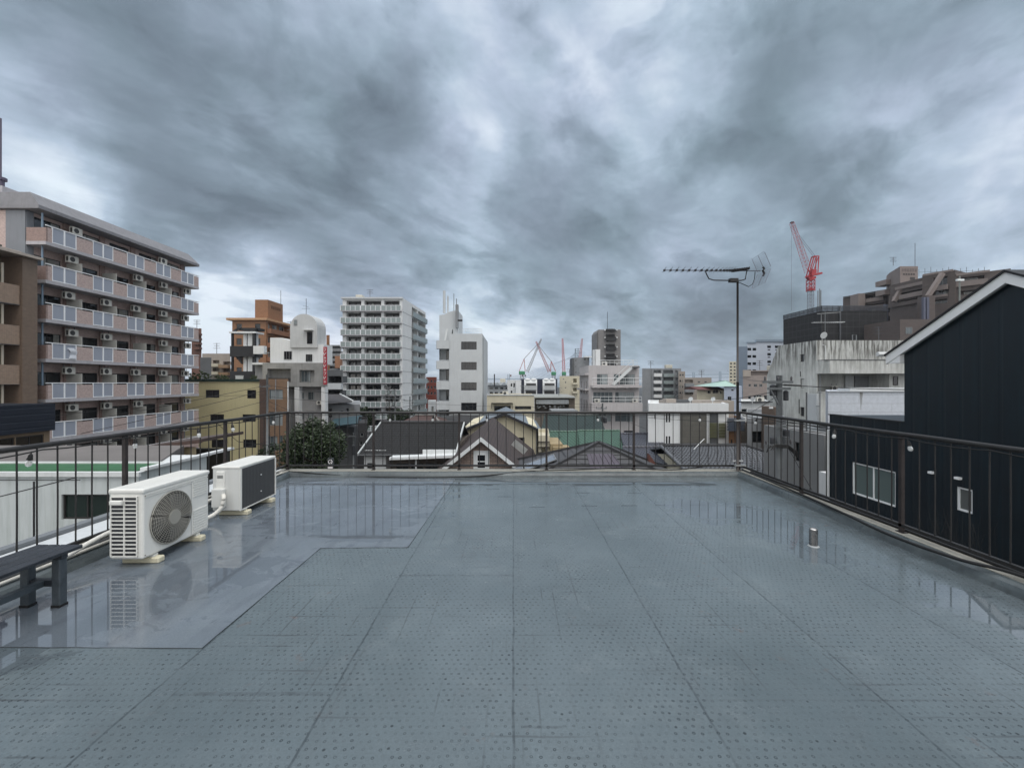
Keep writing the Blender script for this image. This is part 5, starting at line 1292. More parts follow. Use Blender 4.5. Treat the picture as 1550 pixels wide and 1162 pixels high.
st_ = thing('striped_apartments', 'apartments with rounded white bays between navy walls', 'building', (PX(815, Yk), Yk, 0))
part(MB().box(PX(789, Yk), PX(844, Yk), Yk + .6, Yk + 10, 0, PZ(573.5, Yk)), 'wall', NV2, st_)
part(MB().box(PX(781, Yk), PX(789, Yk), Yk, Yk + 9, 0, PZ(575, Yk)), 'end_wall', OFFW, st_)
for a in (793.5, 821.5):
    x0, x1 = PX(a, Yk), PX(a + 19.5, Yk); zt_ = PZ(574.2, Yk)
    prof_ = [(Yk - .2, 0), (Yk + .59, 0), (Yk + .59, zt_), (Yk + .2, zt_ - .2), (Yk - .05, zt_ - .7), (Yk - .2, zt_ - 1.6)]
    b_ = part(MB().prism(prof_, 'x', x0, x1), 'white_bay', OFFW, st_)
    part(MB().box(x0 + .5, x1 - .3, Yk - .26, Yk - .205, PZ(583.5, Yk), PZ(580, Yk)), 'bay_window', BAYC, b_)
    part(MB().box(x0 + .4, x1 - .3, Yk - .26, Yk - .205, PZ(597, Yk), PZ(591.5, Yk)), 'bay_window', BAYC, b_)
    q = MB()
    for k in range(12): q.bar((x0 + .3 + k*.26, Yk - .6, PZ(589.5, Yk)), (x0 + .3 + k*.26, Yk - .6, PZ(583.5, Yk)), .05)
    q.bar((x0 + .2, Yk - .6, PZ(583.5, Yk)), (x1 - .2, Yk - .6, PZ(583.5, Yk)), .1).box(x0 + .2, x1 - .2, Yk - .7, Yk - .21, PZ(590.5, Yk), PZ(589.5, Yk)); part(q, 'bay_railing', MGR, b_)
    q = MB()
    for k in range(2): q.sphere((x0 + .9 + k*1.6, Yk + .35, zt_ - .1), .8, 10, (1, .5, .55))
    part(q, 'rounded_canopy', OFFW, b_)
o = simple('cream_apartment', 'cream apartment block right of the navy striped apartments', 847, 878, 569, 116, 12, CRM, wins=[(852, 573, 854, 574.5, 1), (855.5, 577, 857, 580, 1), (855, 586, 857, 587.5, 1)], extra=[(867.5, 573, 873, 582, 1.2), (867.5, 587, 873, 595, 1.2)])
q = MB()
for y_ in (579, 592): q.box(PX(866, 116), PX(874, 116), 115.2, 115.99, PZ(y_ + 3, 116), PZ(y_, 116))
part(q, 'balcony', CRM, o)
o = simple('cream_building', 'cream flat roofed building with a long slit window behind the gabled houses', 737, 808.5, 598.5, 55, 9, CRM, wins=[(748, 614, 773, 622, 2), (779.5, 614.5, 804, 619.5, 4)], frame=DARKF, glass=GLASSD)
part(MB().box(PX(744, 55), PX(776, 55), 54.3, 54.97, PZ(610.3, 55), PZ(609.4, 55)).box(PX(744, 55), PX(744.7, 55), 54.3, 54.4, PZ(618, 55), PZ(609.5, 55)).box(PX(775.5, 55), PX(776.2, 55), 54.3, 54.4, PZ(618, 55), PZ(609.5, 55)), 'window_canopy', DARKF, o)
part(MB().box(PX(737, 55) - .02, PX(808.5, 55) + .02, 54.9, 55.2, PZ(598.4, 55), PZ(596.8, 55)), 'coping', PAL, o)
o = simple('grey_building', 'low grey building with a corrugated canopy right of the cream flat roof', 809, 870, 600, 58, 9, BGR, extra=[(811, 612, 861, 624, 2.0)], wins=[(812, 627, 820, 632, 1)])
part(MB().prism([(56.4, PZ(602, 57)), (66, PZ(600, 57)), (66, PZ(599, 57)), (56.4, PZ(600.6, 57))], 'x', PX(808, 57), PX(870, 57)), 'canopy_roof', M('corrugated_pale_roof', (140, 142, 138), .6, .12, 3), o)
part(MB().box(PX(811, 57.5), PX(861, 57.5), 57.0, 57.9, PZ(611, 57.5), PZ(604.5, 57.5)), 'white_fascia', PAL, o)
q = MB(); rs = random.Random(9)
for k in range(26):
    a = rs.uniform(812, 858); b_ = rs.uniform(613.5, 617.5); q.box(PX(a, 57.5), PX(a + rs.uniform(1, 3), 57.5), 57.4, 57.9, PZ(b_ + rs.uniform(.5, 1.5), 57.5), PZ(b_, 57.5))
part(q, 'roof_clutter', PAL, o)
part(MB().box(PX(861, 57), PX(870, 57), 56.9, 58, PZ(626, 57), PZ(602, 57)), 'brown_screen', M('brown_screen', (92, 84, 74), .8, .15), o)
part(MB().box(PX(833, 54), PX(871, 54), 52, 56, 0, PZ(619.5, 54)), 'annex', MGR, o)

# stair-backed grey tower
o = simple('grey_tower', 'slim grey brown tower with black spiral stair balconies', 905.5, 939.5, 498.8, 170, 12, GRT, extra=[(917.5, 499.5, 930, 502, .8)])
for y0_, y1_ in ((498, 501.5), (506, 516), (521, 530), (535.5, 543.5), (549.5, 553)):
    q = MB()
    for k in range(9):
        q.box(PX(917, 170) + k*.4, PX(917, 170) + k*.4 + .18, 168.9, 169.9, PZ(y1_, 170), PZ(y0_, 170))
    q.box(PX(916.8, 170), PX(931.5, 170), 168.8, 169.95, PZ(y1_, 170), PZ(y1_ - (y1_-y0_)*.55, 170)); part(q, 'black_stair', BLKP, o)
    q = MB()
    for a in (914.5, 932.5): q.box(PX(a, 170), PX(a + 1.6, 170), 169.2, 169.99, PZ((y0_+y1_)/2 + .9, 170), PZ((y0_+y1_)/2 - .9, 170))
    part(q, 'wall_unit', OFFW, o)
part(MB().tube([(PX(919.5, 172), 172, PZ(499, 172)), (PX(919.5, 172), 172, PZ(472, 172))], .09, 5), 'aerial_mast', BLACKM, o)
m_ = MB(); m_.prism([(PX(902.5, 172), 0), (PX(905.45, 172), 0), (PX(905.45, 172), PZ(499, 172)), (PX(902.5, 172), PZ(504, 172))], 'y', 171, 182); part(m_, 'chamfered_side', GRT, o)
o = simple('grey_building', 'grey office block with a dark corner left of the slim stair tower', 869, 892, 541, 135, 14, MGR, wins=[(871, 544, 872.5, 547.5, 1), (871, 553, 872.5, 556, 1), (871, 562, 872.5, 565, 1), (884, 541.8, 890, 545.5, 2)])
part(MB().box(PX(866, 134.6), PX(869, 134.6), 134.4, 140, 0, PZ(541.5, 134.6)), 'dark_corner', DGR, o)
part(MB().box(PX(884, 134), PX(901, 134), 133.5, 134.9, PZ(541, 134), PZ(539.2, 134)), 'white_roof_beam', OFFW, o)

# white building with outside stair, right of centre
Ys = 62.0
sw = thing('white_building', 'white three storey building with an outside stair and railed terraces right of centre', 'building', (PX(930, Ys), Ys, 0))
x0, x1 = PX(891, Ys), PX(967.5, Ys)
W = [pwin(903.4, 566, 920, 582, Ys, x0, 3), pwin(929, 566, 936.5, 582, Ys, x0, 1), pwin(938, 566, 961.3, 582, Ys, x0, 4), pwin(897.8, 593, 927.5, 609, Ys, x0, 5), pwin(931, 593, 960, 609, Ys, x0, 5),
     pwin(897, 624, 925, 638, Ys, x0, 4), pwin(931, 625, 958, 638, Ys, x0, 3), pwin(905, 651.5, 928, 660, Ys, x0, 1), pwin(944, 651.5, 960, 660, Ys, x0, 1)]
ft = rfoot(x0, x1, Ys, Ys + 8.5)
sh = [(8.5 - u - .9, 8.5 - u, z_, z_ + 1.9, .2) for z_ in (10.6, 7.8, 5.0) for u in (1.2, 3.6, 6.0)]
OWC = M('grey_white_render', (176, 172, 172), .8, .06, .6, streak=.35)
m_ = MB(); walls(m_, ft, 0, PZ(553, Ys), {0: [q[:4] + (.12,) for q in W], 3: sh}, .3); part(m_, 'wall', OWC, sw)
for i, q in enumerate(W): add_window(sw, x0 + (q[0]+q[1])/2, Ys + .08, q[2], 0, q[1]-q[0], q[3]-q[2], q[4], ALU, GLASSD if i > 6 else GLASSP)
for q in sh: add_window(sw, x0 + .15, Ys + 8.5 - (q[0]+q[1])/2, q[2], -math.pi/2, q[1]-q[0], q[3]-q[2], 1, ALU, GLASSP)
for z_ in (PZ(565, Ys), PZ(588.3, Ys)):
    part(MB().box(x0 - .5, x0 - .004, Ys, Ys + 8.4, z_ - .25, z_), 'side_ledge', OWC, sw)
def railm(xa, xb, Y, za, zb, n, r_=.03):
    q = MB()
    for k in range(n + 1): q.tube([(xa + (xb-xa)*k/n, Y, za), (xa + (xb-xa)*k/n, Y, zb)], r_*.7, 4)
    q.tube([(xa, Y, zb), (xb, Y, zb)], r_, 4).tube([(xa, Y, (za+zb)/2), (xb, Y, (za+zb)/2)], r_*.8, 4)
    return q
part(MB().box(x0 + .3, x1, Ys - 1.3, Ys - .004, PZ(586.5, Ys), PZ(583, Ys)), 'terrace_slab', OWC, sw)
part(railm(x0 + .3, x1, Ys - 1.2, PZ(583, Ys), PZ(572.2, Ys), 6, .035), 'terrace_railing', WHITE, sw)
part(MB().box(x0 + .2, x1 + .1, Ys - 1.3, Ys - .005, PZ(622, Ys), PZ(609.3, Ys)), 'terrace_parapet', OWC, sw)
part(railm(x0 + .3, x1, Ys - 1.2, PZ(609.3, Ys), PZ(599.8, Ys), 6, .035), 'terrace_railing', WHITE, sw)
part(railm(PX(903, Ys), PX(965, Ys), Ys + .2, PZ(553, Ys), PZ(545, Ys), 9, .03), 'roof_railing', WHITE, sw)
q = MB(); a_ = Vector((PX(926.5, Ys), Ys - .9, PZ(582, Ys))); b_ = Vector((PX(956, Ys), Ys - .9, PZ(555, Ys)))
q.bar(a_, b_, .08, .3).bar(a_ + Vector((0, .8, 0)), b_ + Vector((0, .8, 0)), .08, .3)
for k in range(1, 12):
    p = a_.lerp(b_, k/12); q.box(p.x - .12, p.x + .12, Ys - .9, Ys - .1, p.z - .02, p.z + .02)
part(q, 'outside_stair', WHITE, sw)
part(MB().bar(a_ + Vector((0, -.05, .95)), b_ + Vector((0, -.05, .95)), .06).bar(a_ + Vector((0, -.05, 0)), a_ + Vector((0, -.05, .95)), .05).bar(b_ + Vector((0, -.05, 0)), b_ + Vector((0, -.05, .95)), .05), 'stair_handrail', WHITE, sw)
part(MB().box(PX(954, Ys), PX(965, Ys), Ys - 1.1, Ys - .005, PZ(557, Ys), PZ(555, Ys)), 'stair_landing', DGR, sw)
q = MB()
for a in (904, 912.5, 929.5, 946, 964): q.prism([(PX(a - 1.6, Ys), PZ(586.6, Ys)), (PX(a + 1.6, Ys), PZ(586.6, Ys)), (PX(a, Ys), PZ(588.4, Ys))], 'y', Ys - 1.2, Ys - .1)
part(q, 'slab_bracket', OWC, sw)
part(MB().box(PX(900.5, Ys+2), PX(907.5, Ys+2), Ys + 1.5, Ys + 3.5, PZ(553.5, Ys), PZ(527.5, Ys)), 'roof_housing', OFFW, sw)
part(MB().box(PX(896.5, Ys+2), PX(900, Ys+2), Ys + 1.5, Ys + 2.1, PZ(553.5, Ys), PZ(528, Ys)).tube([(PX(895, Ys), Ys + 1, PZ(553, Ys)), (PX(903, Ys), Ys + 1, PZ(534, Ys))], .03, 4), 'roof_duct', PAL, sw)
for a in (899, 955.5):
    q = copy_tree(SU); q.location = (PX(a, Ys) + .3, Ys - .8, PZ(608.5, Ys)); q.rotation_euler = (0, 0, -math.pi/2); q['label'] = 'white outdoor unit at the %s end of the middle terrace of the stair building' % ('left' if a < 910 else 'right'); q['group'] = 'outdoor units on the stair building terrace'

# right middle distance
Ym = 172
o = simple('grey_apartment', 'grey apartment block with white balcony bands right of the stair building', 972, 1031, 557.5, Ym, 14, MGR, extra=[(989.3, 560 + 10.6*k, 1000.5, 565 + 10.6*k, 1.4) for k in range(4)] + [(1004, 560 + 10.6*k, 1019, 565.5 + 10.6*k, 1.4) for k in range(4)] + [(1022, 560.5 + 10.6*k, 1026, 566 + 10.6*k, .5) for k in range(4)])
balconies(o, Ym, 989, 1000.6, [565 + 10.6*k for k in range(4)], 5, OFFW); balconies(o, Ym, 1003.8, 1019.2, [565.4 + 10.6*k for k in range(4)], 5, TEALG)
part(MB().box(PX(985.3, Ym), PX(985.9, Ym), Ym - .1, Ym - .01, 0, PZ(558, Ym)), 'joint_line', DGR, o)
simple('dark_building', 'narrow dark building with stepped top right of the grey apartment', 1027, 1037, 562, 165, 8, BGR, wins=wgrid((1028.5, 1032.5), 2.5, (566, 575, 584, 593), 3, 1))
o = simple('beige_building', 'beige building with two small windows and dark balconies on the skyline', 1034, 1077, 571.5, 150, 12, BGR, wins=[(1056, 577, 1060, 579, 1), (1066, 577, 1070, 579, 1)], extra=[(1036.5, 574.5, 1049, 579.5, 1.2), (1036.5, 585, 1049, 588, 1.2), (1036.5, 593.5, 1049, 597, 1.2)])
balconies(o, 150, 1036, 1049.3, (580, 588.5), 5, MGR)
o = simple('pale_house', 'pale house under a low dark red roof on the skyline', 1055, 1096, 589, 120, 8, CRM, wins=[(1071, 591, 1076, 595.5, 1), (1079, 590, 1087, 595, 2), (1090, 592, 1092, 596, 1)], parapet=0)
part(MB().prism([(118.8, PZ(589.5, 120)), (129, PZ(589.5, 120)), (124, PZ(585.5, 120))], 'x', PX(1054, 120), PX(1097, 120)), 'roof', M('dark_red_roof', (92, 50, 46), .7, .1, 3), o)
o = simple('pale_blue_building', 'pale blue building under a mint green hipped roof', 1096, 1123, 584.5, 118, 12, M('pale_blue_render', (172, 182, 198), .7, .05), wins=[(1107, 589, 1111, 591.5, 1), (1101.5, 600, 1107, 606, 2)], parapet=0)
q = MB(); ax_, bx2, zz0, zz1 = PX(1078, 117.5), PX(1116.5, 117.5), PZ(584.7, 117.5), PZ(575.5, 120)
q.add([(ax_, 117.5, zz0), (bx2, 117.5, zz0), (bx2, 130, zz0), (ax_, 130, zz0), (PX(1097, 124), 123, zz1), (bx2 - 1, 123, zz1)], [(0,1,5,4), (1,2,5), (2,3,4,5), (3,0,4), (0,3,2,1)]); part(q, 'roof', M('mint_green_roof', (158, 184, 174), .5, .06, 3), o)
simple('slim_tower', 'slim pale tower with rows of dark openings seen behind the antenna mast', 1104, 1114.5, 547, 240, 8, CRM, wins=wgrid((1105, 1110.5), 3, [549 + 5*k for k in range(9)], 2.4, 1), glass=GLASSD, frame=DARKF)
Yl = 165
PBL = M('pale_blue_tower_wall', (184, 192, 204), .7, .04)
o = simple('pale_blue_tower', 'tall pale blue apartment tower left of the netted building', 1131, 1192, 517.5, Yl, 16, PBL, wins=wgrid((1161.5, 1173), 5.5, [523 + 11.3*k for k in range(7)], 3.6, 2) + wgrid((1162, 1173.5), 4, [528.5 + 11.3*k for k in range(6)], 1.5, 1) + wgrid((1131.5, 1139), 5.6, [526.5 + 10.9*k for k in range(4)], 4, 1), frame=DARKF, glass=GLASSD)
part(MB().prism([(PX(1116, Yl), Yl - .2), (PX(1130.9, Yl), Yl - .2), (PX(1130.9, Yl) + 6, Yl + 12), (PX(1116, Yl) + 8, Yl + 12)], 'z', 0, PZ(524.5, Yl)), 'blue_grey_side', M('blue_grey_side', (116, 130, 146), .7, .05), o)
part(MB().box(PX(1144, Yl), PX(1193, Yl), Yl - .3, Yl + .6, PZ(517.5, Yl) + .002, PZ(514, Yl)).box(PX(1131, Yl), PX(1144, Yl), Yl - .3, Yl + .6, PZ(519.5, Yl), PZ(517.6, Yl)), 'roof_parapet', M('blue_grey_cap', (128, 142, 156), .7, .05), o)
Yp = 95
GBR = tilemat('pale_taupe_tile', (146, 136, 130), (138, 128, 124), (126, 118, 114), .8, .4, .75, .012)
o = simple('taupe_building', 'pale taupe tiled building behind the utility pole', 1124.5, 1184, 560.5, Yp, 12, GBR, wins=[(1133, 581, 1136.5, 585, 1), (1141, 581, 1146, 585.5, 2), (1149.5, 581, 1154, 585.5, 2), (1132.5, 599, 1137, 604, 1), (1140.5, 598, 1153, 606.5, 3), (1156, 598, 1168, 606.5, 3)], extra=[(1136, 562, 1167, 568, .8)])
part(MB().box(PX(1124.5, Yp) - .05, PX(1136, Yp), Yp - .15, Yp - .004, PZ(570, Yp), PZ(559.8, Yp)), 'parapet_block', BGR, o)
# white and grey low buildings in front of it
o = simple('white_annex', 'low white building with a dark opening below the taupe building', 1122, 1165, 609, 42, 8, OFFW, extra=[(1136, 620, 1162, 628, 2.0)], wins=[(1122.5, 618.5, 1131, 624, 1)])
part(MB().box(PX(1121, 42), PX(1166, 42), 41.6, 42.4, PZ(608.9, 42), PZ(607.4, 42)), 'roof_edge', BLACKM, o)
o = simple('grey_house', 'grey rendered house with a dark window behind the pole', 1130.5, 1190, 633, 30, 10, MGR, wins=[(1138, 652.5, 1154, 670, 2)], frame=DARKF, glass=GLASSD)
part(MB().box(PX(1164.5, 29), PX(1176, 29), 28.4, 29.9, 3, PZ(615.5, 29)), 'brown_pier', M('brown_pier', (98, 84, 74), .8, .15, streak=.3), o)
part(MB().box(PX(1100, 34), PX(1125, 34), 33, 36, 0, PZ(637, 34)), 'side_block', BGR, o)
for a in (1165.5, 1168.5): part(MB().sphere((PX(a, 28), 28, PZ(617.5, 28)), .07, 8), 'wall_light', WHITE, o)

# white modern house
Yq = 33.5
mh = thing('modern_house', 'white modern house with a tall grey panel and slatted balcony', 'house', (PX(1045, Yq), Yq, 0))
x0, x1 = PX(981, Yq), PX(1103, Yq)
W = [pwin(1008, 625.5, 1010.5, 639, Yq, x0, 1), pwin(1012, 625.5, 1014.5, 639, Yq, x0, 1), pwin(1008, 660, 1010.5, 674, Yq, x0, 1), pwin(1012, 660, 1014.5, 674, Yq, x0, 1), pwin(990.5, 628, 992.8, 634, Yq, x0, 1), pwin(1075.5, 627, 1082, 639, Yq, x0, 1)]
m_ = MB(); wz = PZ(611, Yq)
walls(m_, [(x0, Yq), (x1, Yq), (x1 + 2.2, Yq + 7), (x0 + 2.2, Yq + 7)], 0, wz, {0: [q[:4] + (.1,) for q in W] + [pwin(1073, 625, 1087, 675, Yq, x0)[:4] + (.9,)][1:]}, .2); part(m_, 'wall', OFFW, mh)
for q in W: add_window(mh, x0 + (q[0]+q[1])/2, Yq + .06, q[2], 0, q[1]-q[0], q[3]-q[2], 1, DARKF, GLASSD, fw=.03)
part(MB().box(PX(1029.5, Yq), PX(1068.5, Yq), Yq - .12, Yq - .004, 0, PZ(624, Yq)), 'grey_panel', tilemat('grey_panel_tile', (96, 94, 88), (90, 88, 82), (78, 76, 72), 1.2, .45, .7, .01), mh)
part(MB().box(PX(1068.6, Yq), PX(1071.8, Yq), Yq - .2, Yq - .003, 0, PZ(624, Yq)).box(x0 - .02, PX(1100, Yq), Yq - .25, Yq - .003, PZ(623.9, Yq), wz + .05), 'white_beam', OFFW, mh)
part(MB().box(PX(1072, Yq), PX(1087, Yq), Yq - .03, Yq - .003, 0, PZ(625, Yq)), 'recess', DGR, mh)
q = MB()
for k in range(10): q.box(PX(1087.5, Yq), PX(1098, Yq), Yq - .10, Yq - .03, PZ(640 + k*2.3 + 1.5, Yq), PZ(640 + k*2.3, Yq))
part(q, 'slat_screen', M('olive_slats', (96, 98, 74), .6, .1), mh)
q = MB()
for k in range(10): q.box(PX(1073, Yq), PX(1086, Yq), Yq - .09, Yq - .035, PZ(640 + k*2.3 + 1.5, Yq), PZ(640 + k*2.3, Yq))
part(q, 'slat_screen', M('olive_slats', (96, 98, 74), .6, .1), mh)
part(MB().box(PX(1000, 37), PX(1102, 37), 36, 37.5, 0, PZ(605.5, 37)).box(PX(1003, 36), PX(1018, 36), 35.2, 36, wz, PZ(603, 36)), 'upper_block', BGR, mh)
part(MB().box(PX(1019, 36), PX(1042, 36), 35.3, 36.1, wz, PZ(604.5, 36)), 'roof_screen', DGR, mh)
for a in (1044.8, 1078.7, 1138.8):
    d_ = MB(); d_.lathe([(.0, 0), (.10, .02), (.17, .06), (.19, .09)], (0, 0, 0), 14); r_ = Matrix.Rotation(math.radians(115), 4, 'X')
    d_.v = [tuple((r_ @ Vector(p)) + Vector((PX(a, 35), 35, PZ(603, 35)))) for p in d_.v]
    d_.tube([(PX(a, 35), 35.0, PZ(612, 35)), (PX(a, 35), 35.02, PZ(603, 35))], .02, 5)
    solo(d_, 'satellite_dish', WHITE, {1044.8: 'small white satellite dish over the left part of the modern house', 1078.7: 'small white satellite dish near the right end of the modern house roof', 1138.8: 'white satellite dish above the low white building by the pole'}[a], 'satellite dish')

# ---------------------------------------------------------------- old stained concrete building on the right
Yc = 45.0
STN, t_, b_ = newmat('stained_white_concrete')
tcc = t_.node('ShaderNodeTexCoord').outputs['Object']
sv = t_.node('ShaderNodeMapping'); t_.put(sv.inputs[0], tcc); sv.inputs['Scale'].default_value = (2.4, 2.4, .22)
sv2 = t_.node('ShaderNodeMapping'); t_.put(sv2.inputs[0], tcc); sv2.inputs['Scale'].default_value = (.9, .9, .3)
xx_, yy_, zz_ = t_.sep(tcc)
hi_ = t_.rng(zz_, 13.5, 15.8, .25, 1.0)
s1 = t_.m('MULTIPLY', t_.rng(t_.noise(sv.outputs[0], 1.6, 7, .7), .42, .58), hi_)
s2 = t_.rng(t_.noise(sv2.outputs[0], 2.2, 6, .65), .5, .8, 0, .5)
cc_ = t_.mix(t_.rng(t_.noise(tcc, .7, 4), .3, .7), lin(176, 178, 174), lin(200, 202, 199))
cc_ = t_.mix(t_.m('MULTIPLY', s1, .88), cc_, lin(66, 64, 60)); cc_ = t_.mix(s2, cc_, lin(128, 124, 116))
t_.put(b_.inputs['Base Color'], cc_); b_.inputs['Roughness'].default_value = .85
oc = thing('concrete_building', 'old white concrete building streaked with black rain stains on the right', 'building', (36, Yc, 0))
xw = PX(1236, Yc); zt = PZ(515, Yc); zm = PZ(546, Yc)
m_ = MB()
ftc = rfoot(xw, xw + 11, Yc, 51.5)
ws = [(6.5 - 2.6, 6.5 - 1.9, PZ(547.5, 47.2), PZ(536, 47.2)), (6.5 - 2.6, 6.5 - 1.9, PZ(587, 47.2), PZ(573, 47.2)), (6.5 - 2.6, 6.5 - 1.9, PZ(630, 47.2), PZ(616, 47.2))]
z_sl = PZ(567, 51.5)
walls(m_, ftc, 0, zt, {3: [w_ + (.2,) for w_ in ws], 0: [(PX(1238, Yc) - xw, PX(1346, Yc) - xw, PZ(592, Yc), PZ(565.5, Yc), 2.6)]}, .3)
m_.add([(xw, 51.5, 0), (xw, 53.8, 0), (xw, 53.8, PZ(568, 53.8)), (xw, 51.5, zt - .02), (xw + 11, 51.5, 0), (xw + 11, 53.8, 0), (xw + 11, 53.8, PZ(568, 53.8)), (xw + 11, 51.5, zt - .02)], [(0,3,2,1), (4,5,6,7), (2,3,7,6), (1,2,6,5)])
part(m_, 'wall', STN, oc)
for w_ in ws: add_window(oc, xw + .16, 51.5 - (w_[0]+w_[1])/2, w_[2], -math.pi/2, w_[1]-w_[0], w_[3]-w_[2], 1, DARKF, GLASSD)
add_window(oc, PX(1355, Yc), Yc - .035, PZ(583, Yc), 0, .5, .95, 1, DARKF, GLASSD)
part(MB().prism([(PX(1235.5, Yc), Yc - .15), (PX(1240, Yc), Yc - 1.5), (PX(1372, Yc), Yc - 1.5), (PX(1372, Yc), Yc - .004), (PX(1235.5, Yc), Yc - .004)], 'z', PZ(565.3, Yc - 1), zm), 'balcony_parapet', STN, oc)
part(MB().box(PX(1237.5, Yc), PX(1372, Yc), Yc - 1.55, Yc - .003, zm + .002, zm + .07), 'parapet_coping', DGR, oc)
for a in (1279, 1315): part(MB().box(PX(a, 47.5), PX(a + 12, 47.5), 47.4, 47.58, PZ(592, 47), PZ(569, 47.5)), 'door', PAL, oc)
part(MB().box(PX(1294, 47.5), PX(1314, 47.5), 47.45, 47.59, PZ(592, 47), PZ(569, 47.5)), 'door', MGR, oc)
for a, b_ in ((568, 594), (608, 632)):
    part(MB().box(PX(1184, 51.8), PX(1197.5, 51.8), 51.6, 53.4, PZ(b_ + 3, 52), PZ(a - 3, 52)), 'bay_housing', MGR, oc)
    part(MB().box(PX(1185.5, 51.6), PX(1195.5, 51.6), 51.5, 51.59, PZ(b_, 52), PZ(a, 52)), 'bay_glass', GLASSD, oc)
q = MB()
for (a, t, b2) in ((1212, 562, 570), (1210, 604, 626)): q.bar((xw - .03, Yc * (1236-CX)/(a-CX), PZ(b2, 47.5)), (xw - .03, Yc * (1236-CX)/(a-CX), PZ(t, 47.5)), .10, .02, up=(1,0,0))
part(q, 'crack_stain', M('black_stain', (40, 40, 38), .9, .2), oc)
part(MB().tube([(xw + .3, Yc - .1, 6), (xw + .3, Yc - .1, PZ(560, Yc)), (xw + .5, Yc - .5, PZ(556, Yc)), (xw + .8, Yc - .6, PZ(557, Yc))], .05, 6), 'downpipe', MGR, oc)
part(MB().tube([(PX(1248, Yc), Yc - .12, PZ(545, Yc)), (PX(1248, Yc), Yc - .12, PZ(523, Yc)), (PX(1244, Yc), Yc - .12, PZ(522, Yc))], .045, 6), 'vent_duct', WHITE, oc)
q = MB(); q.tube([(PX(1296, Yc), Yc + .5, zt - .3), (PX(1296, Yc), Yc + .5, PZ(506, Yc)), (PX(1302, Yc), Yc + .5, PZ(506, Yc)), (PX(1302, Yc), Yc + .5, PZ(541, Yc))], .05, 5); part(q, 'roof_ladder', STEEL, oc)
# dish and flat aerial on its roof
d_ = MB(); d_.lathe([(.0, 0), (.2, .03), (.32, .1), (.36, .16), (.34, .17)], (0, 0, 0), 18); r_ = Matrix.Rotation(math.radians(110), 4, 'X')
d_.v = [tuple((r_ @ Vector(p)) + Vector((PX(1248.5, Yc), Yc + .3, PZ(506.5, Yc)))) for p in d_.v]; d_.tube([(PX(1248.5, Yc), Yc + .4, zt - .3), (PX(1248.5, Yc), Yc + .4, PZ(506, Yc))], .03, 6)
solo(d_, 'satellite_dish', WHITE, 'round white satellite dish on top of the stained concrete building', 'satellite dish')
ra = thing('roof_aerial', 'thin roof aerial with two long rods above the stained concrete building', 'antenna', (PX(1248, Yc+1), Yc + 1, zt - .3))
part(MB().tube([(PX(1249, Yc+1), Yc + 1, zt - .3), (PX(1249, Yc+1), Yc + 1, PZ(472, Yc+1))], .03, 6), 'mast', STEEL, ra)
q = MB().tube([(PX(1229, Yc+1), Yc + 1, PZ(488.5, Yc+1)), (PX(1279, Yc+1), Yc + 1, PZ(487, Yc+1))], .028, 5)
for k in range(16): q.tube([(PX(1231 + k*3, Yc+1), Yc + .7, PZ(488, Yc+1)), (PX(1231 + k*3, Yc+1), Yc + 1.3, PZ(488, Yc+1))], .018, 4)
q.tube([(PX(1237, Yc+1), Yc + 1, PZ(475, Yc+1)), (PX(1272, Yc+1), Yc + 1, PZ(472.5, Yc+1))], .02, 4).tube([(PX(1243, Yc+1), Yc + 1, PZ(488, Yc+1)), (PX(1243, Yc+1), Yc + 1, PZ(476, Yc+1))], .02, 4)
part(q, 'rod', M('pale_rod', (170, 172, 172), .5, .05), ra)

# white tiled side building standing in front of it
Yv = 21.0
WSD = tilemat('white_siding', (190, 195, 202), (186, 191, 199), (164, 168, 174), 3.2, .42, .55, .012, streak=.12)
vb = thing('white_sided_building', 'white sided building with a dark drip stain between the stained building and the navy house', 'building', (PX(1300, Yv), Yv, 0))
x0v, x1v = PX(1253.5, Yv), PX(1371, Yv) + 1.5
m_ = MB(); walls(m_, [(x0v, Yv), (x1v, Yv), (x1v + 5, 28), (x0v + 5, 28)], 0, PZ(593.5, Yv), {}, .2); part(m_, 'wall', WSD, vb)
part(MB().box(PX(1252.8, Yv), x1v, Yv - .05, Yv + .12, PZ(593.4, Yv), PZ(592.2, Yv)), 'coping', MGR, vb)
part(MB().box(PX(1284, Yv+.5), x1v, Yv + .4, Yv + 1.2, PZ(592.5, Yv), PZ(587, Yv)), 'rooftop_box', WHITE, vb)
q = MB()
for (a_, w_, y1_) in ((1301.2, .9, 606), (1302.3, 1.4, 621), (1303.9, 1.2, 613), (1305.3, .8, 602)): q.add([(PX(a_, Yv), Yv - .004, PZ(593.6, Yv)), (PX(a_ + w_*.35, Yv), Yv - .004, PZ(y1_, Yv)), (PX(a_ + w_*.6, Yv), Yv - .004, PZ(y1_ - 1, Yv)), (PX(a_ + w_, Yv), Yv - .004, PZ(593.6, Yv))], [(0, 1, 2, 3)])
part(q, 'drip_stain', M('grey_drip_stain', (120, 118, 114), .8, .2, 6), vb)
part(MB().box(PX(1235, Yv + 1), x0v - .003, Yv + .8, Yv + 1.6, 0, PZ(596, Yv + 1)), 'side_block', PAL, vb)
part(MB().box(PX(1236, Yv + .8), x0v - .01, Yv + .4, Yv + .79, PZ(594.5, Yv + .6), PZ(593.2, Yv + .6)).box(PX(1235, Yv + .8), x0v - .01, Yv + .5, Yv + .79, PZ(615.5, Yv + .6), PZ(614.3, Yv + .6)), 'ledge', MGR, vb)
part(MB().tube([(PX(1233.5, Yv), Yv + .6, 2), (PX(1233.5, Yv), Yv + .6, PZ(594, Yv))], .04, 6), 'downpipe', DGR, vb)

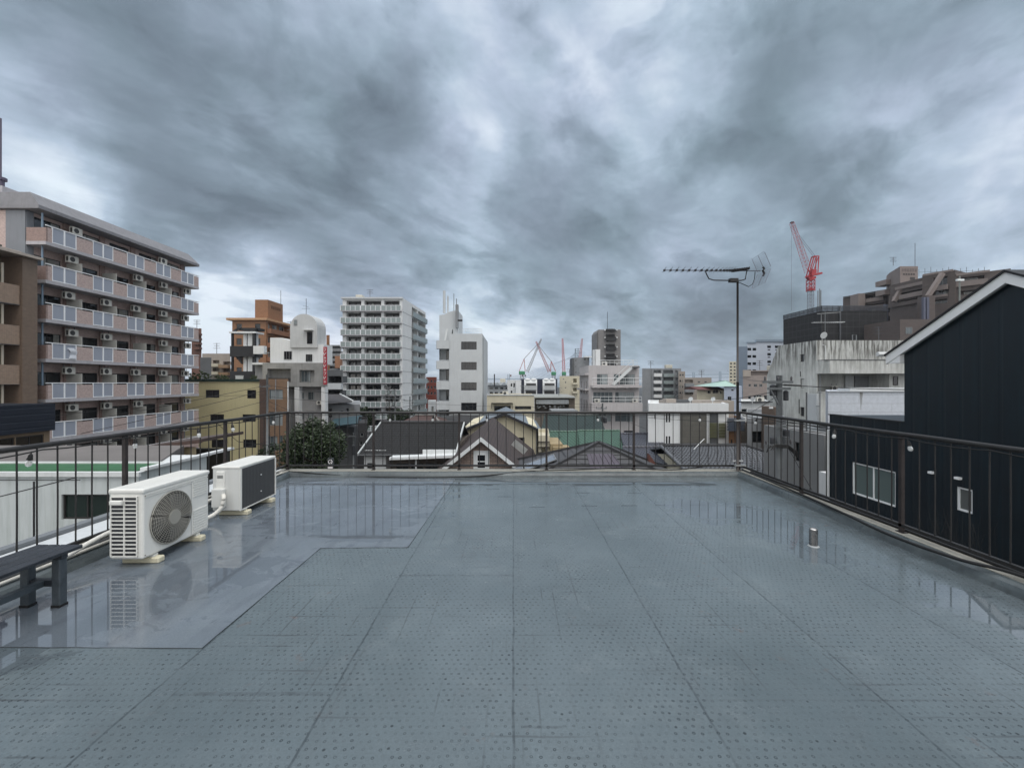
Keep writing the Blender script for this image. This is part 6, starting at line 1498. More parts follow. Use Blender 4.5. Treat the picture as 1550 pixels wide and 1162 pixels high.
# grey wall building below
GWM = M('grey_block_wall', (120, 121, 121), .85, .07, .6, streak=.25)
gw = thing('grey_building', 'plain grey walled building with one narrow dark window right of the utility pole', 'building', (16, 20, 0))
m_ = MB(); Xg = 14.0; walls(m_, rfoot(Xg, Xg + 9, 19.2, 23.8), 0, 10.0, {3: [(4.6 - 2.0, 4.6 - 1.45, PZ(698, 21), PZ(669, 21), .15)]}, .1); part(m_, 'wall', GWM, gw)
add_window(gw, Xg + .1, 19.2 + 1.72, PZ(698, 21), -math.pi/2, .55, PZ(669, 21) - PZ(698, 21), 1, DARKF, GLASSD, fw=.04)
part(MB().box(Xg + .1, Xg + 8, 17.0, 19.19, 0, PZ(662, 18.2)), 'rear_wing', PAL, gw)
part(MB().box(13.2, 14.4, 16.2, 18.4, 0, PZ(716, 18)), 'white_storage', OFFW, gw)
part(MB().box(Xg + .02, Xg + .11, 17.4, 18.2, PZ(706, 18), PZ(664, 18)), 'shutter', MGR, gw)
part(MB().box(Xg - .5, Xg - .2, 17.3, 17.9, PZ(713, 17.6), PZ(700, 17.6)), 'meter_box', DGR, gw)

# ---------------------------------------------------------------- navy gabled house
Xn = 11.8
TRIMW = M('clean_white_trim', (232, 234, 234), .4, .03)
NVC = ribmat('navy_vertical_cladding', (2, 19, 28), .455, 'y', .42, .2, .18, .4, dirt=(12, 40, 50))
nh = thing('navy_house', 'navy black clad house with a white trimmed gable filling the right side', 'house', (Xn, 11, 0))
yA, yB, yC, yD = 7.35, 10.1, 12.86, 15.9
zE, zA = PZ(524, 12.86) - .22, PZ(411, 10.1) - .27
m_ = MB()
wA = (Xn*F/(1355.5 - CX), Xn*F/(1289.5 - CX)); zwa, zwb = CZ - (747 - HY) * wA[1] / F + .02, CZ - (698.5 - HY) * wA[1] / F
wB = (Xn*F/(1472 - CX), Xn*F/(1447.5 - CX)); zwc, zwd = CZ - (771 - HY) * wB[1] / F, CZ - (735.5 - HY) * wB[1] / F
facade(m_, (Xn, yD), (Xn, 6.0), 0, 11.17, [(yD - wA[1], yD - wA[0], zwa, zwb, .12), (yD - wB[1], yD - wB[0], zwc, zwd, .12)])
# gable pentagon above the long lower wall
m_.add([(Xn, yC, 11.17), (Xn, yA, 11.17), (Xn, yA, zE), (Xn, yB, zA), (Xn, yC, zE)], [(0, 1, 2, 3, 4)])
m_.add([(Xn, 6, 11.17), (Xn + 7, 6, 11.17), (Xn + 7, 6, 0), (Xn, 6, 0), (Xn, yD, 0), (Xn + 7, yD, 0), (Xn + 7, yD, 11.17), (Xn, yD, 11.17), (Xn, yC, 11.17), (Xn + 7, yC, 11.17), (Xn + 7, yC, zE), (Xn, yC, zE), (Xn, yA, 11.17), (Xn+7, yA, 11.17), (Xn+7, yA, zE), (Xn, yA, zE)],
       [(0,1,2,3), (4,5,6,7), (7,6,9,8), (8,9,10,11), (0,12,13,1), (12,15,14,13)])
part(m_, 'wall', NVC, nh)
add_window(nh, Xn + .06, (wA[0]+wA[1])/2, zwa, -math.pi/2, wA[1]-wA[0], zwb-zwa, 2, TRIMW, glassmat('green_grey_glass', dark=(96, 112, 110), share=0, rough=.2), fw=.05)
add_window(nh, Xn + .06, (wB[0]+wB[1])/2, zwc, -math.pi/2, wB[1]-wB[0], zwd-zwc, 1, TRIMW, glassmat('small_grey_glass', dark=(110, 114, 112), share=0, rough=.2), fw=.05)
# roof with overhang, white barge board
oh = .14
def gpt(y, dz=0): return zE + (zA - zE) * (1 - abs(y - yB) / (yC - yB)) + dz
m_ = MB()
top = [(yC + .5, gpt(yC + .5, .275)), (yB, gpt(yB, .315)), (yA - .5, gpt(yA - .5, .275))]; bot = [(yA - .5, gpt(yA - .5, .22)), (yB, gpt(yB, .26)), (yC + .5, gpt(yC + .5, .22))]
m_.prism(top + bot, 'x', Xn - oh - .04, Xn + 7.2); part(m_, 'roof', M('black_roof', (26, 27, 30), .6, .2, 3), nh)
m_ = MB()
t2_ = [(yC + .48, gpt(yC + .48, .219)), (yB, gpt(yB, .259)), (yA - .48, gpt(yA - .48, .219))]; b2_ = [(yA - .48, gpt(yA - .48, -.04)), (yB, gpt(yB, .0)), (yC + .48, gpt(yC + .48, -.04))]
m_.prism(t2_ + b2_, 'x', Xn - oh, Xn - oh + .06); part(m_, 'barge_board', TRIMW, nh)
m_ = MB(); m_.prism([(yC + .46, gpt(yC + .46, -.02)), (yB, gpt(yB, .02)), (yA - .46, gpt(yA - .46, -.02)), (yA - .46, gpt(yA - .46, .2)), (yB, gpt(yB, .24)), (yC + .46, gpt(yC + .46, .2))], 'x', Xn - oh + .061, Xn - .003); part(m_, 'soffit', M('grey_soffit', (150, 160, 164), .6, .05), nh)
part(MB().prism([(yC + .02, zE - .28), (yC + .46, zE - .28), (yC + .46, zE - .05), (yC + .02, zE + .15)], 'x', Xn - oh + .02, Xn + .3), 'boxed_eave', TRIMW, nh)
part(MB().tube([(Xn - .3, yC + .6, zE + .02), (Xn + 6, yC + .6, zE + .02)], .07, 8), 'gutter', WHITE, nh)
part(MB().tube([(Xn - .05, yD + .02, 3), (Xn - .05, yD + .02, 10.6)], .05, 8), 'downpipe', WHITE, nh)
part(MB().box(Xn - .03, Xn + .2, yC, yD + .04, 11.172, 11.21), 'lower_coping', BLACKM, nh)
for a, b_ in ((1412.5, 715), (1453, 723.5)):
    yy = Xn * F / (a - CX); part(MB().box(Xn - .1, Xn - .004, yy - .06, yy + .06, CZ - (b_ - HY)*yy/F - .03, CZ - (b_ - HY)*yy/F + .03), 'vent_hood', TRIMW, nh)
q = MB()
for k in range(0): pass
q.box(Xn - .015, Xn - .003, yA, yC, PZ(643, 15.2), PZ(642, 15.2)); part(q, 'panel_joint', M('navy_joint', (7, 14, 22), .5, .05), nh)
# bare shrub standing before its wall
rs = random.Random(5); q = MB()
for k in range(26):
    bx_, by_ = 10.9 + rs.uniform(-.2, .2), 10.6 + rs.uniform(-.6, .6); p = Vector((bx_, by_, 5.5)); pts = [p.copy()]
    for j in range(6): p = p + Vector((rs.uniform(-.12, .12), rs.uniform(-.22, .22), rs.uniform(.45, .75))); pts.append(p.copy())
    q.tube(pts, [.014 - .002*j for j in range(7)], 4)
    for j in (3, 4, 5): q.tube([pts[j], pts[j] + Vector((rs.uniform(-.1, .1), rs.uniform(-.35, .35), rs.uniform(.2, .45)))], .004, 3)
q.tube([(10.9, 10.6, 0), (10.9, 10.6, 5.6)], .06, 6)
solo(q, 'bare_shrub', M('dark_twig', (34, 36, 36), .8, .2), 'thin leafless shrub in front of the navy cladding at far right', 'shrub')

# ---------------------------------------------------------------- netted building, crane, stepped brown apartments
NET, t_, b_ = newmat('dark_scaffold_net')
tcc = t_.node('ShaderNodeTexCoord').outputs['Object']; xx_, yy_, zz_ = t_.sep(tcc)
l1 = t_.rng(t_.m('ABSOLUTE', t_.m('SUBTRACT', t_.m('FRACT', t_.m('DIVIDE', zz_, 1.8)), .5)), .05, .02)
l2 = t_.rng(t_.m('ABSOLUTE', t_.m('SUBTRACT', t_.m('FRACT', t_.m('DIVIDE', t_.m('ADD', xx_, yy_), 1.8)), .5)), .04, .015)
nn = t_.noise(tcc, .5, 5, .65)
cc_ = t_.mix(t_.rng(nn, .3, .7), lin(22, 22, 24), lin(38, 38, 40)); cc_ = t_.mix(t_.m('MULTIPLY', t_.m('MAXIMUM', l1, l2), .45), cc_, lin(74, 74, 76))
t_.put(b_.inputs['Base Color'], cc_); b_.inputs['Roughness'].default_value = .9
xa, xb = PX(1243.6, 120), PX(1311, 120) + 6
nb2 = thing('netted_building', 'building wrapped in dark scaffold netting under the red crane', 'building', (xa + 8, 120, 0))
m_ = MB(); walls(m_, rfoot(xa, xb, 120, 137), 0, 32.4, {}, 0); part(m_, 'net', NET, nb2)
q = MB()
for k in range(13): q.bar((xa + k*(xb-xa)/12, 120, 32.4), (xa + k*(xb-xa)/12, 120, 33.9), .1)
for k in range(10): q.bar((xa, 120 + k*1.85, 32.4), (xa, 120 + k*1.85, 33.9), .1)
for z_ in (33.0, 33.8): q.bar((xa, 120, z_), (xb, 120, z_), .1).bar((xa, 120, z_), (xa, 137, z_), .1)
part(q, 'scaffold_frame', M('scaffold_steel', (78, 80, 84), .5, .1), nb2)
NT2, t2, b2 = newmat('thin_grey_net'); b2.inputs['Base Color'].default_value = lin(60, 62, 68); b2.inputs['Alpha'].default_value = .55; b2.inputs['Roughness'].default_value = .9
part(MB().box(xa + .02, xb, 119.9, 119.93, 32.41, 33.8).box(xa - .1, xa - .07, 120, 137, 32.41, 33.8), 'upper_net', NT2, nb2)
part(MB().bar((PX(1272, 119.6), 119.7, 8), (PX(1272, 119.6), 119.7, 33.8), .3), 'hoist_rail', M('scaffold_steel', (78, 80, 84), .5, .1), nb2)
q = MB()
for a, t in ((1238, 440), (1240.5, 437), (1242.5, 439)): q.tube([(PX(a, 125), 125, 32.4), (PX(a, 125), 125, PZ(t, 125))], .14, 6)
solo(q, 'aerial_mast', STEEL, 'cluster of three pale aerial masts on the netted building', 'antenna')

RED = M('crane_red', (160, 40, 48), .5, .12, .5)
REDW = M('crane_pale_red', (196, 130, 134), .5, .1, .5)
CGR = M('crane_grey_white', (122, 128, 136), .5, .08, .5)
def lattice(mb, a, b_, w0, w1, n, r_, up=(0, 1, 0)):
    a, b_ = Vector(a), Vector(b_); d = (b_ - a).normalized(); s = d.cross(Vector(up)).normalized(); t = s.cross(d).normalized()
    def cor(k):
        p = a.lerp(b_, k / n); w_ = w0 + (w1 - w0) * k / n
        return [p + (i*s + j*t) * w_/2 for i, j in ((-1,-1), (1,-1), (1,1), (-1,1))]
    for i in range(4): mb.tube([cor(0)[i], cor(n)[i]], r_, 4)
    for k in range(n):
        c0_, c1_ = cor(k), cor(k+1)
        for i in range(4): mb.tube([c0_[i], c1_[(i+1) % 4]], r_*.6, 3, cap=False); mb.tube([c1_[i], c1_[(i+1) % 4]], r_*.6, 3, cap=False)
Yr = 190.0
def Q(x, y, Y=Yr, o=0.0): return (PX(x, Y), Y + o, PZ(y, Y))
cr = thing('tower_crane', 'tall red luffing tower crane rising behind the netted building', 'crane', (PX(1227, Yr), Yr, 0))
q = MB(); lattice(q, (PX(1227, Yr), Yr, 0), Q(1227, 441), 1.7, 1.7, 34, .13); part(q, 'mast', CGR, cr)
q = MB(); lattice(q, Q(1227, 441), Q(1227, 424), 2.3, 2.3, 3, .2); q.box(PX(1223.6, Yr), PX(1230.4, Yr), Yr - 1, Yr + 1, PZ(424.5, Yr), PZ(422, Yr)); q.box(PX(1223.6, Yr), PX(1230.4, Yr), Yr - 1, Yr + 1, PZ(440, Yr), PZ(437, Yr)); part(q, 'climbing_frame', RED, cr)
q = MB(); q.add([Q(1220, 420, o=-1), Q(1243, 415, o=-1), Q(1242, 412.5, o=-1), Q(1221, 417.5, o=-1), Q(1220, 420, o=1), Q(1243, 415, o=1), Q(1242, 412.5, o=1), Q(1221, 417.5, o=1)], [(0,1,2,3), (7,6,5,4), (0,4,5,1), (1,5,6,2), (2,6,7,3), (3,7,4,0)])
q.box(PX(1222, Yr), PX(1233, Yr), Yr - 1, Yr + 1, PZ(422, Yr), PZ(419, Yr)); part(q, 'slewing_platform', RED, cr)
q = MB()
for o_ in (-.8, .8):
    q.bar(Q(1222, 419, o=o_), Q(1230.5, 388, o=o_), .35).bar(Q(1236, 416, o=o_), Q(1237.5, 389, o=o_), .3).bar(Q(1230.5, 388.5, o=o_), Q(1238, 388.5, o=o_), .35).bar(Q(1228, 416, o=o_), Q(1236.5, 390, o=o_), .25).bar(Q(1228, 415, o=o_), Q(1225, 405, o=o_), .3)
q.bar(Q(1230.5, 388.5, o=-.8), Q(1230.5, 388.5, o=.8), .3).box(PX(1228, Yr), PX(1234, Yr), Yr - .9, Yr + .9, PZ(415, Yr), PZ(408, Yr)); part(q, 'a_frame', RED, cr)
q = MB(); lattice(q, Q(1224, 412), Q(1198.5, 337.5), 2.1, 1.3, 14, .085); part(q, 'jib', M('crane_jib_red', (164, 84, 92), .5, .12, .2), cr)
q = MB(); q.box(PX(1196.8, Yr), PX(1200.6, Yr), Yr - .6, Yr + .6, PZ(338, Yr), PZ(336, Yr)); part(q, 'jib_head', BLACKM, cr)
q = MB()
for o_ in (-.5, .5): q.tube([Q(1233, 388.5, o=o_), Q(1209, 357, o=o_)], .07, 4).tube([Q(1209, 357, o=o_), Q(1199, 338, o=o_)], .06, 4)
q.tube([Q(1198, 338), Q(1198, 470)], .045, 4); part(q, 'rope', M('crane_rope', (96, 84, 92), .6, .1), cr)
q = MB(); q.box(PX(1224.5, Yr), PX(1227.5, Yr), Yr - 2, Yr - 1, PZ(419, Yr), PZ(412, Yr)); part(q, 'cab', RED, cr)

# harbour cranes on the horizon
Yx = 420.0
DM = M('far_crane_red', (176, 122, 122), .6, .06); DG = M('far_crane_grey', (140, 138, 138), .6, .06); GN = M('crane_green_house', (52, 128, 88), .5, .1)
def hcrane(label, base, jib, apex=None, legs=(), jm=None, body=4.0):
    r = thing('harbour_crane', label, 'crane', (PX(base[0], Yx), Yx, 0), 'cranes on the horizon')
    def Q(x, y, o=0.0): return (PX(x, Yx), Yx + o, PZ(y, Yx))
    q = MB(); lattice(q, Q(*jib[0]), Q(*jib[1]), 2.4, 1.1, 18, .20); part(q, 'jib', jm or DM, r)
    if apex:
        q = MB()
        for l_ in legs: q.bar(Q(*l_, -1), Q(*apex, -1), .6).bar(Q(*l_, 1), Q(*apex, 1), .6)
        part(q, 'a_frame', DM, r); part(MB().tube([Q(*apex), Q(jib[1][0]*.93 + jib[0][0]*.07, jib[1][1]*.93 + jib[0][1]*.07)], .28, 4), 'rope', DG, r)
    part(bevelled(PX(base[0], Yx) - body/2, PX(base[0], Yx) + body/2, Yx - 2, Yx + 2, PZ(base[1] + 3, Yx), PZ(base[1] - 2.4, Yx), .6, 2), 'machine_house', GN, r)
    q = MB(); lattice(q, (PX(base[0], Yx), Yx, 0), Q(base[0], base[1] + 3), 3, 3, 8, .25); part(q, 'tower', DG, r)
hcrane('left harbour crane whose grey jib leans right', (790, 564), ((798, 563), (819.3, 513)), (793.3, 543), ((785.8, 562), (795, 562)), DG, 6)
hcrane('harbour crane whose red jib leans left across the grey jib', (838, 565), ((831.5, 563), (811.6, 517)), (834.3, 546.5), ((833.3, 563), (841, 562)), None, 4.5)
hcrane('harbour crane standing alone with its red and white jib upright', (853.6, 565), ((853.6, 563), (851.4, 512.5)), None, (), M('far_crane_pale_red', (190, 120, 122), .6, .05), 4)
hcrane('small harbour crane with pale jib behind the grey office block', (877, 548), ((877.5, 546), (881.3, 512.5)), None, (), M('far_crane_white_red', (184, 148, 154), .6, .05), 3)

# stepped brown apartments
SBT = tilemat('brown_grey_tile', (92, 82, 78), (84, 75, 72), (76, 70, 68), .8, .3, .7, .012)
SBL = M('taupe_parapet', (126, 116, 112), .8, .08, .5, streak=.2)
sbd = thing('stepped_apartments', 'large brown stepped apartment complex with slanted buttresses on the right skyline', 'building', (PX(1380, 130), 130, 0))
def seg(a, Ya, b_, Yb_, ytop_a, depth, holes_px=(), mat=SBT, name='wall'):
    p0, p1 = (PX(a, Ya), Ya), (PX(b_, Yb_), Yb_); z1 = PZ(ytop_a, Ya); L = math.hypot(p1[0]-p0[0], p1[1]-p0[1]); d = ((p1[0]-p0[0])/L, (p1[1]-p0[1])/L); n = (-d[1], d[0])
    ft = [p0, p1, (p1[0] + n[0]*depth, p1[1] + n[1]*depth), (p0[0] + n[0]*depth, p0[1] + n[1]*depth)]
    def up(x, y):       # photo point -> (u, z) on this wall
        k = (x - CX) / F; t = (k*p0[1] - p0[0]) / (d[0] - k*d[1]); Y = p0[1] + d[1]*t
        return t, CZ + (HY - y) * Y / F
    hs = []
    for (xa_, ya_, xb_, yb2, dp) in holes_px:
        u0, za = up(xa_, ya_); u1, _ = up(xb_, ya_); _, zb_ = up((xa_), yb2); hs.append((u0, u1, zb_, za, dp))
    m = MB(); walls(m, ft, 0, z1, {0: hs}, .4); part(m, name, mat, sbd)
    return ft, up, L, hs, d, n
def hwin(S, k=2, fr=.4, dz=0.3):
    ft, up, L, hs, d, n = S
    for (u0, u1, za, zb, dp) in hs:
        if dp < .8: continue
        nn_ = max(1, int((u1 - u0) / 4.5))
        for i in range(nn_):
            uc = u0 + (u1-u0) * (i + .5) / nn_; x_ = ft[0][0] + d[0]*uc + n[0]*(dp - .05); y_ = ft[0][1] + d[1]*uc + n[1]*(dp - .05)
            add_window(sbd, x_, y_, za, math.atan2(d[1], d[0]), 2.4, max(.6, zb - za - .25), 2, ALU, GLASS)
S1 = seg(1276, 150, 1340, 138, 451.5, 14, [(1303, 449 + 13.8*k, 1339, 456 + 13.8*k, 1.4) for k in range(4)]); hwin(S1)
part(MB().bar((S1[0][0][0], S1[0][0][1] - .4, PZ(451.5, 150) + .2), (S1[0][1][0], S1[0][1][1] - .4, PZ(451.5, 150) + .2), .8, .5), 'roof_edge', DGR, sbd)
for k in range(4):
    u0, z0_ = S1[1](1292, 456 + 13.8*k); u1, _ = S1[1](1339, 456 + 13.8*k); d, n = S1[4], S1[5]
    part(MB().bar((S1[0][0][0] + d[0]*u0 - n[0]*.6, S1[0][0][1] + d[1]*u0 - n[1]*.6, z0_ - .6), (S1[0][0][0] + d[0]*u1 - n[0]*.6, S1[0][0][1] + d[1]*u1 - n[1]*.6, z0_ - .6), .25, 1.25), 'balcony_parapet', SBL, sbd)
part(MB().box(PX(1294, 144), PX(1304, 144), 142.5, 146, PZ(470, 144), PZ(445.5, 144)), 'stair_block', SBL, sbd)
# lift tower with faded lettering
xa, xm2, xb = PX(1346, 136), PX(1362.5, 128), PX(1389.5, 128)
m_ = MB(); m_.add([(p[0], p[1], z) for z in (0, PZ(403, 128)) for p in ((xa, 136), (xm2, 128), (xb, 128), (xb + 1, 140))], [(0,1,5,4), (1,2,6,5), (2,3,7,6), (3,0,4,7), (4,5,6,7)]); part(m_, 'lift_tower', SBL, sbd)
q = MB()
for k in range(5): q.box(xm2 + .9 + k*.75, xm2 + 1.35 + k*.75, 127.93, 127.99, PZ(416.2, 128), PZ(414, 128))
part(q, 'tower_lettering', M('dark_letter', (48, 44, 44), .7, .05), sbd)
q = MB()
for k in range(6): q.box(xm2 + .5 + k*.8, xm2 + 1.0 + k*.8, 127.93, 127.99, PZ(410.6, 128), PZ(406.5, 128))
part(q, 'tower_lettering', M('faded_letter', (104, 96, 94), .7, .05), sbd)
part(MB().box(PX(1377.5, 128), PX(1384.5, 128), 127.9, 127.99, PZ(423.5, 128), PZ(419.5, 128)), 'tower_opening', BAYC, sbd)
part(MB().tube([(PX(1385, 129), 129, PZ(404, 129)), (PX(1385, 129), 129, PZ(368, 129))], .07, 5), 'lightning_rod', DGR, sbd)
part(MB().box(PX(1333, 137), PX(1347, 137), 135, 139, PZ(432.5, 137), PZ(425, 137)).box(PX(1333, 137), PX(1345, 137), 135.5, 139, PZ(447, 137), PZ(439.5, 137)), 'stair_landing', SBL, sbd)
# middle block
S2 = seg(1340, 134, 1402, 122, 461, 12, [(1343 , 466 + 14.2*k, 1354, 474 + 14.2*k, 1.3) for k in range(4)] + [(1329 + 14, 0, 0, 0, 0)][1:]); hwin(S2)
S3 = seg(1311, 137, 1341, 133.5, 463, 6, [(1313.5, 467 + 14.2*k, 1327, 475 + 14.2*k, 1.3) for k in range(5)] + [(1331, 467 + 14.2*k, 1336.5, 475 + 14.2*k, .5) for k in range(5)]); hwin(S3)
for k in range(5):
    for (S, xa_, xb_) in ((S3, 1312, 1329), (S2, 1341.5, 1355.5)):
        u0, z0_ = S[1](xa_, 475 + 14.2*k - (1 if S is S2 else 0)); u1, _ = S[1](xb_, 475); d, n = S[4], S[5]
        part(MB().bar((S[0][0][0] + d[0]*u0 - n[0]*.5, S[0][0][1] + d[1]*u0 - n[1]*.5, z0_ - .5), (S[0][0][0] + d[0]*u1 - n[0]*.5, S[0][0][1] + d[1]*u1 - n[1]*.5, z0_ - .5), .25, 1.1), 'balcony_parapet', SBL, sbd)
part(MB().box(PX(1337.5, 133), PX(1341, 133), 132.2, 133.2, 0, PZ(461, 133)), 'blue_grey_pier', M('blue_grey_pier', (84, 88, 104), .7, .08), sbd)
for k in range(2):
    for a in (1359, 1364): 
        u0, z0_ = S2[1](a + 2, 469 + 16*k); d, n = S2[4], S2[5]; add_window(sbd, S2[0][0][0] + d[0]*u0 - n[0]*.04, S2[0][0][1] + d[1]*u0 - n[1]*.04, z0_ - .5, math.atan2(d[1], d[0]), 1.0, 1.2, 1, ALU, GLASSP)
# upper stepped storeys with slanted buttresses
S4 = seg(1347, 131, 1420, 117, 432, 14, [(1362, 444, 1402, 450, 1.5), (1358, 457, 1400, 462, 1.5)]); hwin(S4)
S5 = seg(1396, 118, 1446, 112, 417, 14, [(1413, 421, 1434, 434, 1.5), (1408, 440, 1436, 448, 1.5), (1408, 455, 1434, 461, 1.5)]); hwin(S5)
S6 = seg(1445, 113, 1530, 106, 417, 14, [(1450, 421, 1490, 427, 1.5), (1450, 441, 1490, 447, 1.5)]); hwin(S6)
def band(S, x0_, y0_, x1_, h, out=.6, w_=.3, mat=SBL, nm='balcony_parapet'):
    u0, z0_ = S[1](x0_, y0_); u1, _ = S[1](x1_, y0_); d, n = S[4], S[5]
    part(MB().bar((S[0][0][0] + d[0]*u0 - n[0]*out, S[0][0][1] + d[1]*u0 - n[1]*out, z0_ - h/2), (S[0][0][0] + d[0]*u1 - n[0]*out, S[0][0][1] + d[1]*u1 - n[1]*out, z0_ - h/2), w_, h), nm, mat, sbd)
band(S4, 1358, 435, 1417, .9); band(S4, 1354, 449, 1410, 1.3); band(S4, 1348, 461, 1402, 1.1, mat=SBT)
band(S5, 1412, 434, 1436, 1.3); band(S5, 1408, 449, 1437, .6, 1.2); band(S5, 1400, 416, 1446, .5, 1.2)
band(S6, 1447, 427, 1495, 1.4); band(S6, 1447, 416, 1498, .5, 1.2)
for (xa_, ya_, xb_, yb2, Yq_) in ((1360.5, 432, 1345, 458, 129), (1418, 416, 1395, 450, 114.5)):
    part(MB().bar((PX(xa_, Yq_), Yq_ - 1.5, PZ(ya_, Yq_)), (PX(xb_, Yq_ + 1), Yq_ - .8, PZ(yb2, Yq_ + 1)), .9, 1.0, up=(0, 1, 0)), 'slanted_buttress', SBL, sbd)
part(MB().box(PX(1394, 112), PX(1407, 112), 110.5, 113, 0, PZ(449, 112)).box(PX(1357, 108), PX(1470, 108), 107, 118, 0, PZ(484, 108)), 'lower_block', SBT, sbd)
part(MB().box(PX(1397, 110), PX(1400, 110), 109.8, 110.4, 0, PZ(450, 110)).box(PX(1402, 110), PX(1405.5, 110), 109.8, 110.4, 0, PZ(450, 110)), 'blue_grey_pier', M('blue_grey_pier', (84, 88, 104), .7, .08), sbd)
add_window(sbd, PX(1375.5, 107), 106.95, PZ(505, 107), 0, 1.6, 1.6, 2, ALU, GLASSP)
m_ = MB()
for k in range(12): m_.tube([(PX(1391 + k*9, 118), 118, PZ(418, 118)), (PX(1391 + k*9, 118), 118, PZ(408 - (k % 3)*2, 118))], .06, 4)
m_.tube([(PX(1391, 118), 118, PZ(412, 118)), (PX(1495, 118), 118, PZ(409, 118))], .04, 4); part(m_, 'roof_aerials', DGR, sbd)

# lamp pole standing behind the navy roof
lp = thing('light_pole', 'pole with a white light bar rising behind the navy gable', 'street lamp', (PX(1452.5, 60), 60, 0))
part(MB().tube([(PX(1452.5, 60), 60, 0), (PX(1452.5, 60), 60, PZ(418, 60))], .09, 8), 'pole', M('pale_pole', (120, 124, 120), .5, .08), lp)
part(MB().box(PX(1447.5, 60), PX(1457.5, 60), 59.8, 60.1, PZ(425.5, 60), PZ(422.5, 60)), 'lamp_head', M('white_lamp', (225, 230, 230), .4, .02), lp)

# small rooftop and wall things that break the plain blocks
AERM = M('thin_aerial_metal', (96, 98, 102), .5, .1, metal=.3)
def aerial(label, px_, py_base, py_top, Y, rods=3, w_=9):
    x_, z0_, z1_ = PX(px_, Y), PZ(py_base, Y), PZ(py_top, Y); rr_ = max(.018, Y*.0006)
    r = thing('roof_aerial', label, 'antenna', (x_, Y, z0_), 'roof aerials of the neighbourhood')
    part(MB().tube([(x_, Y, z0_), (x_, Y, z1_)], rr_, 5), 'mast', AERM, r)
    q = MB()
    for k in range(rods):
        z_ = z1_ - (z1_ - z0_)*(.06 + .22*k); h_ = w_*Y/F/2*(1 - .25*(k % 2))
        q.tube([(x_ - h_, Y, z_), (x_ + h_, Y + .1, z_ + .02*h_)], rr_*.7, 4)
        for j in range(6): q.tube([(x_ - h_ + j*h_*.4, Y - .25, z_), (x_ - h_ + j*h_*.4, Y + .25, z_)], rr_*.5, 3)
    part(q, 'rods', AERM, r)
for a in (('thin aerial over the left end of the brown building behind the pink block', 298, 497, 484, 116), ('thin aerial over the beige low apartment left of the stair tower', 328, 535, 519, 101),
          ('thin aerial beside the orange rooftop block', 440, 512, 486, 64), ('thin aerial on the roof of the apartment tower', 560, 450, 438, 106), ('thin aerial on the roof of the cream apartment block', 862, 569, 558, 117),
          ('thin aerial on the left end of the grey apartment block roof', 985, 557, 546, 174), ('thin aerial on the beige skyline building', 1062, 571, 560, 152), ('thin aerial on the taupe tiled building', 1150, 560, 545, 97),
          ('thin aerial on the flat cream roof behind the gables', 792, 598, 583, 57), ('thin aerial over the corrugated canopy building', 846, 600, 586, 60), ('thin aerial over the modern white house roof', 1022, 605, 590, 37),
          ('thin aerial at the left of the grey mid building roof', 875, 541, 527, 137), ('thin aerial at the right end of the stained concrete building', 1330, 515, 494, 47), ('thin aerial on the brown stepped lift tower', 1352, 402, 389, 130)):
    aerial(*a)
def wall_unit(label, x, y, z, rz, group=None):
    o = copy_tree(SU); o.location = (x, y, z); o.rotation_euler = (0, 0, rz); o['label'] = label; o['group'] = group or 'wall and roof outdoor units of the neighbourhood'
wall_unit('white outdoor unit on the cream flat roof left of its aerial', PX(765, 57), 57, PZ(598, 57), -math.pi/2)
wall_unit('white outdoor unit on the roof of the white low building by the pole', PX(1150, 43), 43, PZ(609, 43) , -math.pi/2)
wall_unit('white outdoor unit on the wall of the grey barrel roofed building base', PX(481, 61), 61.6, PZ(612, 61.6), -math.pi/2)
wall_unit('white outdoor unit on the grey house wall left of the street', PX(509, 65), 65.6, PZ(640, 65.6), -math.pi/2)
wall_unit('white outdoor unit beside the lift housing of the white stair building', PX(915, 64), 64, PZ(553, 64), -math.pi/2)
wall_unit('white outdoor unit in the loggia of the stained concrete building', PX(1262, 47), 46.9, PZ(591, 47), -math.pi/2)
for k, (x_, y0_, y1_) in enumerate(((416.5, 574, 640), (441, 590, 650))):
    solo(MB().tube([(PX(x_, 49.7 if k == 0 else 61.7), 49.8 if k == 0 else 61.8, PZ(y1_, 50 if k == 0 else 62)), (PX(x_, 49.7 if k == 0 else 61.7), 49.8 if k == 0 else 61.8, PZ(y0_, 50 if k == 0 else 62))], .05, 6), 'drain_pipe', MGR, ['grey drain pipe down the tan tiled building', 'grey drain pipe down the base of the barrel roofed building'][k], 'pipe')
# water tanks and stair houses on flat roofs
TNK = M('cream_water_tank', (190, 186, 172), .5, .06, streak=.3)
for lb, a, b_, yb_, yt_, Y in (('cream water tank on the far pale building with a zigzag roof', 757, 765, 579, 573, 156), ('cream water tank on the grey apartment block roof', 1008, 1018, 557.5, 552, 178), ('cream water tank on the taupe tiled building roof', 1168, 1178, 560.5, 553, 100), ('cream water tank on the apartment tower roof', 538, 548, 452, 446, 108)):
    r = thing('water_tank', lb, 'water tank', (PX((a+b_)/2, Y), Y, PZ(yb_, Y)), 'roof water tanks')
    z0_, z1_ = PZ(yb_, Y) - .3, PZ(yt_, Y); q = bevelled(PX(a, Y), PX(b_, Y), Y, Y + 2, z0_ + .4, z1_, .12, 2); part(q, 'tank', TNK, r)
    q = MB()
    for xx in (PX(a, Y) + .1, PX(b_, Y) - .2):
        part(MB().box(xx, xx + .12, Y + .1, Y + 1.9, z0_ - .3, z0_ + .399), 'leg', STEEL, r)
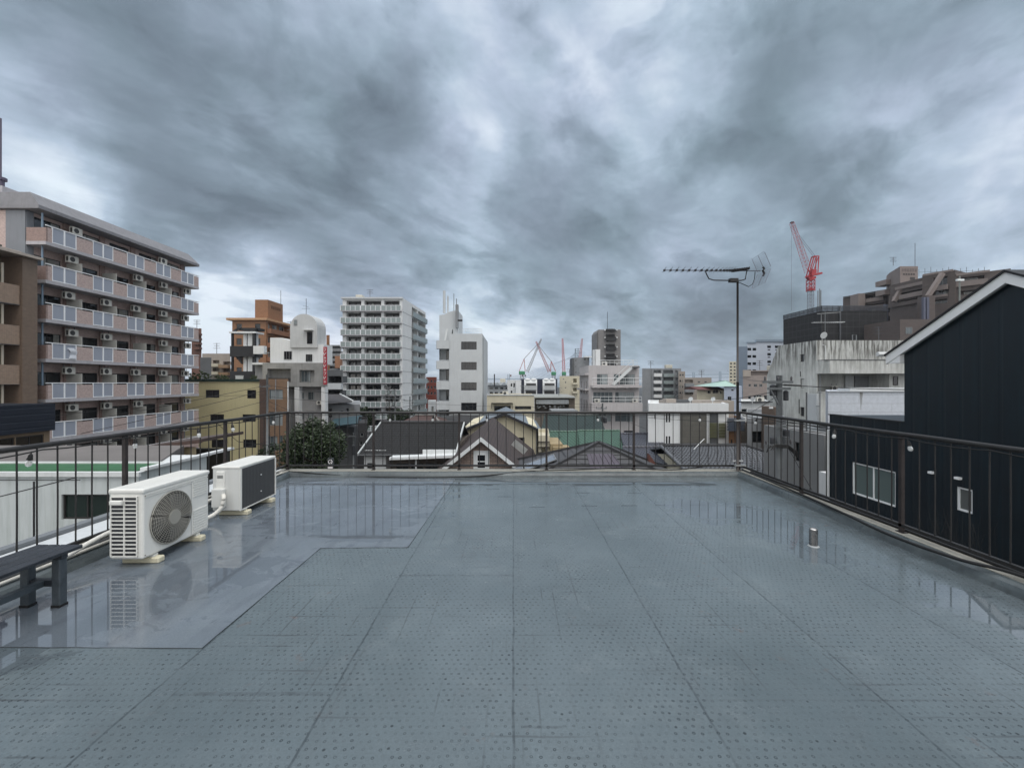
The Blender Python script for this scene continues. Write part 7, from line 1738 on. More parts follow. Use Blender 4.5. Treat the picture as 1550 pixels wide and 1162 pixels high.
# ================================================================ house roofs just beyond the far railing
def plate(mb, pts, t=.1):
    """thick polygon sheet (points counter-clockwise from above)"""
    P_ = [Vector(p) for p in pts]; n = (P_[1]-P_[0]).cross(P_[2]-P_[0]).normalized()
    if n.z < 0: P_ = P_[::-1]; n = -n
    k = len(P_); return mb.add(P_ + [p - n*t for p in P_], [tuple(range(k)), tuple(reversed(range(k, 2*k)))] + [(i, i+k, (i+1) % k + k, (i+1) % k) for i in range(k)])

# brick gabled house
BRICK = tilemat('pale_brick', (164, 142, 130), (132, 112, 102), (104, 96, 90), .34, .11, .8, .02)
SHB = tilemat('brown_shingle', (72, 60, 58), (62, 52, 50), (48, 42, 42), .5, .16, .75, .02)
bh = thing('brick_house', 'small house with a pale brick gable, white barge boards and one white window', 'house', (-1.88, 25, 0))
Yg, gx, gz_ = 25.0, PX(728.6, 25), PZ(660.5, 25)
sl = (52.0/64.5)
hw = 3.5; ez = gz_ - sl*hw
m_ = MB(); wq = (PX(721.5, Yg), PX(736, Yg), PZ(709, Yg), PZ(686.5, Yg))
m_.add([(gx - hw + .3, Yg, 0), (gx + hw - .3, Yg, 0), (gx + hw - .3, Yg, ez + .1), (gx, Yg, gz_ - .22), (gx - hw + .3, Yg, ez + .1)], [(0,1,2,3,4)])
m_.add([(gx - hw + .3, Yg, 0), (gx - hw + .3, 38.5, 0), (gx - hw + .3, 38.5, ez), (gx - hw + .3, Yg, ez), (gx + hw - .3, Yg, 0), (gx + hw - .3, 38.5, 0), (gx + hw - .3, 38.5, ez), (gx + hw - .3, Yg, ez), (gx, 38.5, gz_ - .22)], [(0,3,2,1), (4,5,6,7), (1,2,8,6,5)])
part(m_, 'wall', BRICK, bh)
part(MB().box(wq[0] - .18, wq[1] + .18, Yg - .06, Yg - .004, wq[2] - .2, wq[3] + .18), 'window_surround', WHITE, bh)
add_window(bh, (wq[0]+wq[1])/2, Yg - .09, wq[2], 0, wq[1]-wq[0], wq[3]-wq[2], 1, WHITE, GLASSD, trans=.5, fw=.06)
rf = MB()
plate(rf, [(gx, Yg - .35, gz_), (gx + hw + .25, Yg - .35, ez - .2), (gx + hw + .25, 39, ez - .2), (gx, 39, gz_)], .1)
plate(rf, [(gx - hw - .15, Yg - .35, ez - .12), (gx, Yg - .35, gz_ - .001), (gx, 39, gz_ - .001), (gx - hw - .15, 28.7, ez - .12)][:3] + [(gx - hw + 1.1, 39, ez + .88), (gx - hw + 1.1, 28.8, ez + .88), (gx - hw - .15, 28.8, ez - .12)], .1)
rfo = part(rf, 'roof', SHB, bh)
part(MB().prism([(gx - hw - .15, ez - .35), (gx - hw - .15, ez - .10), (gx, gz_ + .012), (gx + hw + .25, ez - .18), (gx + hw + .25, ez - .45), (gx, gz_ - .24)], 'y', Yg - .42, Yg - .352), 'barge_board', WHITE, bh)
sx = .22
part(MB().bar((gx + 1.75, 31.2, gz_ - sl*1.75 + .05), (gx + 2.65, 31.2, gz_ - sl*2.65 + .05), .9, .1, up=(0, 1, 0)), 'skylight', M('pale_skylight_frame', (150, 152, 150), .4, .1), rfo)
part(MB().bar((gx + 1.85, 31.2, gz_ - sl*1.85 + .10), (gx + 2.55, 31.2, gz_ - sl*2.55 + .10), .7, .06, up=(0, 1, 0)), 'skylight_glass', GLASSP, rfo)

# cream house with grey-blue gable roof behind it
CRH = ribmat('cream_siding', (204, 196, 170), .45, 'x', .7, .05, .25, .12)
GBR2 = M('grey_blue_sheet_roof', (108, 118, 128), .45, .12, 1.5)
Yc2 = 41.5; cx0_, cx1_, cxm = PX(704, Yc2), PX(813, Yc2), PX(763.5, Yc2)
ch = thing('cream_house', 'cream sided house with a dark trimmed grey gable roof behind the brick house', 'house', (cxm, Yc2, 0))
ztp, zeL = PZ(628.5, Yc2), PZ(649.5, Yc2)
m_ = MB(); m_.prism([(cx0_, 0), (cx1_, 0), (cx1_, zeL + .25), (cxm, ztp), (cx0_, zeL + .25)], 'y', Yc2, Yc2 + 9); part(m_, 'wall', CRH, ch)
rf = MB(); zr = PZ(624.5, Yc2 - .5)
plate(rf, [(PX(699, Yc2), Yc2 - .5, zeL - .02), (cxm, Yc2 - .5, zr), (cxm, Yc2 + 9.5, zr), (PX(699, Yc2), Yc2 + 9.5, zeL - .02)], .14)
plate(rf, [(cxm, Yc2 - .5, zr - .001), (PX(819.5, Yc2), Yc2 - .5, zeL - .05), (PX(819.5, Yc2), Yc2 + 9.5, zeL - .05), (cxm, Yc2 + 9.5, zr - .001)], .14)
part(rf, 'roof', GBR2, ch)
part(MB().prism([(PX(698.6, Yc2), zeL - .28), (PX(698.6, Yc2), zeL - .03), (cxm, zr - .01), (PX(819.9, Yc2), zeL - .06), (PX(819.9, Yc2), zeL - .32), (cxm, zr - .28)], 'y', Yc2 - .56, Yc2 - .503), 'barge_board', M('black_fascia', (34, 34, 38), .5, .1), ch)
u = pwin(782, 662, 794, 673, Yc2, 0); add_window(ch, (u[0]+u[1])/2, Yc2 - .035, u[2], 0, u[1]-u[0], u[3]-u[2], 2, DARKF, GLASS)
part(MB().box(PX(804, Yc2), PX(806.5, Yc2), Yc2 - .12, Yc2 - .004, PZ(681, Yc2), PZ(677.5, Yc2)), 'vent_hood', WHITE, ch)
part(MB().box(PX(815, Yc2), PX(819, Yc2), Yc2 + .5, Yc2 + 8, 0, zeL - .4), 'side_column', M('dark_side', (54, 50, 50), .8, .1), ch)

# black roofed house
BKR = tilemat('black_roof_tile', (26, 26, 27), (20, 20, 21), (12, 12, 13), .45, .3, .8, .02)
kh = thing('black_roofed_house', 'wide low house under a large black tiled roof left of the brick gable', 'house', (-7.2, 29, 0))
Ye, Yrd = 29.0, 34.0; xe0, xe1 = -10.5, -3.96
ze, zr = PZ(687.5, Ye), PZ(639.5, Yrd)
rf = MB(); ribbed(rf, (xe0, Yrd, zr), (xe1, Yrd, zr), (xe1, Ye, ze), (xe0, Ye, ze), 34, .025, 'tile', 17)
plate(rf, [(xe0, Yrd, zr - .001), (xe1, Yrd, zr - .001), (xe1, Yrd + 4.8, ze), (xe0, Yrd + 4.8, ze)], .1)
part(rf, 'roof', BKR, kh)
part(MB().tube([(xe0 - .1, Yrd, zr + .05), (xe1 + .1, Yrd, zr + .05)], .12, 8), 'ridge_cap', M('dark_ridge', (44, 44, 46), .6, .1), kh)
for xx, ww in ((xe0 - .05, .09), (xe1 + .05, .10)):
    part(MB().bar((xx, Ye - .05, ze + .0), (xx, Yrd, zr + .0), ww, .2), 'verge', M('pale_verge', (176, 180, 180), .6, .08), kh)
part(MB().box(PX(545, Ye) + .1, PX(581, Ye), Ye + .5, Yrd + 4.5, 0, ze + .2), 'white_wall', OFFW, kh)
u = pwin(556.5, 700.5, 568, 708, Ye + .5, 0); add_window(kh, (u[0]+u[1])/2, Ye + .46, u[2], 0, u[1]-u[0], u[3]-u[2], 2, DARKF, GLASSD)
m_ = MB(); xs_ = PX(582, Ye); walls(m_, rfoot(xs_, xe1 + .02, Ye + 1.4, Yrd + 4.4), 0, ze + .3, {0: [(.4 + k*1.05, 1.3 + k*1.05, 4.6, 6.6, .1) for k in range(5)]}, 0); part(m_, 'wall', M('taupe_wall', (104, 96, 88), .8, .1), kh)
for k in range(5): add_window(kh, xs_ + .85 + k*1.05, Ye + 1.46, 4.6, 0, .9, 2.0, 2, DARKF, GLASSD)
part(MB().bar((PX(592, 28.4), 28.4, PZ(692.5, 28.4)), (PX(690, 28.4), 28.4, PZ(689, 28.4)), .9, .16), 'white_canopy', WHITE, kh)
part(MB().box(PX(632, Ye), PX(634, Ye), 28.3, 28.4, 0, PZ(692, 28.4)), 'canopy_post', WHITE, kh)
part(MB().box(PX(640, 28.9), PX(690, 28.9), 28.85, 28.99, PZ(689, 28.9), PZ(680.5, 28.9)), 'white_fascia', WHITE, kh)
# dark roofs peeping over it
for (a, b_, yr, ye, Y, lb, mt) in ((600, 668, 629, 641, 47, 'dark red tiled hipped roof house just above the ridge of the black roof', M('dark_red_tile', (66, 46, 42), .7, .2, 3)), (668, 722, 628.5, 641, 50, 'house with a plain black roof between the black ridge and the cream gable', M('plain_black_roof', (36, 36, 38), .6, .15, 2))):
    r = thing('roofed_house', lb, 'house', (PX((a+b_)/2, Y), Y, 0))
    x0, x1 = PX(a, Y), PX(b_, Y); z0_, z1_ = PZ(ye, Y), PZ(yr, Y + 3); q = MB()
    ov = 1.4 if a < 650 else .1
    q.add([(x0, Y, z0_), (x1, Y, z0_), (x1, Y + 6, z0_), (x0, Y + 6, z0_), (x0 + ov, Y + 3, z1_), (x1 - ov, Y + 3, z1_)], [(0,1,5,4), (1,2,5), (2,3,4,5), (3,0,4), (3,2,1,0)]); part(q, 'roof', mt, r)
    part(MB().box(x0 + .4, x1 - .4, Y + .5, Y + 5.5, 0, z0_ - .01), 'wall', DGR, r)
    if ov > 1: part(MB().tube([(x1 - ov, Y + 3, z1_ + .05), (x1 - .1, Y, z0_ + .1)], .12, 6).tube([(x0 + ov, Y + 3, z1_ + .05), (x1 - ov, Y + 3, z1_ + .05)], .12, 6), 'ridge_cap', M('pale_ridge_tile', (128, 124, 120), .7, .1), r)

# corrugated roofs
def corrmat(name, rgb, valley, period, k=.7):
    m, t, b = newmat(name)
    tc = t.node('ShaderNodeTexCoord').outputs['Object']; x, y, z = t.sep(tc)
    fr = t.m('ABSOLUTE', t.m('SUBTRACT', t.m('FRACT', t.m('DIVIDE', t.m('ADD', x, t.m('MULTIPLY', y, .25)), period)), .5))
    n = t.noise(tc, 1.3, 6, .65); n2 = t.noise(tc, 6, 5, .7)
    c = t.mix(t.rng(n, .3, .7), tuple(v*.75 for v in lin(*rgb)[:3]) + (1,), lin(*rgb))
    c = t.mix(t.rng(n2, .5, .75, 0, .5), c, lin(96, 96, 90))
    c = t.mix(t.m('MULTIPLY', t.rng(fr, .30, .10), k), c, lin(*valley))  # dark valley stripes: rib shade painted into the colour, with some dirt
    row = t.rng(t.m('ABSOLUTE', t.m('SUBTRACT', t.m('FRACT', t.m('DIVIDE', y, .9)), .5)), .03, .01)
    c = t.mix(t.m('MULTIPLY', row, .4), c, lin(*valley))
    t.put(b.inputs['Base Color'], c); b.inputs['Roughness'].default_value = .5
    return m
DGN = corrmat('dark_green_corrugated', (50, 66, 62), (20, 26, 26), .32)
BGN = corrmat('weathered_green_corrugated', (84, 114, 99), (36, 60, 50), .30)
PBR = corrmat('purple_grey_corrugated', (88, 90, 100), (34, 34, 40), .30)
def lean_house(label, ridge, eave, zz=None, mat=DGN, n=30, wall=None, name='corrugated_house', kind='wave', amp=.05):
    """ridge/eave: (x0px, x1px, ypx, Y)"""
    r = thing(name, label, 'house', (PX((eave[0]+eave[1])/2, eave[3]), eave[3], 0))
    zr_, ze_ = PZ(ridge[2], ridge[3]), PZ(eave[2], eave[3]); q = MB()
    a, b_, c, d = (PX(ridge[0], ridge[3]), ridge[3], zr_), (PX(ridge[1], ridge[3]), ridge[3], zr_), (PX(eave[1], eave[3]), eave[3], ze_), (PX(eave[0], eave[3]), eave[3], ze_)
    ribbed(q, a, b_, c, d, n, amp, kind); part(q, 'roof', mat, r)
    part(MB().tube([(a[0], a[1], zr_ + .05), (b_[0], b_[1], zr_ + .05)], .09, 6), 'ridge_cap', mat, r)
    x0, x1 = max(a[0], d[0]) + .2, min(b_[0], c[0]) - .2
    q = MB(); q.prism([(eave[3] + .4, 0), (ridge[3] + .1, 0), (ridge[3] + .1, zr_ - .25), (eave[3] + .4, ze_ - .15)], 'x', x0, x1); part(q, 'wall', wall or BGR, r)
    return r
lean_house('house under a dark green black corrugated roof', (824, 906, 628.5, 46), (818, 918, 655, 41.5), mat=DGN, n=44)
lean_house('house under the smaller left piece of weathered green corrugated roof', (831.5, 874.5, 653.5, 38), (829, 878.5, 676, 34.2), mat=BGN, n=22)
lean_house('house under the larger bright green corrugated roof', (874.6, 938, 652, 37.5), (879, 946, 684, 32), mat=BGN, n=30)
lean_house('house under a purple grey corrugated roof right of the green one', (938.5, 994, 656.5, 36), (944, 1008, 676, 32.4), mat=PBR, n=26)
lean_house('lower lean-to of purple grey corrugated sheet below the purple roof', (942, 1004, 677, 32), (950, 1018, 702, 28.4), mat=PBR, n=26, name='lean_to')
# beige balcony house left of the green roofs
o = simple('beige_house', 'narrow beige house wall with an open brown veranda left of the green roofs', 815, 832, 659, 33, 5, CRM, extra=[(820, 676, 828, 684, .5)])
part(MB().box(PX(832, 33), PX(850, 33), 32.2, 36, 0, PZ(669.5, 33)).box(PX(837, 32), PX(862, 32), 31.8, 33, 0, PZ(676, 32)), 'veranda', M('brown_beige_wall', (150, 134, 104), .8, .12, streak=.3), o)
q = MB()
for k in range(3): q.box(PX(814, 32.9), PX(832, 32.9), 32.85, 32.99, PZ(668.5 + k*8, 33), PZ(667.8 + k*8, 33))
part(q, 'dark_band', DARKF, o)

# hipped shingle roof with solar panels
SHG = tilemat('grey_shingle', (74, 74, 76), (62, 62, 66), (40, 40, 42), 3.0, .26, .6, .025)
hp = thing('hipped_house', 'house under a grey pyramid roof with solar panels on its left slope', 'house', (4.8, 24, 0))
A = Vector((PX(905.8, 24), 24, PZ(670, 24))); zz = 6.6
FL, FRt, BL, BR = Vector((-2.0, 19, zz)), Vector((10.3, 19, zz)), Vector((-2.0, 29, zz)), Vector((10.3, 29, zz))
rf = MB()
for a, b_ in ((FL, FRt), (FRt, BR), (BR, BL), (BL, FL)):
    n_ = 14
    for k in range(n_):
        t0, t1 = k/n_, (k+1)/n_
        p = [a.lerp(A, t0), b_.lerp(A, t0), b_.lerp(A, t1), a.lerp(A, t1)]; nn_ = (b_-a).cross(A-a).normalized() * .03
        if nn_.z < 0: nn_ = -nn_
        rf.quad(p[0] + nn_, p[1] + nn_, p[2], p[3]); rf.quad(p[0], p[1], p[1] + nn_, p[0] + nn_)
rf.add([FL, FRt, BR, BL], [(3,2,1,0)])
part(rf, 'roof', SHG, hp)
m_ = MB()
for c_ in (FL, FRt, BL, BR): m_.bar(c_ + Vector((0, 0, .06)), A + Vector((0, 0, .06)), .2, .12)
part(m_, 'hip_cap', M('dark_hip_cap', (58, 58, 60), .6, .15, 5), hp)
part(MB().box(-1.5, 9.8, 19.5, 28.5, 0, zz - .005), 'wall', BGR, hp)
def onface(a, b_, u, v, h): # point on a roof face: u along the eave, v up the slope
    n = (b_-a).cross(A-a).normalized(); n = n if n.z > 0 else -n
    return a.lerp(b_, u).lerp(A, v) + n*h
# flat strips of purple standing seam on the front slope
mid = (FL + FRt)/2; ud = Vector((1, 0, 0)); vd = (A - Vector((A.x, 19, zz))).normalized(); nd = ud.cross(vd).normalized(); nd = nd if nd.z > 0 else -nd
def fpt(x, v, h): return Vector((x, 19, zz)) + vd*v + nd*h
for (xa_, xb_, v0, v1) in ((PX(893, 22), PX(935, 22) + .25, 3.15, 4.4), (2.2, 8.0, .3, 2.7)):
    q = MB(); ribbed(q, fpt(xa_, v1, .05), fpt(xb_ - .3, v1, .05), fpt(xb_, v0, .05), fpt(xa_, v0, .05), max(6, int((xb_-xa_)*4)), .03, 'seam'); part(q, 'seam_roof_panel', M('purple_brown_sheet', (72, 66, 76), .5, .15, 2), hp)
# solar panels on the left slope
eu = (BL - FL).normalized(); ev = (A - (FL+BL)/2).normalized(); en = eu.cross(ev).normalized(); en = en if en.z > 0 else -en
SOL = M('solar_cell_grey', (92, 98, 110), .15, .08, 2)
for (u0, u1, v0, v1) in ((1.6, 3.7, .5, 2.6), (3.85, 5.6, 1.0, 2.7), (3.9, 5.6, 2.85, 4.6)):
    o_ = FL + en*.12
    q = MB(); P_ = [o_ + eu*u0 + ev*v0, o_ + eu*u1 + ev*v0, o_ + eu*u1 + ev*v1, o_ + eu*u0 + ev*v1]; plate(q, P_, .05)
    sp = part(q, 'solar_panel', SOL, hp)
    q = MB()
    for a, b_ in zip(P_, P_[1:] + P_[:1]): q.bar(a, b_, .05, .05)
    part(q, 'panel_frame', ALU, sp)
# brick red gable scrap between the roofs
q = MB(); q.prism([(PX(981, 27), PZ(709, 27)), (PX(996, 27), PZ(706, 27)), (PX(982.5, 27), PZ(687, 27))], 'y', 27, 27.4); q.box(PX(981, 27), PX(996, 27), 27.0, 30, 0, PZ(709.2, 27)); solo(q, 'brick_gable', tilemat('rust_brick', (112, 66, 54), (98, 58, 48), (84, 60, 54), .3, .1, .8, .015), 'small rust brick gable between the purple and grey tiled roofs', 'wall')

# tiled roof right: wavy grey kawara tiles
KAW = M('grey_roof_tile', (92, 94, 98), .45, .25, 6, bump=.2)
th = thing('tile_roofed_house', 'house under a wavy grey tiled roof in front of the white modern house', 'house', (8, 24, 0))
Yr_, Ye_ = 29.0, 23.5
zr = PZ(676, Yr_); ze = PZ(728, Ye_)
a, b_ = (PX(1001, Yr_), Yr_, zr), (PX(1127, Yr_), Yr_, zr)
c, d = (PX(1127, Yr_) + 3.1, Ye_, ze), (PX(1001, Yr_), Ye_, ze)
rf = MB(); ribbed(rf, a, (b_[0], b_[1], b_[2]), c, d, 30, .07, 'tile', 20); 
plate(rf, [a, b_, (b_[0], Yr_ + 5, ze), (a[0], Yr_ + 5, ze)], .1)
part(rf, 'roof', KAW, th)
part(MB().tube([(a[0] - .1, Yr_, zr + .1), (b_[0] + .1, Yr_, zr + .1)], .14, 8), 'ridge_cap', M('dark_ridge', (44, 44, 46), .6, .1), th)
part(MB().tube([(b_[0], Yr_, zr + .12), (c[0], c[1], c[2] + .12)], .12, 8), 'hip_cap', M('dark_ridge', (44, 44, 46), .6, .1), th)
part(MB().tube([(a[0] - .05, Yr_, zr + .08), (d[0] - .05, d[1], d[2] + .08)], .10, 8), 'verge', KAW, th)
q = MB(); q.prism([(Ye_ + .6, 0), (Yr_ + 4.4, 0), (Yr_ + 4.4, ze - .1), (Yr_, zr - .5), (Ye_ + .6, ze - .05)], 'x', a[0] + .2, b_[0] + .2); part(q, 'wall', CRM, th)
part(MB().tube([(PX(1050, 27), 27, PZ(680, 27)), (PX(1066, 27.5), 27.5, PZ(664, 27.5))], .025, 5), 'roof_aerial', WHITE, th)
# small blue slatted and brown house right of the modern one
o = simple('brown_house', 'small brown house with a slatted blue grey top right of the modern house', 1103.5, 1122, 637, 32, 5, M('tan_brown_wall', (124, 92, 66), .8, .12, streak=.2), wins=[(1106, 665, 1109, 671, 1), (1114, 664, 1118, 671, 1)], frame=DARKF, glass=GLASSD)
q = MB()
for k in range(9): q.box(PX(1102, 31.8), PX(1125.5, 31.8), 31.6, 31.98, PZ(634 + k*2.2, 31.8), PZ(632.6 + k*2.2, 31.8))
part(q, 'slatted_screen', M('blue_grey_slats', (78, 86, 98), .6, .1), o)

# ================================================================ trees
tree('evergreen_tree', 'broad dark evergreen tree beyond the far left corner of the railing', (PX(476, 40), 40, 6.2), (2.6, 2.4, 2.6), 0, ncl=170, nl=60, size=.17, seed=11, trunk=.28)
tree('small_tree', 'smaller loose tree left of the broad evergreen, before the tan building', (PX(432, 43), 43, 4.4), (2.6, 1.8, 2.2), 0, ncl=60, nl=40, size=.16, seed=12, trunk=.16)
tree('rounded_tree', 'low dark rounded tree under the left part of the apartment tower', (PX(545, 72), 72, 6.4), (2.5, 2.2, 1.7), 0, ncl=80, nl=44, size=.22, seed=13)
tree('rounded_tree', 'low dark rounded tree right of the bare utility pole under the apartment tower', (PX(606, 70), 70, 6.0), (2.2, 2.0, 2.0), 0, ncl=70, nl=44, size=.22, seed=14)
tree('slender_tree', 'slender tall leafless looking tree before the apartment tower', (PX(589, 76), 76, 10.0), (1.2, 1.0, 2.3), 0, ncl=26, nl=14, size=.14, leaf=leafmat('grey_twigs', (70, 70, 70), (110, 112, 112)), seed=15, trunk=.12)
# teal awning roof and street details left of the black roof
q = MB(); plate(q, [(PX(500, 55), 55, PZ(645, 55)), (PX(545, 48), 48, PZ(640, 48)), (PX(548, 55), 55, PZ(628, 55)), (PX(505, 62), 62, PZ(634, 62))], .15)
o = thing('teal_roof', 'dark teal sheet canopy roof behind the evergreen tree', 'canopy', (PX(520, 52), 52, 0))
part(q, 'roof', M('dark_teal_sheet', (32, 62, 70), .5, .15, 2), o); part(MB().box(PX(508, 56), PX(540, 56), 55, 58, 0, PZ(645, 56)), 'wall', DGR, o)
o = simple('dark_house', 'dark house side between the street and the black roof', 541, 556, 640, 44, 8, M('charcoal_wall', (44, 44, 46), .8, .2), wins=[(545, 655, 550, 661, 1), (544, 668, 549, 674, 1)])
sgn = thing('parking_sign', 'white sign with a round emblem at the street below the evergreen tree', 'sign', (PX(500, 30), 30, PZ(722, 30)))
part(MB().box(PX(496.5, 30), PX(505, 30), 29.95, 30.05, PZ(709.5, 30), PZ(693, 30)), 'sign_board', M('slate_sign', (66, 70, 74), .5, .05), sgn)
q = MB(); cx_s, cz_s = PX(500.6, 30), PZ(698.5, 30)
q.tube([(cx_s + .13*math.cos(k*math.pi/10), 29.93, cz_s + .13*math.sin(k*math.pi/10)) for k in range(21)], .025, 5, cap=False); q.box(cx_s - .16, cx_s + .16, 29.91, 29.94, PZ(708.5, 30), PZ(703, 30)); q.tube([(cx_s, 29.93, cz_s), (cx_s + .11, 29.93, cz_s - .11)], .02, 4)
part(q, 'sign_emblem', M('white_letter', (225, 222, 222), .5, .02), sgn)
part(MB().tube([(PX(500, 30), 30.1, 0), (PX(500, 30), 30.1, PZ(695, 30))], .04, 6), 'post', STEEL, sgn)
struct(MB().box(-16.6, -12.2, 20, 120, .002, .006), 'road', M('wet_asphalt_road', (46, 48, 50), .45, .2, .6))
struct(MB().box(-14.45, -14.35, 20, 120, .008, .010), 'road_marking', WHITE)

# ================================================================ utility poles and wires
PCON = M('pale_pole_concrete', (146, 150, 152), .8, .12, 2, streak=.3)
def upole(label, px_, Y, ytop, r0=.16, arms=(), trans=(), name='utility_pole', base=0.0):
    X_ = PX(px_, Y); zt_ = PZ(ytop, Y)
    r = thing(name, label, 'utility pole', (X_, Y, base), 'utility poles')
    part(MB().tube([(X_, Y, base), (X_, Y, zt_)], [r0, r0*.72], 12), 'pole', PCON, r, smooth=True)
    for (za, w_, k) in arms:
        z_ = PZ(za, Y); part(MB().box(X_ - w_, X_ + w_*.55, Y - r0 - .08, Y - r0, z_ - .05, z_ + .05), 'crossarm', STEEL, r)
        for i in range(k):
            xx = X_ - w_ + .08 + i*(w_*1.5 - .1)/(max(1, k-1)); part(MB().lathe([(.015, 0), (.05, .03), (.03, .07), (.055, .10), (.03, .15), (.01, .2)], (xx, Y - r0 - .04, z_ + .05), 8), 'insulator', M('dark_insulator', (58, 56, 58), .3, .1), r)
    for (dx_, za, h_, rr_) in trans:
        z_ = PZ(za, Y); part(MB().lathe([(rr_*.9, 0), (rr_, .04), (rr_, h_ - .05), (rr_*.85, h_), (.02, h_ + .04)], (X_ + dx_, Y, z_), 12), 'transformer', M('dark_transformer', (52, 54, 58), .5, .1), r)
    return r
P1 = upole('thick concrete utility pole with transformers beyond the right end of the far railing', 1179.5, 18, 568, .16, ((578, .8, 3), (588, .6, 0), (673, .75, 2), (645, .3, 0)), ((-.26, 599, .45, .13), (.28, 606, .4, .1), (.3, 668, .5, .13), (-.28, 676, .4, .1)))
part(MB().bar((PX(1162, 18), 17.8, PZ(590, 18)), (PX(1176, 18), 17.9, PZ(612, 18)), .05).bar((PX(1160, 18), 17.8, PZ(580, 18)), (PX(1178, 18), 17.8, PZ(580, 18)), .05), 'brace', STEEL, P1)
q = MB()
for k in range(5): q.tube([(PX(1158 + k*2, 18), 17.7, PZ(676 + (k % 2)*3, 18)), (PX(1168, 18), 17.7, PZ(671 + k, 18)), (PX(1186, 18), 17.7, PZ(672 + k, 18)), (PX(1198, 18), 17.6, PZ(682 + k*2, 18))], .022, 5)
q.tube([(PX(1152, 18), 17.6, PZ(682, 18)), (PX(1155, 18), 17.6, PZ(675, 18)), (PX(1160, 18), 17.7, PZ(673, 18))], .03, 5)
part(q, 'cable_bundle', WIRE, P1)
part(MB().box(PX(1182, 18), PX(1188, 18), 17.7, 18.2, PZ(676, 18), PZ(660, 18)), 'switch_box', DGR, P1)
upole('slim utility pole before the tan tiled building at left', 404.5, 42, 567, .13, ((585, .7, 2),))
upole('distant utility pole in front of the apartment tower', 598, 58, 588, .12, ((603, 1.6, 4), (615, 1.2, 3)))
upole('slender distant pole at the right foot of the apartment tower', 620.5, 62, 600, .10, ((606, .9, 2),))
upole('utility pole with small transformers before the white stair building', 912, 48, 610, .13, ((618, .8, 3), (630, .6, 2)), ((-.3, 641, .6, .2), (.3, 640, .6, .2)))
upole('short pole over the street left of the black roof', 535, 44, 655, .10, ((660, .6, 2),), ((.0, 688, 1.0, .2),))
part(MB().box(0, .001, 0, .001, 0, .001), 'x', WIRE) if False else None
def wire(pts, label, r_=.02, sag=.15):
    out = []
    for a, b_ in zip(pts[:-1], pts[1:]):
        L = (Vector(b_) - Vector(a)).length
        for k in range(10):
            t = k/10; p = Vector(a).lerp(Vector(b_), t); p.z -= sag*L*.06*4*t*(1-t); out.append(p)
    out.append(Vector(pts[-1])); return solo(MB().tube(out, r_, 4), 'overhead_wire', WIRE, label, 'wire', 'overhead wires')
def W3(x, y, Y): return (PX(x, Y), Y, PZ(y, Y))
wire([W3(-40, 665, 30), W3(404, 583, 42)], 'topmost of the overhead wires crossing the yellow building')
wire([W3(-40, 690, 30), W3(404, 590, 42)], 'second overhead wire crossing the yellow building from above')
wire([W3(-40, 710, 30), W3(404, 606, 42)], 'third overhead wire crossing the yellow building from above')
wire([W3(320, 632, 30), W3(360, 668, 34), W3(440, 676, 40)], 'slack cable hanging before the yellow wall towards the evergreen tree', .022)
wire([W3(290, 690, 26), W3(404, 668, 42)], 'lowest overhead wire before the foot of the yellow building')
wire([W3(404, 583, 42), W3(598, 603, 58)], 'long overhead wire from the slim left pole to the tower pole', .018)
wire([W3(404, 606, 42), W3(535, 660, 44)], 'overhead wire from the slim left pole down to the short street pole', .018)
wire([W3(598, 603, 58), W3(620, 606, 62)], 'short wire between the two poles before the apartment tower', .015)
wire([W3(620, 625, 60), W3(545, 650, 46)], 'wire sloping left from the foot of the apartment tower', .015)
wire([W3(912, 622, 48), W3(1175, 640, 18)], 'wire from the stair building pole to the thick concrete pole', .012)
wire([W3(912, 613, 48), W3(760, 600, 70)], 'wire running left from the stair building pole', .015)
wire([W3(1180, 582, 18), W3(1400, 590, 15)], 'thick overhead wire from the concrete pole to the navy house', .016)
wire([W3(1186, 582.5, 18), W3(1212, 583.5, 17.6)], 'black insulated sleeve on the wire right of the concrete pole', .035, 0)
wire([W3(1180, 578, 18), W3(1100, 560, 60)], 'thin wire leaving the concrete pole to the left', .012)
for k, yy in enumerate((636, 641, 646)):
    wire([W3(1182, yy, 18), W3(1256, yy + 11, 16)], ['upper of three wires sagging to the navy house corner', 'middle of three wires sagging to the navy house corner', 'lower of three wires sagging to the navy house corner'][k], .013)
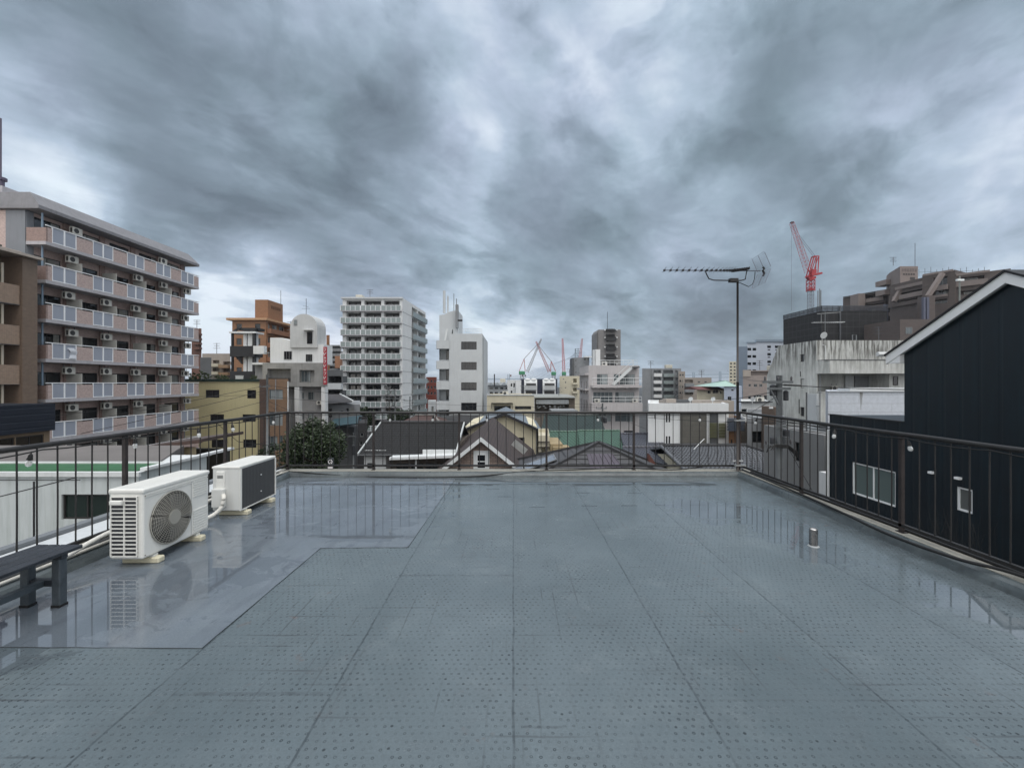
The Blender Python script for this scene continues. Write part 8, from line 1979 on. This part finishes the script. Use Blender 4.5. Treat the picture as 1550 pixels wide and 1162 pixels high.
wire([W3(1190, 672, 18), W3(1200, 690, 17.5), W3(1234, 750, 16)], 'drooping cable before the grey wall at right', .014)

for (pts, lb) in (([W3(404, 596, 42), W3(300, 600, 38), W3(-20, 640, 26)], 'fourth overhead wire crossing the yellow building'),
                  ([W3(404, 600, 42), W3(598, 612, 58)], 'second long overhead wire towards the tower pole'), ([W3(598, 608, 58), W3(912, 616, 48)], 'long wire from the tower pole to the stair building pole'),
                  ([W3(598, 616, 58), W3(720, 640, 40)], 'wire from the tower pole down to the brick house'), ([W3(535, 662, 44), W3(580, 690, 30)], 'service wire dropping to the black roofed house'),
                  ([W3(912, 620, 48), W3(1008, 660, 34)], 'service wire dropping to the white modern house'), ([W3(912, 630, 48), W3(830, 668, 34)], 'service wire dropping to the beige veranda house'),
                  ([W3(1175, 600, 18), W3(1100, 640, 32)], 'service wire from the concrete pole to the modern house'), ([W3(1175, 592, 18), W3(1040, 606, 45)], 'long thin wire from the concrete pole over the modern house'),
                  ([W3(404, 612, 42), W3(470, 640, 60)], 'service wire to the barrel roofed building')):
    wire(pts, lb, .014)
# gutters and downpipes of the near houses
part(MB().tube([(-10.5, 28.93, ze_ := PZ(688.6, 28.93)), (-6.1, 28.93, ze_)], .06, 6), 'gutter', DGR, kh)
part(MB().tube([(gx + 3.72, 24.7, ez - .32), (gx + 3.72, 39, ez - .32)], .07, 6), 'gutter', DGR, bh)
part(MB().tube([(PX(812, 41.4), 41.4, 1), (PX(812, 41.4), 41.4, zeL - .1)], .05, 6), 'downpipe', DGR, ch)
# ================================================================ the damp air over the city
HZ = bpy.data.materials.new('damp_air'); HZ.use_nodes = True
ht_ = NT(HZ.node_tree); ht_.n.clear()
vo = ht_.node('ShaderNodeVolumePrincipled'); vo.inputs['Density'].default_value = 0.00016; vo.inputs['Color'].default_value = (0.86, 0.92, 1.0, 1); vo.inputs['Anisotropy'].default_value = 0.2
ou = ht_.node('ShaderNodeOutputMaterial'); ht_.l.new(vo.outputs[0], ou.inputs['Volume'])
struct(MB().box(-9100, 9100, -320, 12100, -3, 100), 'haze', HZ, kind='stuff')
